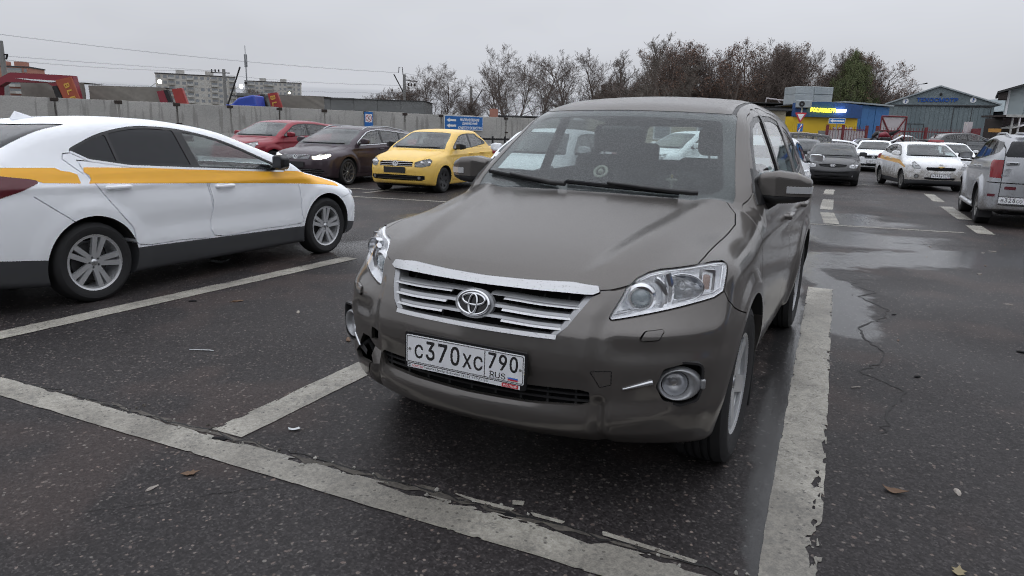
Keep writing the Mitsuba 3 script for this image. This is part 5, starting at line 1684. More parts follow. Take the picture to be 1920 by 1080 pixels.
def build_hero():
    car = thing('crossover', 'grey-brown metallic crossover facing us, its fog lamp corner cracked, white number plate on its bumper', 'car', None)
    TW = pose(0.238, 3.30, 0, -117.02)
    B = suv_body().build(0.0125)
    S = B.shell
    P = lambda name, m, mat, smooth=30, **k: put(f'{car}__{name}', m, mat, TW, smooth, **k)
    skin = lambda name, man, mat, push=0.0, **k: put(f'{car}__{name}', plyn(B.skin(man, push)), mat, TW, **k)
    # ---- broken corner by the right fog lamp
    hole = sg.Polygon([(-0.60, 0.545), (-0.545, 0.545), (-0.515, 0.52), (-0.470, 0.495), (-0.505, 0.452), (-0.54, 0.424), (-0.60, 0.418), (-0.665, 0.405), (-0.70, 0.43), (-0.66, 0.47), (-0.64, 0.50)])
    hole2 = sg.Polygon([(-0.52, 0.597), (-0.462, 0.594), (-0.476, 0.545), (-0.53, 0.54)])
    crack = ln([(-0.545, 0.43), (-0.552, 0.40), (-0.565, 0.375), (-0.56, 0.33), (-0.57, 0.25)], 0.007)
    S = S - front_prism(hole.union(hole2).union(crack))
    # ---- head lamps
    d40 = math.radians(40)
    e1 = np.array([-math.sin(d40), math.cos(d40), 0])
    pts = np.array([(0.753, .51, .768), (.714, .531, .824), (.674, .546, .874), (.623, .568, .906), (.576, .598, .924), (.539, .633, .933), (.432, .741, .946), (.363, .793, .953), (.323, .819, .953),
                    (.325, .835, .943), (.368, .843, .901), (.403, .846, .853), (.451, .821, .835), (.535, .762, .821), (.635, .67, .800)])
    q = np.stack([pts @ e1, pts[:, 2]], 1)
    lampP = rnd(sg.Polygon(q), 0.006)
    lamp = lambda g, sd: (lambda p: p if sd > 0 else p.mirror([0, 1, 0]))(prism(lampP.buffer(g), (0, 0, 0), e1, (0, 0, 1), 0.35, 2.2))
    lenses = {sd: S ^ lamp(-0.003, sd) for sd in (1, -1)}
    for sd in (1, -1):
        S = S - lamp(0.004, sd)
    # ---- chrome strip, grille and intake openings
    stripP = sg.Polygon([(-.462, .858), (-.452, .877), (-.36, .880), (-.18, .872), (0, .8685), (.18, .872), (.36, .880), (.452, .877), (.462, .858), (.44, .848), (.22, .8435), (0, .8415), (-.22, .8435), (-.44, .848)])
    strip = S ^ front_prism(rnd(stripP, 0.004), 0.4)
    S = S - front_prism(stripP.buffer(0.003), 0.4)
    grP = sg.Polygon([(-.444, .848), (-.385, .745), (-.352, .708), (-.33, .703), (-.2, .699), (0, .696), (.2, .699), (.33, .703), (.352, .708), (.385, .745), (.444, .848), (.22, .8415), (0, .8395), (-.22, .8415)])
    S = S - front_prism(grP, 0.4)
    inP = rnd(sg.Polygon([(-.455, .500), (-.44, .513), (0, .498), (.44, .513), (.476, .507), (.476, .462), (.44, .448), (.26, .436), (0, .432), (-.26, .436), (-.44, .446)]), 0.008)
    S = S - front_prism(inP, 0.4)
    # ---- fog lamp pockets
    d36 = math.radians(27)
    f1 = np.array([-math.sin(d36), math.cos(d36), 0])
    fd = np.array([math.cos(d36), math.sin(d36), 0])
    fo = np.array([0.655, 0.757, 0.537])
    fq = lambda p: (p - fo) @ f1
    pock = rnd(sg.Polygon([(-0.085, 0.0), (-0.06, 0.068), (0.02, 0.082), (0.085, 0.077), (0.090, 0.0), (0.075, -0.055), (0.02, -0.075), (-0.05, -0.062)]), 0.02)
    pk = lambda sd: (lambda p: p if sd > 0 else p.mirror([0, 1, 0]))(prism(pock, fo, f1, (0, 0, 1), -0.2, 0.3))
    for sd in (1, -1):
        S = S - pk(sd)
    # ---- windows
    wsP = rnd(sg.Polygon([(-.712, 1.10), (-.712, 1.15), (-.592, 1.535), (-.57, 1.549), (-.3, 1.557), (0, 1.561), (.3, 1.557), (.57, 1.549), (.592, 1.535), (.712, 1.15), (.712, 1.10)]), 0.02)
    wcut = front_prism(wsP, -1.25, 0.2) - top_prism(sg.Polygon([(-0.262, 0), (-0.275, .25), (-0.325, .5), (-0.395, .70), (-0.40, .8), (0.5, .8), (0.5, -.8), (-0.40, -.8), (-0.395, -.70), (-0.325, -.5), (-0.275, -.25)]), 0.9, 1.7)
    wscreen = S ^ wcut
    S = S - wcut
    win = [[(-.56, 1.15), (-.70, 1.275), (-.88, 1.405), (-1.04, 1.49), (-1.22, 1.528), (-1.445, 1.545), (-1.445, 1.145)],
           [(-1.535, 1.145), (-1.535, 1.548), (-1.95, 1.553), (-2.30, 1.535), (-2.365, 1.45), (-2.30, 1.165)],
           [(-2.45, 1.18), (-2.50, 1.44), (-2.56, 1.505), (-2.80, 1.47), (-2.99, 1.39), (-2.95, 1.22)]]
    glass = []
    for w in win:
        for sd in (1, -1):
            wp = rnd(sg.Polygon(w), 0.025)
            c = side_prism(wp, 0.3, 1.2, sd)
            glass.append(S ^ c)
            S = S - side_prism(wp.buffer(0.012), 0.3, 1.2, sd)
    rwP = rnd(sg.Polygon([(-.66, 1.12), (-.55, 1.50), (.55, 1.50), (.66, 1.12)]), 0.05)
    rc = front_prism(rwP, -4.0, -2.9)
    rglass = S ^ rc
    S = S - rc
    # ---- panel joints
    g = 0.0055
    bumpP = sg.Polygon([(.15, .05), (.245, .74), (.285, .752), (.36, .782), (.395, .815), (.402, .855), (.55, .875), (.66, .882), (.70, .8665), (.722, .862), (.745, .866), (1.2, .866), (1.2, .05)])
    hoodP = sg.Polygon([(1.2, -.5), (.70, -.535), (.60, -.60), (.44, -.738), (.343, -.746), (.073, -.754), (-.185, -.764), (-.317, -.738), (-.395, -.675), (-.325, -.5), (-.275, -.25), (-.262, 0),
                        (-.275, .25), (-.325, .5), (-.395, .675), (-.317, .738), (-.185, .764), (.073, .754), (.343, .746), (.44, .738), (.60, .60), (.70, .535), (1.2, .5)])
    fdoor = smoothpoly([(-.33, .34), (-.335, .62), (-.315, .9), (-.36, 1.05), (-.52, 1.155), (-.70, 1.305), (-.88, 1.43), (-1.04, 1.515), (-1.25, 1.56), (-1.485, 1.572), (-1.49, 1.3), (-1.49, .9), (-1.49, .6), (-1.49, .34), (-1.1, .335), (-.7, .335)], 4)
    rdoor = smoothpoly([(-1.496, .34), (-1.496, .7), (-1.496, 1.2), (-1.50, 1.572), (-1.9, 1.585), (-2.28, 1.57), (-2.405, 1.50), (-2.40, 1.3), (-2.37, 1.05), (-2.22, .83), (-2.08, .66), (-2.02, .5), (-1.95, .34)], 4)
    full = lambda poly: prism(poly, (0, 0, 0), (1, 0, 0), (0, 0, 1), -1.2, 1.2)
    bumper = S ^ full(bumpP)
    S = S - full(bumpP.buffer(g))
    hood = S ^ top_prism(hoodP, 0.80, 1.5)
    S = S - top_prism(hoodP.buffer(g), 0.80, 1.5)
    fuel = rnd(sg.box(-2.72, .90, -2.58, 1.04), 0.03)
    for nm, poly in (('front_door', fdoor), ('rear_door', rdoor)):
        for sd in (1, -1):
            k = f'{car}__{nm}' if sd > 0 else f'{car}__{nm}_001'
            USED.add(k)
            put(f'{k}__panel', plyn(B.skin(S ^ side_prism(poly, 0.3, 1.2, sd))), 'hero_paint', TW)
            S = S - side_prism(poly.buffer(g), 0.3, 1.2, sd)
            hx = -1.30 if nm == 'front_door' else -2.20
            hz = 0.985
            hy = float(B.flank(hx, hz))
            h = rbox(hx - 0.10, hx + 0.10, hy + 0.012, hy + 0.040, hz - 0.016, hz + 0.016, 0.013)
            b = cat([rbox(hx - 0.10, hx - 0.06, hy - 0.02, hy + 0.03, hz - 0.014, hz + 0.014, 0.012), rbox(hx + 0.06, hx + 0.10, hy - 0.02, hy + 0.03, hz - 0.014, hz + 0.014, 0.012)])
            m = cat([h, b])
            if sd < 0:
                m = mv(m, np.diag([1, -1, 1, 1.0]))
                m.invert()
            put(f'{k}__handle', m, 'hero_paint', TW, 40)
    # roof ditches
    for sd in (1, -1):
        dl = sg.LineString([(-0.985, sd * .572), (-1.2, sd * .552), (-1.6, sd * .535), (-2.4, sd * .525), (-3.1, sd * .515)])
        groove = top_prism(dl.buffer(0.011, cap_style=2), 1.2, 2.0)
        skin('roof_moulding', (S ^ top_prism(dl.buffer(0.010, cap_style=2), 1.2, 2.0)), 'black_plastic', -0.004)
        S = S - groove
    for sd in (1, -1):
        wq = rnd(sg.Polygon([(.626, .706), (.640, .735), (.697, .741), (.690, .727), (.684, .711)]), .006).buffer(.005)
        bumper = bumper - front_prism(wq if sd > 0 else mirr(wq), 0.3)
    skin('bumper', bumper, 'hero_paint')
    skin('hood', hood, 'hero_wet')
    roofm = S ^ top_prism(sg.box(-3.2, -.52, -0.84, .52), 1.5, 2.0)
    skin('roof', roofm, 'hero_wet')
    S = S - top_prism(sg.box(-3.2, -.52, -0.84, .52), 1.5, 2.0)
    sk, lin = B.skin(S, 0, True, True)
    put(f'{car}__body', plyn(sk), 'hero_paint', TW)
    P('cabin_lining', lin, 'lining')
    # ---- glass
    V, F = sheet(B, wscreen)
    N = B.normals(V)
    wk = uniq(f'{car}__windscreen')
    # the black printed border of the glass, under the pane
    inner = rnd(sg.Polygon([(-.655, 1.175), (-.535, 1.512), (-.3, 1.525), (0, 1.53), (.3, 1.525), (.535, 1.512), (.655, 1.175), (.60, 1.152), (.3, 1.158), (0, 1.168), (-.3, 1.158), (-.60, 1.152)]), 0.03)
    band = wscreen - front_prism(inner, -1.3, 0.3)
    bV, bF = sheet(B, band)
    put(f'{wk}__border', (lambda n: plyn((bV - n * 0.006, bF, n)))(B.normals(bV)), 'trim_black', TW)
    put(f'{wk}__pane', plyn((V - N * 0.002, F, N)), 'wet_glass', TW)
    for i, gm in enumerate(glass):
        V, F = sheet(B, gm)
        N = B.normals(V)
        P('side_window', plyn((V - N * 0.007, F, N)), 'window_glass' if i < 2 else 'hero_rear_glass')
    V, F = sheet(B, rglass)
    N = B.normals(V)
    P('rear_window', plyn((V - N * 0.004, F, N)), 'window_glass')
    # black frames and deflectors of the side windows
    for w in win:
        for sd in (1, -1):
            wp = rnd(sg.Polygon(w), 0.025)
            o_, i_ = (wp.buffer(0.0115), wp.buffer(-0.018))
            fr = (B.shell ^ side_prism(o_, 0.3, 1.2, sd)) - side_prism(i_, 0.3, 1.2, sd)
            P('window_frame', plyn(B.skin(fr, -0.004)), 'trim_black')
    for sd in (1, -1):
        pil = B.shell ^ side_prism(sg.box(-1.53, 1.15, -1.45, 1.56), 0.3, 1.2, sd)
        P('pillar_cover', plyn(B.skin(pil, 0.002)), 'trim_black')
    # ---- cowl under the wipers, wipers
    cw = []
    for t in (0.0, 0.45, 0.9):
        xs = np.linspace(-.68, .68, 30)
        cw.append([(x_, y_, z_) for x_, y_, z_ in zip(-0.262 - 0.30 * xs ** 2 + 0.02 - 0.08 * t, xs, 1.115 - 0.03 * xs ** 2 * 2 + 0.0 * xs)])
    cw = np.array(cw)
    n = cw.shape[1]
    f = [(i, i + 1, n + i + 1) for i in range(n - 1)] + [(i, n + i + 1, n + i) for i in range(n - 1)]
    f += [(a + n, b + n, c + n) for a, b, c in f]
    P('cowl_panel', trimesh.Trimesh(cw.reshape(-1, 3), f, process=False), 'black_plastic')
    def on_glass(y, z, off):
        x = B.surf(np.array(y), np.array(z), 0.3, -1.2)
        p = np.stack([x, y, z], -1)
        return p + B.normals(p) * off
    for (b0, b1, a0) in (((-.66, 1.185), (-.17, 1.150), (-.16, 1.125)), ((-.12, 1.165), (.46, 1.143), (.50, 1.118))):
        k = uniq(f'{car}__wiper')
        ys, zs = np.linspace(b0[0], b1[0], 16), np.linspace(b0[1], b1[1], 16)
        put(f'{k}__blade', tube(on_glass(ys, zs, 0.014), 0.011, 6), 'matt_black', TW, 50)
        ys, zs = np.linspace((b0[0] + b1[0]) / 2 - 0.06, a0[0] + 0.05, 14), np.linspace((b0[1] + b1[1]) / 2 + 0.004, a0[1] + 0.012, 14)
        put(f'{k}__arm', tube(on_glass(ys, zs, 0.034), np.linspace(0.008, 0.014, 14), 8), 'black_plastic', TW, 50)
    # ---- chrome strip
    skin('grille_chrome_strip', strip, 'chrome_speckled', 0.010, label='chrome strip along the top edge of the grille')
    # ---- grille
    gk = uniq(f'{car}__grille')
    G = lambda n_, m, mat, sm_=35: put(f'{gk}__{n_}', m, mat, TW, sm_)
    ys = np.linspace(-.47, .47, 41)
    back = []
    for z in (0.66, 0.87):
        back.append(np.stack([B.surf(ys, np.full_like(ys, z)) - 0.075, ys, np.full_like(ys, z)], 1))
    n = len(ys)
    f = [(i, i + 1, n + i + 1) for i in range(n - 1)] + [(i, n + i + 1, n + i) for i in range(n - 1)]
    G('backing', trimesh.Trimesh(np.vstack(back), f, process=False), 'matt_black')

    def half_width(z):
        return float(np.interp(z, [.70, .745, .848], [.34, .385, .444]))

    def bar(z0, z1, ya, yb, x_in, x_out, rise=None, n=26):
        """a bar following the nose between two heights; rise(y) lifts it"""
        yy = np.linspace(ya, yb, n)
        r = np.zeros(n) if rise is None else rise(yy)
        V = []
        for (z, off) in ((z0, x_in), (z0, x_out), (z1, x_out - 0.004), (z1, x_in)):
            zz = z + r
            V.append(np.stack([B.surf(yy, np.clip(zz, .69, .86)) + off, yy, zz], 1))
        V = np.stack(V, 1)
        Fq = []
        for i in range(n - 1):
            for k in range(4):
                a, b = i * 4 + k, i * 4 + (k + 1) % 4
                Fq += [(a, b, b + 4), (a, b + 4, a + 4)]
        e = (n - 1) * 4
        Fq += [(0, 2, 1), (0, 3, 2), (e, e + 1, e + 2), (e, e + 2, e + 3)]
        m = trimesh.Trimesh(V.reshape(-1, 3), Fq, process=False)
        m.fix_normals()
        return m
    for z in (0.808, 0.771, 0.735):
        hw = half_width(z)
        for sd in (1, -1):
            rise = lambda y: 0.004 * sstep(0.30, 0.11, np.abs(y))
            G('slat', bar(z + 0.001, z + 0.010, sd * 0.05, sd * (hw + 0.006), -0.055, -0.016, rise), 'silver_plastic')
            G('slat_chrome', bar(z - 0.006, z + 0.001, sd * (0.13 - (z - .735) * 0.2), sd * (hw + 0.004), -0.020, -0.004, rise), 'chrome_speckled')
    G('lower_chrome_bar', bar(0.698, 0.713, -.352, .352, -0.03, 0.004), 'chrome_speckled')
    for sd in (1, -1):
        zz = np.linspace(.706, .846, 12)
        hw = np.array([half_width(z) for z in zz])
        V = []
        for (o, off) in ((0.0, -0.002), (-0.024, -0.010), (-0.040, -0.06), (0.004, -0.03)):
            yy = sd * (hw + o)
            V.append(np.stack([B.surf(yy, zz) + off, yy, zz], 1))
        V = np.stack(V, 1)
        Fq = []
        for i in range(11):
            for k in range(3):
                a, b = i * 4 + k, i * 4 + k + 1
                Fq += [(a, b, b + 4), (a, b + 4, a + 4)]
        G('side_frame', trimesh.Trimesh(V.reshape(-1, 3), Fq, process=False), 'silver_plastic')
        for yv in (0.15, 0.25, 0.345):
            if yv < half_width(.72) - 0.01:
                yy = np.full(2, sd * yv)
                xz = B.surf(yy, np.array([.705, .842]))
                G('rib', tube(np.stack([xz - 0.05, yy, [.705, .842]], 1), 0.004, 6), 'black_plastic')
    # spine and emblem
    ex = float(B.surf(0.0, 0.785))
    tilt = math.radians(16)
    eu, ev = np.array([0, 1.0, 0]), np.array([-math.sin(tilt), 0, math.cos(tilt)])
    en = np.cross(eu, ev)
    eo = np.array([ex - 0.004, 0, 0.781])
    sp = affinity.scale(sg.Point(0, 0).buffer(1, 40), 0.084, 0.058)
    for z in (0.808, 0.771, 0.735):
        pass
    G('emblem_base', mv(ext(sp, 0.020), basis(eo - en * 0.024, eu, ev, en)), 'silver_plastic', 30)
    em = eo + en * 0.004
    disc = affinity.scale(sg.Point(0, 0).buffer(1, 48), 0.068, 0.046)
    G('emblem_ground', mv(ext(disc, 0.006), basis(em - en * 0.008, eu, ev, en)), 'trim_black', 30)
    G('emblem', cat([ring(em, eu, ev, 0.067, 0.045, 0.0062), ring(em + ev * 0.014 + en * 0.002, eu, ev, 0.049, 0.0215, 0.0047), ring(em - ev * 0.0035 + en * 0.003, eu, ev, 0.0175, 0.037, 0.0047)]), 'chrome', 50)
    # ---- lower intake
    ik = uniq(f'{car}__lower_intake')
    ys = np.linspace(-.52, .52, 41)
    back = [np.stack([B.surf(ys, np.full_like(ys, z)) - 0.075, ys, np.full_like(ys, z)], 1) for z in (0.40, 0.54)]
    put(f'{ik}__backing', trimesh.Trimesh(np.vstack(back), [(i, i + 1, n + i + 1) for i in range(40)] + [(i, n + i + 1, n + i) for i in range(40)] if n == 41 else f, process=False), 'matt_black', TW)
    for z in (0.456, 0.480):
        yy = np.linspace(-.47, .47, 30)
        put(f'{ik}__bar', tube(np.stack([B.surf(yy, np.full(30, z)) - 0.02, yy, np.full(30, z) + 0.006 * (yy / .47) ** 2], 1), 0.0055, 6), 'black_plastic', TW, 40)
    for yv in np.linspace(-0.42, 0.42, 9):
        xx = float(B.surf(yv, 0.47))
        put(f'{ik}__rib', box(xx - 0.05, xx - 0.022, yv - 0.004, yv + 0.004, 0.437, 0.505), 'black_plastic', TW)
    # ---- fog lamps
    for sd in (1, -1):
        k = uniq(f'{car}__fog_lamp')
        Mi = np.diag([1, sd, 1, 1.0])

        def K(nm, m, mat, sm_=40):
            m = mv(m, Mi)
            if sd < 0:
                m.invert()
            put(f'{k}__{nm}', m, mat, TW, sm_)
        Mb = lambda off, o2=0.0: basis(fo + fd * off + f1 * o2, f1, (0, 0, 1), fd)
        K('pocket', mv(ext(pock.buffer(0.012), 0.01), Mb(-0.085)), 'black_plastic')
        w_ = np.array(pock.buffer(0.002).exterior.coords)
        wall = trimesh.creation.extrude_polygon(pock.buffer(0.008).difference(pock.buffer(-0.0005)), 0.085, engine='earcut')
        K('pocket_wall', mv(wall, Mb(-0.090)), 'black_plastic')
        outer = affinity.scale(sg.Point(0, 0).buffer(1, 48), 0.086, 0.066)
        prof = []
        nU, nV = 56, 10
        Vb = []
        for i in range(nU):
            a = 2 * math.pi * i / nU
            o = np.array([math.cos(a) * 0.088 + 0.008, math.sin(a) * 0.066])
            q_ = np.array([math.cos(a) * 0.050 - 0.006, math.sin(a) * 0.047])
            for j in range(nV):
                t = j / (nV - 1)
                c = o + (q_ - o) * t
                hgt = 0.030 * math.sin(math.pi * min(1, t * 1.02 + 0.02)) ** 0.6 - 0.02 + 0.008 * t
                Vb.append((c[0], c[1], hgt))
        Fb = []
        for i in range(nU):
            for j in range(nV - 1):
                a, b = i * nV + j, ((i + 1) % nU) * nV + j
                Fb += [(a, b, b + 1), (a, b + 1, a + 1)]
        K('bezel', mv(trimesh.Trimesh(Vb, Fb, process=False), Mb(-0.012)), 'silver_plastic')
        ln_ = lathe([(0.0, 0.012), (0.02, 0.0105), (0.037, 0.005), (0.0475, -0.004), (0.0475, -0.02)], 40)
        K('lens', mv(ln_, Mb(-0.016, -0.006)), 'clear_lens')
        bowl = lathe([(0.047, -0.006), (0.040, -0.026), (0.025, -0.038), (0.0, -0.042)], 36)
        K('reflector', mv(bowl, Mb(-0.014, -0.006)), 'chrome_satin')
        K('bulb', mv(lathe([(0.0, 0.0), (0.012, -0.004), (0.013, -0.03)], 16), Mb(-0.026, -0.006)), 'chrome')
        if sd > 0:
            a = fo + np.array([0.7, -0.0, 0]) * 0
            p0 = np.array([.778, .588, .527]); p1 = np.array([.722, .680, .556])
            L = np.linspace(0, 1, 12)[:, None]
            cen = p0 + (p1 - p0) * L
            cen[:, 0] = B.surf(cen[:, 1], cen[:, 2]) + 0.004
            K('blade', tube(cen, 0.004 + 0.007 * L[:, 0], 8), 'chrome_satin', 60)
            K('tab', blob([fo + f1 * 0.094 + fd * -0.01 + [0, 0, 0.016], fo + f1 * 0.094 + fd * -0.01 + [0, 0, -0.006]], 0.010), 'silver_plastic')
        else:
            p0 = fo - f1 * 0.06 + [0, 0, -0.03]
            K('blade', tube([p0 + fd * 0.005, p0 - f1 * 0.03 + [0.012, 0, -0.022], p0 - f1 * 0.055 + [0.016, 0, -0.040]], [0.010, 0.009, 0.006], 8), 'chrome_satin', 60)
    # torn edges and the dark absorber behind the broken corner
    P('bumper_reinforcement', cat([rbox(0.52, 0.64, -.72, -.44, 0.44, 0.56, 0.02), tube([(0.70, -.66, .46), (0.72, -.60, .50), (0.72, -.56, .44)], 0.014), tube([(0.74, -.56, .53), (0.75, -.52, .47), (0.76, -.48, .46)], 0.012)]), 'matt_black')
    flap = trimesh.Trimesh([(0.806, -.505, .512), (0.818, -.462, .500), (0.842, -.455, .452), (0.826, -.50, .440), (0.812, -.52, .47)], [(0, 1, 2), (0, 2, 3), (0, 3, 4)], process=False)
    P('torn_flap', flap, 'hero_paint_2s')
    P('torn_flap', trimesh.Trimesh([(0.700, -.675, .488), (0.742, -.60, .462), (0.748, -.60, .440), (0.70, -.68, .455)], [(0, 1, 2), (0, 2, 3)], process=False), 'black_plastic')
    # ---- head lamps: lens, chrome housing, projector, reflector, indicator
    for sd in (1, -1):
        k = uniq(f'{car}__headlight')
        V, F = sheet(B, lenses[sd])
        N = B.normals(V)
        put(f'{k}__lens', plyn((V + N * 0.001, F, N)), 'clear_lens', TW)
        dd = np.array([math.cos(d40), sd * math.sin(d40), 0])
        dv = -dd * 0.085 - np.array([0, 0, 0.0])
        hous = boundary_wall(V - N * 0.003, F, dv)
        put(f'{k}__housing', cat([hous]), 'lamp_chrome', TW)
        put(f'{k}__back', trimesh.Trimesh(V + dv, F, process=False), 'lamp_back', TW)
        Mi = np.diag([1, sd, 1, 1.0])
        dn = np.array([math.cos(d40 * 0.55), math.sin(d40 * 0.55), -0.05])
        dn /= np.linalg.norm(dn)
        u = np.cross([0, 0, 1.0], dn)
        u /= np.linalg.norm(u)
        v = np.cross(dn, u)

        def K(nm, m, mat, sm_=40):
            m = mv(m, Mi)
            if sd < 0:
                m.invert()
            put(f'{k}__{nm}', m, mat, TW, sm_)
        pc0 = np.array([.640, .592, .840])
        Mp = lambda o: basis(o, u, v, dn)
        K('projector_ring', mv(lathe([(0.036, -0.012), (0.038, 0.004), (0.046, 0.006), (0.056, -0.002), (0.060, -0.03), (0.050, -0.05)], 40), Mp(pc0)), 'chrome')
        K('projector_lens', mv(lathe([(0.0, 0.016), (0.012, 0.0145), (0.024, 0.009), (0.033, 0.0), (0.036, -0.008)], 36), Mp(pc0)), 'proj_lens')
        sh = ring(pc0 + u * 0.035 - dn * 0.02, u, v, 0.055, 0.07, 0.013, 20, 8, -1.3, 1.3)
        K('projector_shroud', sh, 'chrome')
        s2 = []
        for t in np.linspace(-0.07, 0.075, 9):
            s2.append(pc0 + u * (0.092 + 0.018 * math.cos(t * 22)) + v * (t + 0.012) - dn * 0.045)
        K('divider', tube(s2, 0.016, 8), 'chrome')
        rc_ = np.array([.520, .715, .872])
        bowl = lathe([(0.060, 0.0), (0.054, -0.02), (0.04, -0.042), (0.022, -0.054), (0.0, -0.057)], 36)
        bv = bowl.copy()
        bv.vertices[:, 0] *= 1.25
        bv.vertices[:, 1] *= 0.86
        K('reflector', mv(bv, Mp(rc_)), 'chrome')
        K('reflector_rim', ring(rc_, u, v, 0.075, 0.052, 0.004), 'chrome_satin')
        K('bulb', mv(lathe([(0.0, 0.012), (0.011, 0.008), (0.013, -0.03), (0.016, -0.05)], 18), Mp(rc_ - dn * 0.02)), 'lamp_grey')
        for o in (-0.028, 0.030):
            K('step', mv(trimesh.creation.box([0.05, 0.012, 0.03]), Mp(rc_ + v * (-0.056) + u * o - dn * 0.03)), 'chrome')
        ac = np.array([.425, .780, .885])
        K('indicator', mv(box(-0.013, 0.013, -0.030, 0.028, -0.012, 0.006, 0.005), Mp(ac)), 'amber_clear')
        K('indicator_frame', mv(ext(rnd(sg.box(-.030, -.052, .030, .050), .008).difference(rnd(sg.box(-.019, -.041, .019, .039), .005)), 0.012), Mp(ac - dn * 0.005)), 'chrome')
        # bright rim just inside the lens
        rim = np.array(lampP.buffer(-0.012).exterior.simplify(0.002).coords)
        e = e1
        pts3 = []
        for a_, z_ in rim:
            lo, hi = 0.35, 1.3
            o_ = e * a_ + np.array([0, 0, z_])
            dd1 = np.array([math.cos(d40), math.sin(d40), 0])
            for _ in range(30):
                m_ = (lo + hi) / 2
                if B.fp((o_ + dd1 * m_)[None])[0] < 0:
                    lo = m_
                else:
                    hi = m_
            pts3.append(o_ + dd1 * (lo - 0.016))
        K('rim', tube(pts3, 0.0038, 6, caps=False), 'chrome_satin')
    # ---- washer covers, tow cover
    for sd in (1, -1):
        wp = np.array([[.626, .706], [.640, .735], [.697, .741], [.690, .727], [.684, .711]])
        pol = rnd(sg.Polygon(wp), 0.006)
        pm = pol if sd > 0 else mirr(pol)
        pcs = B.shell ^ front_prism(pm, 0.3)
        skin('washer_cover', pcs, 'hero_paint', 0.009)
    tow = rnd(sg.Polygon([(.475, .590), (.55, .596), (.55, .54), (.51, .527)]), 0.004)
    skin('tow_cover', B.shell ^ front_prism(tow.difference(tow.buffer(-0.003)), 0.3), 'trim_black', 0.0006)
    # ---- mirrors
    for sd in (1, -1):
        k = uniq(f'{car}__mirror')
        Mi = np.diag([1, sd, 1, 1.0])

        def K(nm, m, mat, sm_=45):
            m = mv(m, Mi)
            if sd < 0:
                m.invert()
            put(f'{k}__{nm}', m, mat, TW, sm_)
        cx = -0.66 if sd > 0 else -0.68
        h = []
        rr = []
        for (y, zt, zb_, xf, r_) in ((0.815, 1.228, 1.155, 0.030, 0.030), (0.88, 1.236, 1.142, 0.050, 0.034), (0.955, 1.228, 1.150, 0.042, 0.034), (1.006, 1.212, 1.158, 0.014, 0.030)):
            for z in (zt, zb_):
                for x in (-0.045, xf):
                    h.append((cx + x, y, z))
                    rr.append(r_)
        hm = to_man(*(lambda m: (m.vertices, m.faces))(blob(h, rr)))
        hm = hm.refine_to_length(0.012)
        q_ = to_tri(hm)
        top_ = hm.trim_by_plane([0, 0, 1], 1.150)
        bot_ = hm.trim_by_plane([0, 0, -1], -1.148)
        K('housing', to_tri(top_), 'hero_wet')
        K('lower_housing', to_tri(bot_), 'black_plastic')
        stalk = blob([(cx - 0.02, 0.86, 1.115), (cx + 0.02, 0.79, 1.10), (cx - 0.01, 0.785, 1.05), (cx - 0.06, 0.79, 1.06)], [0.025, 0.024, 0.018, 0.018])
        K('foot', stalk, 'trim_black')
        K('glass', mv(box(cx - 0.083, cx - 0.080, 0.815, 1.015, 1.145, 1.235), np.eye(4)), 'chrome')
        sig = hm.translate([cx * -0.10, 0, 0]).scale([1, 1, 1])
        band_ = (hm ^ m3.Manifold.cube([0.4, 0.155, 0.033]).translate([cx - 0.05, 0.925, 1.166]))
        bt = to_tri(band_)
        bt.apply_translation([0.004, 0.003, 0])
        K('indicator', bt, 'lamp_white')
    for sd in (1, -1):
        sail = sg.Polygon([(-.50, 1.105), (-.53, 1.16), (-.66, 1.27), (-.70, 1.26), (-.70, 1.105)])
        P('mirror_triangle', plyn(B.skin(B.shell ^ side_prism(sail, 0.3, 1.2, sd), 0.006)), 'trim_black')
    # ---- wheels and flaps
    put_wheels(car, TW, [(0, .778), (0, -.778), (-2.56, .778), (-2.56, -.778)], 0.362, 0.226, 0.225, spokes(0.222, 0.062, 5, 0.085, 0.075, 0.0), 'alloy', True, 0.012, n=72)
    for ax in (0.0, -2.56):
        for sd in (1, -1):
            m = rbox(ax - 0.445, ax - 0.42, 0.64, 0.885, 0.10 if ax == 0 else 0.13, 0.50, 0.008)
            P('mud_flap', mv(m, np.diag([1, sd, 1, 1.0])), 'rubber')
    P('underbody', box(-3.2, 0.30, -0.60, 0.60, 0.24, 0.29), 'matt_black')
    P('splash_guard', blob([(0.50, 0.76, 0.30), (0.50, 0.60, 0.30), (0.44, 0.74, 0.235), (0.44, 0.62, 0.235)], 0.02), 'black_plastic')
    # ---- number plate
    px = float(B.surf(0.0, 0.585))
    pk_ = plate_parts(car, np.array([px + 0.004, 0.0, 0.578]), (0, 1, 0), (-0.02, 0, 1), TW, 'С370ХС', '790', 'trim_black', lower=True)
    Mpl = basis(np.array([px + 0.004, 0.0, 0.578]), (0, 1, 0), (-0.02, 0, 1), (1, 0, 0.02))
    up_ = lambda gm, d, t=0.0006: mv(ext(gm, t), Mpl @ trimesh.transformations.translation_matrix([0, 0, d]))
    put(f'{pk_}__dealer_strip', up_(sg.box(-.255, -.0765, .245, -.0605), 0.0125), 'plate_white', TW)
    put(f'{pk_}__dealer_name', up_(fit(glyphs('Тойота Центр Ясенево (495) 77777 15', 0.01, 0), 0.29, 0.0115, -0.035, -0.0685), 0.0132), 'plate_ink', TW)
    put(f'{pk_}__brand_word', up_(fit(glyphs('TOYOTA', 0.01, 1), 0.052, 0.009, -0.208, -0.0685), 0.0132), 'ink_red', TW)
    em2 = [affinity.scale(sg.Point(-0.246, -0.0685).buffer(1, 16), *s_) for s_ in ((0.008, 0.006), (0.0063, 0.0045), (0.0022, 0.005))]
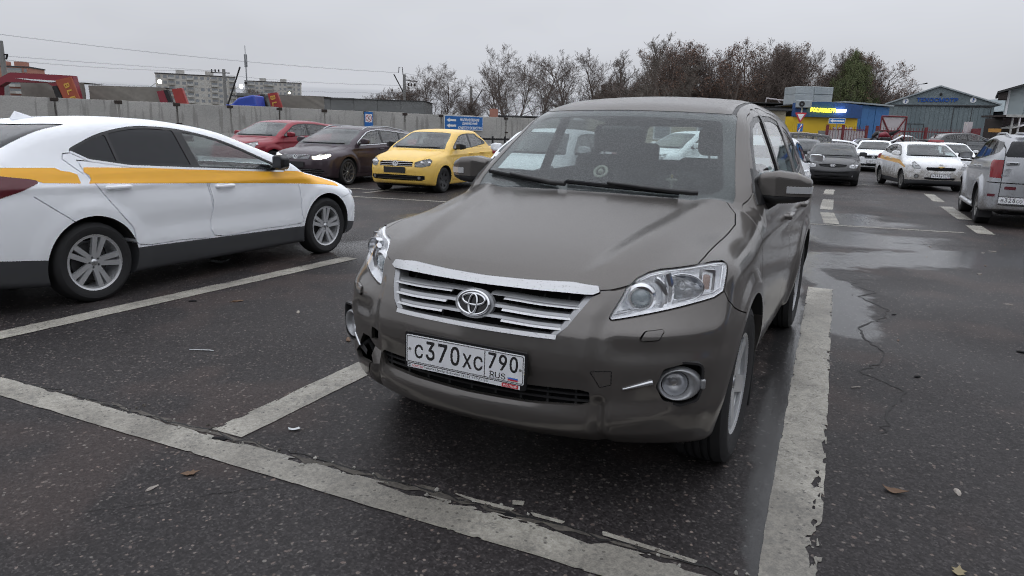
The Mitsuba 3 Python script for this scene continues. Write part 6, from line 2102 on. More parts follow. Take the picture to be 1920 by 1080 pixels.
    put(f'{pk_}__brand_mark', up_(em2[0].difference(em2[1]).union(em2[2].difference(em2[2].buffer(-0.0009))), 0.0132), 'plate_ink', TW)
    put(f'{pk_}__dealer_tag', up_(rnd(sg.box(.170, -.0755, .238, -.0610), 0.002), 0.0132), 'ink_red', TW)
    put(f'{pk_}__dealer_tag_word', up_(fit(glyphs('РОЛЬФ', 0.01, 1), 0.056, 0.0085, 0.204, -0.0683), 0.0138), 'plate_white', TW)
    # ---- cabin
    P('dashboard', cat([rbox(-0.78, -0.42, -.70, .70, 0.86, 1.06, 0.05), rbox(-0.72, -0.50, 0.17, 0.58, 1.00, 1.115, 0.04)]), 'dash')
    st = ring((-0.83, 0.37, 1.04), (0, 1, 0), (0.40, 0, 0.92), 0.19, 0.19, 0.015)
    P('steering_wheel', cat([st, blob([(-0.83, 0.37, 1.04)], 0.06), tube([(-0.83, 0.20, 1.04), (-0.83, 0.54, 1.04)], 0.018), tube([(-0.83, 0.37, 1.04), (-0.6, 0.37, 0.95)], 0.03)]), 'dash')
    for y in (-.37, .37):
        P('front_seat', seat_mesh(-1.25, y, 0.42, 0.52), 'seat_cloth', 50)
    P('rear_seat', cat([rbox(-2.35, -1.85, -.62, .62, 0.52, 0.74, 0.07), mv(rbox(-0.08, 0.08, -.62, .62, 0, 0.62, 0.07), trimesh.transformations.translation_matrix([-2.35, 0, 0.62]))]
                        + [rbox(-2.47, -2.37, y - 0.13, y + 0.13, 1.20, 1.36, 0.04) for y in (-.36, .36)]), 'seat_cloth', 50)
    P('rear_view_mirror', rbox(-0.80, -0.76, -.12, .12, 1.40, 1.47, 0.02), 'trim_black')
    # things on the dashboard and behind the glass: charm and cross
    ch = on_glass([0.02], [1.245], -0.02)[0]
    P('windscreen_charm', cat([ring(ch, (0, 1, 0), (-0.6, 0, 0.7), 0.033, 0.036, 0.008), blob([ch], 0.016)]), 'charm')
    ch = on_glass([0.40], [1.215], -0.02)[0]
    P('windscreen_cross', cat([tube([ch + [0, 0, -0.03], ch + [0, 0, 0.035]], 0.006, 6), tube([ch + [0, -0.028, 0.008], ch + [0, 0.028, 0.008]], 0.006, 6)]), 'charm')
    k = 0
    ch = on_glass([-0.10], [1.30], -0.015)[0]
    P('windscreen_sucker', ring(ch, (0, 1, 0), (-0.6, 0, 0.7), 0.022, 0.022, 0.003), 'matt_black')
    # rear lamps
    for sd in (1, -1):
        tl = sg.Polygon([(sd * .70, .95), (sd * .74, 1.28), (sd * .95, 1.28), (sd * .95, .95)])
        P('tail_light', plyn(B.skin(B.shell ^ prism(tl, (0, 0, 0), (0, 1, 0), (0, 0, 1), -4, -3.28), 0.006)), 'lamp_red_dark')
    return B


def hero_mats():
    col = (0.115, 0.106, 0.099)

    def drops(p, n, uv):
        v = voronoi(p.x * 95, p.y * 95)
        v2 = voronoi(p.x * 210 + 3.1, p.y * 210)
        d1 = dr.select(v[2] > 0.45, dr.maximum(0.0, 1 - v[0] * 3.2), 0.0)
        d2 = dr.select(v2[2] > 0.3, dr.maximum(0.0, 1 - v2[0] * 2.6), 0.0)
        return 0.0002 * d1 + 0.00009 * d2
    flake = lambda p, n, uv: mix(mi.Color3f(col[0] * 0.86, col[1] * 0.86, col[2] * 0.86), mi.Color3f(col[0] * 1.16, col[1] * 1.16, col[2] * 1.16), noise(p.x * 700, p.y * 700, p.z * 700))
    b = {'type': 'principled', 'base_color': mikit.proc(flake), 'metallic': 0.55, 'roughness': 0.22, 'specular': 0.5, 'clearcoat': 1.0, 'clearcoat_gloss': 0.9}
    scene['hero_wet'] = two({'type': 'bumpmap', 'arbitrary': mikit.proc(drops, 0.0006), 'scale': 1.0, 'bsdf': b})

    def film(p, n, uv):
        g = 0.6 * fbm(p.x * 8, p.y * 8, p.z * 8, 3) + 0.4 * noise(p.x * 150, p.y * 150, p.z * 150)
        k = smoothstep(0.48, 0.80, g)
        return mix(mi.Color3f(*col), mi.Color3f(0.12, 0.113, 0.104), 0.25 * k)
    scene['hero_paint'] = two({'type': 'principled', 'base_color': mikit.proc(film), 'metallic': 0.50, 'roughness': 0.13, 'specular': 0.55, 'clearcoat': 1.0, 'clearcoat_gloss': 0.97})
    scene['hero_paint_2s'] = scene['hero_paint']
    flat('lamp_chrome', (0.90, 0.91, 0.93), 0.25, metallic=0.25)
    flat('lamp_back', (0.80, 0.82, 0.84), 0.25, metallic=0.35)
    flat('proj_lens', (0.10, 0.14, 0.16), 0.05, clearcoat=1.0, specular=0.8)
    flat('amber_clear', (0.30, 0.19, 0.15), 0.2, clearcoat=1.0)
    flat('lamp_white', (0.55, 0.56, 0.57), 0.2, metallic=0.4, clearcoat=1.0)
    flat('charm', (0.30, 0.30, 0.25), 0.5)
    scene['hero_rear_glass'] = {'type': 'thindielectric', 'int_ior': 1.52, 'specular_transmittance': rgb(0.45, 0.48, 0.48)}

    def speck(p, n, uv):
        k = smoothstep(0.74, 0.84, noise(p.x * 190, p.y * 190, p.z * 190)) * 0.45
        return mix(mi.Color3f(0.47, 0.475, 0.485), mi.Color3f(0.20, 0.195, 0.18), k)
    scene['chrome_speckled'] = two({'type': 'principled', 'base_color': mikit.proc(speck), 'metallic': 0.9, 'roughness': 0.3})


hero_mats()
HERO = build_hero()
# ------------------------------------------------------------------ the other cars: one builder, a specification each
def generic_body(s):
    w, wb = s['w'], s['wb']
    prof = pc(s['prof'])
    xc = s['cowl'][0]
    kc = s.get('plan', 0.16)
    th, bz = s.get('tumble', 0.42), s.get('beltz', 0.98)

    def top(x, y):
        ay = np.abs(y)
        m = sstep(xc + 0.6, xc - 0.1, x)
        xb = s['back'][0]
        mb = sstep(xb + 0.5, xb - 0.3, x)
        xs = x + kc * y * y * m * (1 - mb) - 0.12 * y * y * mb
        z = prof(xs)
        hood = sstep(xc - 0.3, xc + 0.15, x)
        return z - hood * (0.035 * (ay / 0.7) ** 2 + 0.05 * sstep(w - 0.28, w, ay) - s.get('ridge', 0.008) * bump(ay, w * 0.62, 0.08)) - (1 - hood) * 0.03 * (ay / 0.6) ** 2 * sstep(xc - 0.3, xc - 1.0, x)

    zz = [0.1, 0.22, 0.35, 0.5, 0.62, 0.75, 0.86, bz - 0.03, bz + 0.04, bz + 0.3, bz + 0.6]
    tuck = s.get('tuck', 0.05)
    sec = [-tuck * 1.5, -tuck, -tuck * 0.4, 0, 0.003, 0.0, -0.012, -0.04, -0.075, -0.075 - th * 0.24, -0.075 - th * 0.56]
    xx = [-wb - s['ro'], -wb - s['ro'] * 0.6, -wb, -wb * 0.5, -0.2, 0.4, s['fo']]
    wx = [w - 0.06, w - 0.03, w - 0.012, w - 0.01, w - 0.012, w - 0.02, w - 0.06]
    tab = Tab(xx, zz, [[b + q + (-0.06 if (z > bz + 0.2 and x < -wb - s['ro'] * 0.5) else 0) for z, q in zip(zz, sec)] for x, b in zip(xx, wx)])
    fl, R = s.get('flare', 0.014), s['R']

    def W(x, z):
        q = tab(x, z)
        for ax in (0.0, -wb):
            r = np.sqrt((x - ax) ** 2 + (z - R) ** 2)
            q = q + fl * sstep(R + 0.20, R + 0.10, r)
        q = q + s.get('crease', 0.008) * bump(z, s.get('crease_z', 0.80) + s.get('crease_slope', -0.02) * x, 0.035) * sstep(0.6, 0.1, x)
        q = q - s.get('hollow', 0.010) * bump(z, 0.55, 0.10) * sstep(-0.3, -0.6, x) * sstep(-wb + 0.2, -wb + 0.6, x)
        return q
    P = pc(s['nose'])
    Q = pc(s['tail'])
    fa, fb = s.get('front_round', (0.14, 0.34))
    ra, rb = s.get('rear_round', (0.09, 0.24))

    def XF(y, z):
        t = np.abs(y) / w
        return P(z) - fa * t ** 2 - fb * t ** 6

    def XR(y, z):
        t = np.abs(y) / w
        return Q(z) + ra * t ** 2 + rb * t ** 6
    zlo = s.get('clear', 0.17)
    zb = lambda x: zlo + 0.05 * sstep(0.2, s['fo'], x) + 0.08 * sstep(-wb - 0.2, -wb - s['ro'], x)
    ar = s.get('arch_r', R + 0.045)
    return Body(top, W, XF, XR, zb, wb, (-wb - s['ro'] - 0.15, s['fo'] + 0.15, w + 0.09, zlo - 0.07, s['h'] + 0.1), rt=s.get('edge', 0.09), rf=0.05, rr=0.06,
                arch=[(0.0, R, ar, w - 0.36), (-wb, R, ar, w - 0.36)], thick=s.get('thick', 0.03), tol=0.0012 if s.get('far') else 0.0006)


def make_car(name, label, group, where, s):
    car = thing(name, label, 'car', group)
    x, y, yaw = where[:3]
    TW = pose(x, y, where[4] if len(where) > 4 else 0, yaw)
    if len(where) > 3:
        TW = TW @ T4().scale([1, 1, where[3]])
    h = s.get('res', 0.03)
    B = generic_body(s).build(h)
    S = B.shell
    mat = s['paint']
    w, wb = s['w'], s['wb']
    P = lambda nm, m, mt, smooth=35, **k: put(f'{car}__{nm}', m, mt, TW, smooth, **k)
    g = s.get('gap', 0.008)
    far = s.get('far', False)

    def moved(V, F, d):
        N = B.normals(V)
        return plyn((V + N * d, F, N))
    # --- lamps in front
    if not s.get('nofront'):
        a = math.radians(s.get('lamp_dir', 30))
        e1 = np.array([-math.sin(a), math.cos(a), 0])
        o = np.array([s['fo'] - 0.15, w - 0.25, 0])
        lp = [((yy - o[1]) * math.cos(a) * 1.0 if False else (np.array([0, yy, 0]) - np.array([0, o[1], 0])) @ e1, zz) for yy, zz in s['lamp']]
        lp = rnd(sg.Polygon(lp), 0.012)
        for sd in (1, -1):
            c = prism(lp, o, e1, (0, 0, 1), -0.55, 0.8)
            c2 = prism(lp.buffer(g * 0.7), o, e1, (0, 0, 1), -0.55, 0.8)
            if sd < 0:
                c, c2 = c.mirror([0, 1, 0]), c2.mirror([0, 1, 0])
            piece = S ^ c
            S = S - c2
            if piece.num_tri() == 0:
                continue
            V, F = sheet(B, piece)
            k = uniq(f'{car}__headlight')
            put(f'{k}__lens', moved(V, F, 0.001), 'clear_lens', TW)
            dv = np.array([-math.cos(a), -sd * math.sin(a), 0]) * 0.06
            put(f'{k}__housing', cat([boundary_wall(V, F, dv), trimesh.Trimesh(V + dv, F, process=False)]), s.get('lamp_back', 'lamp_housing'), TW)
            cy, cz = np.mean([p[0] for p in s['lamp']]), np.mean([p[1] for p in s['lamp']])
            for oy in ((-0.07, 0.05) if not far else (0.0,)):
                yy = sd * (cy + oy)
                xx = float(B.surf(yy, cz)) - 0.045
                m = lathe([(0.0, 0.022), (0.022, 0.018), (0.038, 0.006), (0.046, 0.004), (0.050, -0.03)], 24)
                put(f'{k}__reflector', mv(m, basis((xx, yy, cz), (0, 1, 0), (0, 0, 1), (1, 0, 0))), s.get('lamp_ball', 'chrome'), TW, 40)
            if s.get('lit') and True:
                put(f'{k}__light_strip', moved(*sheet(B, piece ^ front_prism(sg.box(-2, s['lit'][0], 2, s['lit'][1]), -0.5)), -0.03), 'lit_lamp', TW)
        # --- grille
        for i, (poly, kind) in enumerate(s.get('grilles', [])):
            q = sg.Polygon(poly)
            q = rnd(q.union(mirr(q)) if not q.intersects(mirr(q)) or True else q, 0.012)
            c = front_prism(q, -0.2)
            piece = S ^ c
            S = S - front_prism(q.buffer(g * 0.4), -0.2)
            V, F = sheet(B, piece)
            k = uniq(f'{car}__{"grille" if i == 0 else "lower_grille"}')
            put(f'{k}__backing', moved(V, F, -0.03), 'matt_black', TW)
            if kind.get('rim'):
                rp = q.difference(q.buffer(-kind['rim'][1]))
                put(f'{k}__rim', plyn(B.skin(piece ^ front_prism(rp, -0.2), 0.006)), kind['rim'][0], TW)
            y0, z0, y1, z1 = q.bounds
            for j in range(kind.get('bars', 3)):
                z = z0 + (z1 - z0) * (j + 0.5) / kind.get('bars', 3)
                cut = q.buffer(-0.004).intersection(sg.box(-2, z - 0.001, 2, z + 0.001))
                for gm in getattr(cut, 'geoms', [cut]):
                    if gm.is_empty:
                        continue
                    ya, _, yb, _ = gm.bounds
                    yy = np.linspace(ya, yb, 16)
                    V_ = np.stack([B.surf(yy, np.full(16, z)) - kind.get('deep', 0.012), yy, np.full(16, z)], 1)
                    put(f'{k}__slat', tube(V_, kind.get('bar_r', 0.009), 6), kind.get('bar', 'black_plastic'), TW, 50)
        if s.get('emblem'):
            ez, kind = s['emblem']
            xx = float(B.surf(0.0, ez)) + 0.004
            M = basis((xx, 0, ez), (0, 1, 0), (-0.2, 0, 0.98), (0.98, 0, 0.2))
            r = 0.062
            k = uniq(f'{car}__emblem')
            if kind == 'vw':
                gl = [sg.Point(0, 0).buffer(r, 32).difference(sg.Point(0, 0).buffer(r * 0.86, 32))]
                cl = sg.Point(0, 0).buffer(r * 0.9, 32)
                for pts in ([(-.030, .047), (-.002, .008), (.002, .008), (.030, .047)], ):
                    gl.append(sg.LineString([(-.030, .050), (0, .007), (.030, .050)]).buffer(.0055).intersection(cl))
                gl.append(sg.LineString([(-.054, .026), (-.026, -.046), (0, .0), (.026, -.046), (.054, .026)]).buffer(.0055).intersection(cl))
                put(f'{k}__disc', mv(ext(sg.Point(0, 0).buffer(r, 32), 0.006), M), 'trim_black', TW)
                put(f'{k}__mark', mv(ext(shapely.union_all(gl), 0.012), M), 'chrome', TW)
            elif kind == 'h':
                gl = [affinity.scale(sg.Point(0, 0).buffer(1, 32), .075, .040).difference(affinity.scale(sg.Point(0, 0).buffer(1, 32), .066, .032))]
                gl += [affinity.skew(sg.box(-.036, -.030, -.024, .030), 14), affinity.skew(sg.box(.024, -.030, .036, .030), 14), affinity.rotate(sg.box(-.03, -.005, .03, .005), 14)]
                put(f'{k}__mark', mv(ext(shapely.union_all(gl), 0.012), M), 'chrome', TW)
            elif kind == 'bow':
                gl = sg.Polygon([(-.08, .012), (-.028, .012), (-.022, .028), (.034, .028), (.028, .012), (.08, .012), (.072, -.012), (.022, -.012), (.016, -.028), (-.04, -.028), (-.034, -.012), (-.088, -.012)])
                put(f'{k}__mark', mv(ext(gl, 0.014), M), 'gold', TW)
            else:
                gl = [sg.Point(0, 0).buffer(r, 32).difference(sg.Point(0, 0).buffer(r * 0.85, 32))] + [affinity.rotate(sg.box(-.005, 0, .005, r), t, origin=(0, 0)) for t in (0, 120, 240)]
                put(f'{k}__mark', mv(ext(shapely.union_all(gl), 0.012), M), 'chrome', TW)
        if s.get('fog'):
            fy, fz, fr = s['fog']
            for sd in (1, -1):
                xx = float(B.surf(sd * fy, fz)) + 0.002
                k = uniq(f'{car}__fog_lamp')
                nn = B.normals(np.array([[xx, sd * fy, fz]]))[0]
                u = np.cross([0, 0, 1.0], nn)
                u /= np.linalg.norm(u)
                put(f'{k}__lens', mv(lathe([(0, 0.008), (fr * .8, 0.006), (fr, -0.01), (fr, -0.03)], 24), basis((xx, sd * fy, fz), u, np.cross(nn, u), nn)), 'fog_lens', TW, 40)
                put(f'{k}__bezel', mv(lathe([(fr, -0.02), (fr * 1.05, 0.006), (fr * 1.3, 0.004), (fr * 1.35, -0.03)], 24), basis((xx, sd * fy, fz), u, np.cross(nn, u), nn)), 'black_plastic', TW, 40)
        if s.get('plate'):
            t = s['plate']
            px = float(B.surf(0.0, t[0])) + 0.006
            kk = plate_parts(car, np.array([px, 0, t[0]]), (0, 1, 0), (0, 0, 1), TW, *t[1:3])
            if t[1] is None:
                scene.pop(f'{kk}__plate')
    # --- windows
    xc, zc = s['cowl']
    xt, zt = s['wtop']
    wl = lambda z: float(np.interp(z, [s.get('beltz', .98), s['h']], [w - 0.075, w - 0.075 - s.get('tumble', .42) * (s['h'] - s.get('beltz', .98))]))
    m_ = s.get('wmargin', 0.095)
    yb, yt = wl(zc) - m_, wl(zt) - m_ + 0.005
    wp = rnd(sg.Polygon([(-yb, zc - 0.06), (-yb - 0.01, zc + 0.05), (-yt, zt - 0.03), (-yt * .6, zt - 0.012), (0, zt - 0.008), (yt * .6, zt - 0.012), (yt, zt - 0.03), (yb + 0.01, zc + 0.05), (yb, zc - 0.06)]), 0.03)
    cut = front_prism(wp, xt - 0.35, xc + 0.25)
    floor_ = front_prism(sg.Polygon([(-1.2, zc + 0.012), (1.2, zc + 0.012), (1.2, 2.2), (-1.2, 2.2)]), -6, 3)
    ws = S ^ cut ^ floor_
    S = S - (cut ^ floor_)
    V, F = sheet(B, ws)
    k = uniq(f'{car}__windscreen')
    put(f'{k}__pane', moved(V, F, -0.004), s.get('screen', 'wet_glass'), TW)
    if not s.get('nofront'):
        inner = wp.buffer(-0.035)
        put(f'{k}__border', moved(*sheet(B, ws - front_prism(inner, xt - 0.35, xc + 0.25)), -0.010), 'trim_black', TW)
        ys = np.linspace(-yb * 0.85, yb * 0.1, 12)
        for dy in (0.0, yb * 0.75):
            zz_ = np.full(12, zc + 0.045)
            xx = B.surf(ys + dy, zz_, xc + 0.6, xt - 0.2)
            P('wiper', tube(np.stack([xx + 0.012, ys + dy, zz_], 1), 0.010, 5), 'matt_black', 50)
    if s.get('rear_glass'):
        rg = rnd(sg.Polygon(s['rear_glass'] + [(-a_, b_) for a_, b_ in s['rear_glass'][::-1]]), 0.04)
        cut = front_prism(rg, -wb - s['ro'] - 0.4, s['back'][1])
        pz = S ^ cut
        S = S - cut
        put(f'{car}__rear_window', moved(*sheet(B, pz), -0.004), s.get('rear_tint', 'tinted_glass'), TW)
    dlo = rnd(smoothpoly(s['dlo'], 3) if s.get('dlo_smooth', True) else sg.Polygon(s['dlo']), 0.012)
    bars = [sg.Polygon([(a - wd / 2, 0.5), (a + wd / 2, 0.5), (b + wd / 2, 2), (b - wd / 2, 2)]) for a, b, wd in s['pillars']]
    panes = dlo.buffer(-s.get('dlo_rim', 0.018))
    for b in bars:
        panes = panes.difference(b)
    panes = [rnd(q, 0.015) for q in getattr(panes, 'geoms', [panes]) if q.area > 0.01]
    panes.sort(key=lambda q: -q.centroid.x)
    for sd in (1, -1):
        c = side_prism(dlo, 0.25, 1.3, sd)
        piece = S ^ c
        S = S - side_prism(dlo.buffer(0.003), 0.25, 1.3, sd)
        allp = shapely.union_all(panes)
        put(f'{car}__window_frame' if sd > 0 else f'{car}__window_frame_001', plyn(B.skin(piece - side_prism(allp, 0.25, 1.3, sd), 0.0)), 'trim_black', TW)
        USED.add(f'{car}__window_frame')
        USED.add(f'{car}__window_frame_001')
        for i, q in enumerate(panes):
            V, F = sheet(B, piece ^ side_prism(q, 0.25, 1.3, sd))
            tint = s.get('tint', 1)
            P('side_window', moved(V, F, -0.006), s.get('glass', 'window_glass') if i < tint else s.get('rear_tint', 'tinted_glass'))
        if s.get('belt_chrome'):
            lo = sg.LineString(s['belt_chrome'][1]).buffer(0.009) if not s['belt_chrome'][2] else dlo.buffer(0.016).difference(dlo.buffer(0.003))
            P('window_chrome', plyn(B.skin(B.shell ^ side_prism(lo, 0.25, 1.3, sd), 0.003)), s['belt_chrome'][0])
    # --- lamps behind
    for poly, mt in s.get('tails', []):
        a = math.radians(s.get('tail_dir', 0))
        for sd in (1, -1):
            q = rnd(sg.Polygon(poly), 0.012)
            if s.get('tail_side'):
                c = side_prism(q, s['tail_side'] * w, 1.3, sd)
            else:
                c = front_prism(q if sd > 0 else mirr(q), -wb - s['ro'] - 0.5, -wb - 0.2)
            piece = S ^ c
            S = S - c
            if piece.num_tri():
                P('tail_light', plyn(B.skin(piece, 0.004)), mt)
    # --- lower trim, doors
    for poly, mt, nm in s.get('cladding', []):
        for sd in (1, -1):
            c = side_prism(sg.Polygon(poly), 0.02, 1.3, sd)
            piece = S ^ c
            S = S - c
            if piece.num_tri():
                P(nm, plyn(B.skin(piece, 0.002)), mt)
    for ends in s.get('bumper_cut', []):
        piece = S ^ prism(sg.Polygon(ends[0]), (0, 0, 0), (1, 0, 0), (0, 0, 1), -1.3, 1.3)
        S = S - prism(sg.Polygon(ends[0]), (0, 0, 0), (1, 0, 0), (0, 0, 1), -1.3, 1.3)
        P(ends[2], plyn(B.skin(piece, 0.0)), ends[1])
    doors = s.get('doors', [])
    lines = s.get('lines', [])
    for i, dpoly in enumerate(doors):
        q = smoothpoly(dpoly, 4)
        for sd in (1, -1):
            c = side_prism(q, 0.3, 1.3, sd)
            pc_ = S ^ c
            S = S - side_prism(q.buffer(g), 0.3, 1.3, sd)
            k = uniq(f'{car}__{"front_door" if i == 0 else "rear_door"}')
            put(f'{k}__panel', plyn(B.skin(pc_)), mat, TW)
            if i < len(s.get('handles', [])):
                hx, hz = s['handles'][i]
                hy = float(B.flank(hx, hz))
                m = cat([rbox(hx - .10, hx + .10, hy + .014, hy + .040, hz - .015, hz + .015, .012), rbox(hx - .10, hx - .06, hy - .02, hy + .03, hz - .013, hz + .013, .011), rbox(hx + .06, hx + .10, hy - .02, hy + .03, hz - .013, hz + .013, .011)])
                if sd < 0:
                    m = mv(m, np.diag([1, -1, 1, 1.0]))
                    m.invert()
                put(f'{k}__handle', m, s.get('handle_mat', mat), TW, 40)
    for l in lines:
        for sd in (1, -1):
            S = S - side_prism(ln(l, g), 0.2, 1.3, sd)
    if s.get('hoodline'):
        q = sg.Polygon(s['hoodline'] + [(a_, -b_) for a_, b_ in s['hoodline'][::-1]])
        piece = S ^ top_prism(q, s['hood_lo'], 1.25)
        S = S - top_prism(q.buffer(g), s['hood_lo'], 1.25)
        P('hood', plyn(B.skin(piece)), mat)
    sk, lin = B.skin(S, 0, True, True)
    put(f'{car}__body', plyn(sk), mat, TW)
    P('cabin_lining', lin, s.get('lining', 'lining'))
    # --- stripe along the flanks (film on the paint)
    for poly, mt in s.get('stripes', []):
        for sd in (1, -1):
            V, F = sheet(B, B.shell ^ side_prism(sg.Polygon(poly) if not isinstance(poly, sg.base.BaseGeometry) else poly, 0.2, 1.3, sd))
            P('stripe', moved(V, F, 0.0025), mt)
    # --- mirrors
    if s.get('mirror'):
        mx, mz, mm = s['mirror']
        my = float(B.flank(mx, mz - 0.06))
        k0 = s.get('mirror_w', 0.17)
        for sd in (1, -1):
            k = uniq(f'{car}__mirror')
            pts, rr = [], []
            for (yy, zt_, zb_, xf, r_) in ((0.06, .045, -.035, .03, .025), (0.06 + k0 * .55, .05, -.04, .045, .03), (0.06 + k0, .03, -.02, .015, .025)):
                for z in (zt_, zb_):
                    for xx in (-.04, xf):
                        pts.append((mx + xx, my + yy, mz + z))
                        rr.append(r_)
            m = mv(blob(pts, rr), np.diag([1, sd, 1, 1.0]))
            f_ = mv(blob([(mx - .02, my + .06, mz - .05), (mx, my - .02, mz - .06), (mx + .03, my - .02, mz - .06)], .02), np.diag([1, sd, 1, 1.0]))
            gl_ = mv(box(mx - .070, mx - .068, my + .05, my + .06 + k0, mz - .05, mz + .06), np.diag([1, sd, 1, 1.0]))
            if sd < 0:
                for q in (m, f_, gl_):
                    q.invert()
            put(f'{k}__housing', m, mm, TW, 45)
            put(f'{k}__foot', f_, 'trim_black', TW, 45)
            put(f'{k}__glass', gl_, s.get('mirror_glass', 'chrome'), TW)
    if s.get('rails'):
        for sd in (1, -1):
            xs = np.linspace(s['rails'][0], s['rails'][1], 20)
            yy = np.full(20, sd * s['rails'][2])
            zz_ = B.roof(xs, yy) + 0.035 * np.clip(np.minimum(np.arange(20), 19 - np.arange(20)) / 2.5, -0.2, 1)
            P('roof_rail', tube(np.stack([xs, yy, zz_], 1), 0.016, 8), s['rails'][3], 50)
    if s.get('fin'):
        fx, mt = s['fin']
        fz = float(B.roof(fx, 0.0))
        P('roof_antenna', blob([(fx + .10, 0, fz), (fx - .04, 0, fz + .0), (fx - .06, 0, fz + .055), (fx - .09, 0, fz)], [.008, .018, .006, .014]), mt, 40)
    put_wheels(car, TW, [(0, w - .125), (0, .125 - w), (-wb, w - .125), (-wb, .125 - w)], s['R'], s['rr'], s.get('tw', .2), s['face'], s.get('rim_mat', 'alloy'), s.get('treads', False), s.get('dish', 0.014), s.get('cap', 'chrome_satin'), n=32 if far else 56)
    P('underbody', box(-wb - .5, .5, -w + .3, w - .3, s.get('clear', .17) - .02, s.get('clear', .17) + .05), 'matt_black')
    for poly, mt in s.get('flaps', []):
        for sd in (1, -1):
            x0, x1, z0, z1 = poly
            m = rbox(x0, x1, w - .26, w - .02, z0, z1, .006)
            P('mud_flap', mv(m, np.diag([1, sd, 1, 1.0])), mt)
    if s.get('cabin', True):
        zf = s['h'] - 1.12
        for yy in (-.35, .35):
            P('front_seat', seat_mesh(s.get('seat_x', xt - 0.25), yy, zf, .5), s.get('seat', 'seat_cloth'), 50)
        P('dashboard', rbox(xc - .52, xc - .12, -w + .2, w - .2, zc - .28, zc - .03, .05), 'dash')
        bx = s.get('bench_x', -wb + 0.25)
        P('rear_seat', cat([rbox(bx - .1, bx + .42, -.6, .6, zf + .12, zf + .32, .06), mv(rbox(-.08, .08, -.6, .6, 0, .62, .06), trimesh.transformations.translation_matrix([bx - .12, 0, zf + .24]))]), s.get('seat', 'seat_cloth'), 50)
        if not far:
            sx = xc - .62
            P('steering_wheel', cat([ring((sx, .36, zc - .06), (0, 1, 0), (.4, 0, .92), .185, .185, .014, 28), tube([(sx, .18, zc - .06), (sx, .54, zc - .06)], .016), tube([(sx, .36, zc - .06), (sx + .25, .36, zc - .15)], .03)]), 'dash')
            P('rear_view_mirror', rbox(xt + .02, xt + .05, -.11, .11, zt - .12, zt - .06, .012), 'trim_black')
    return car, B, TW
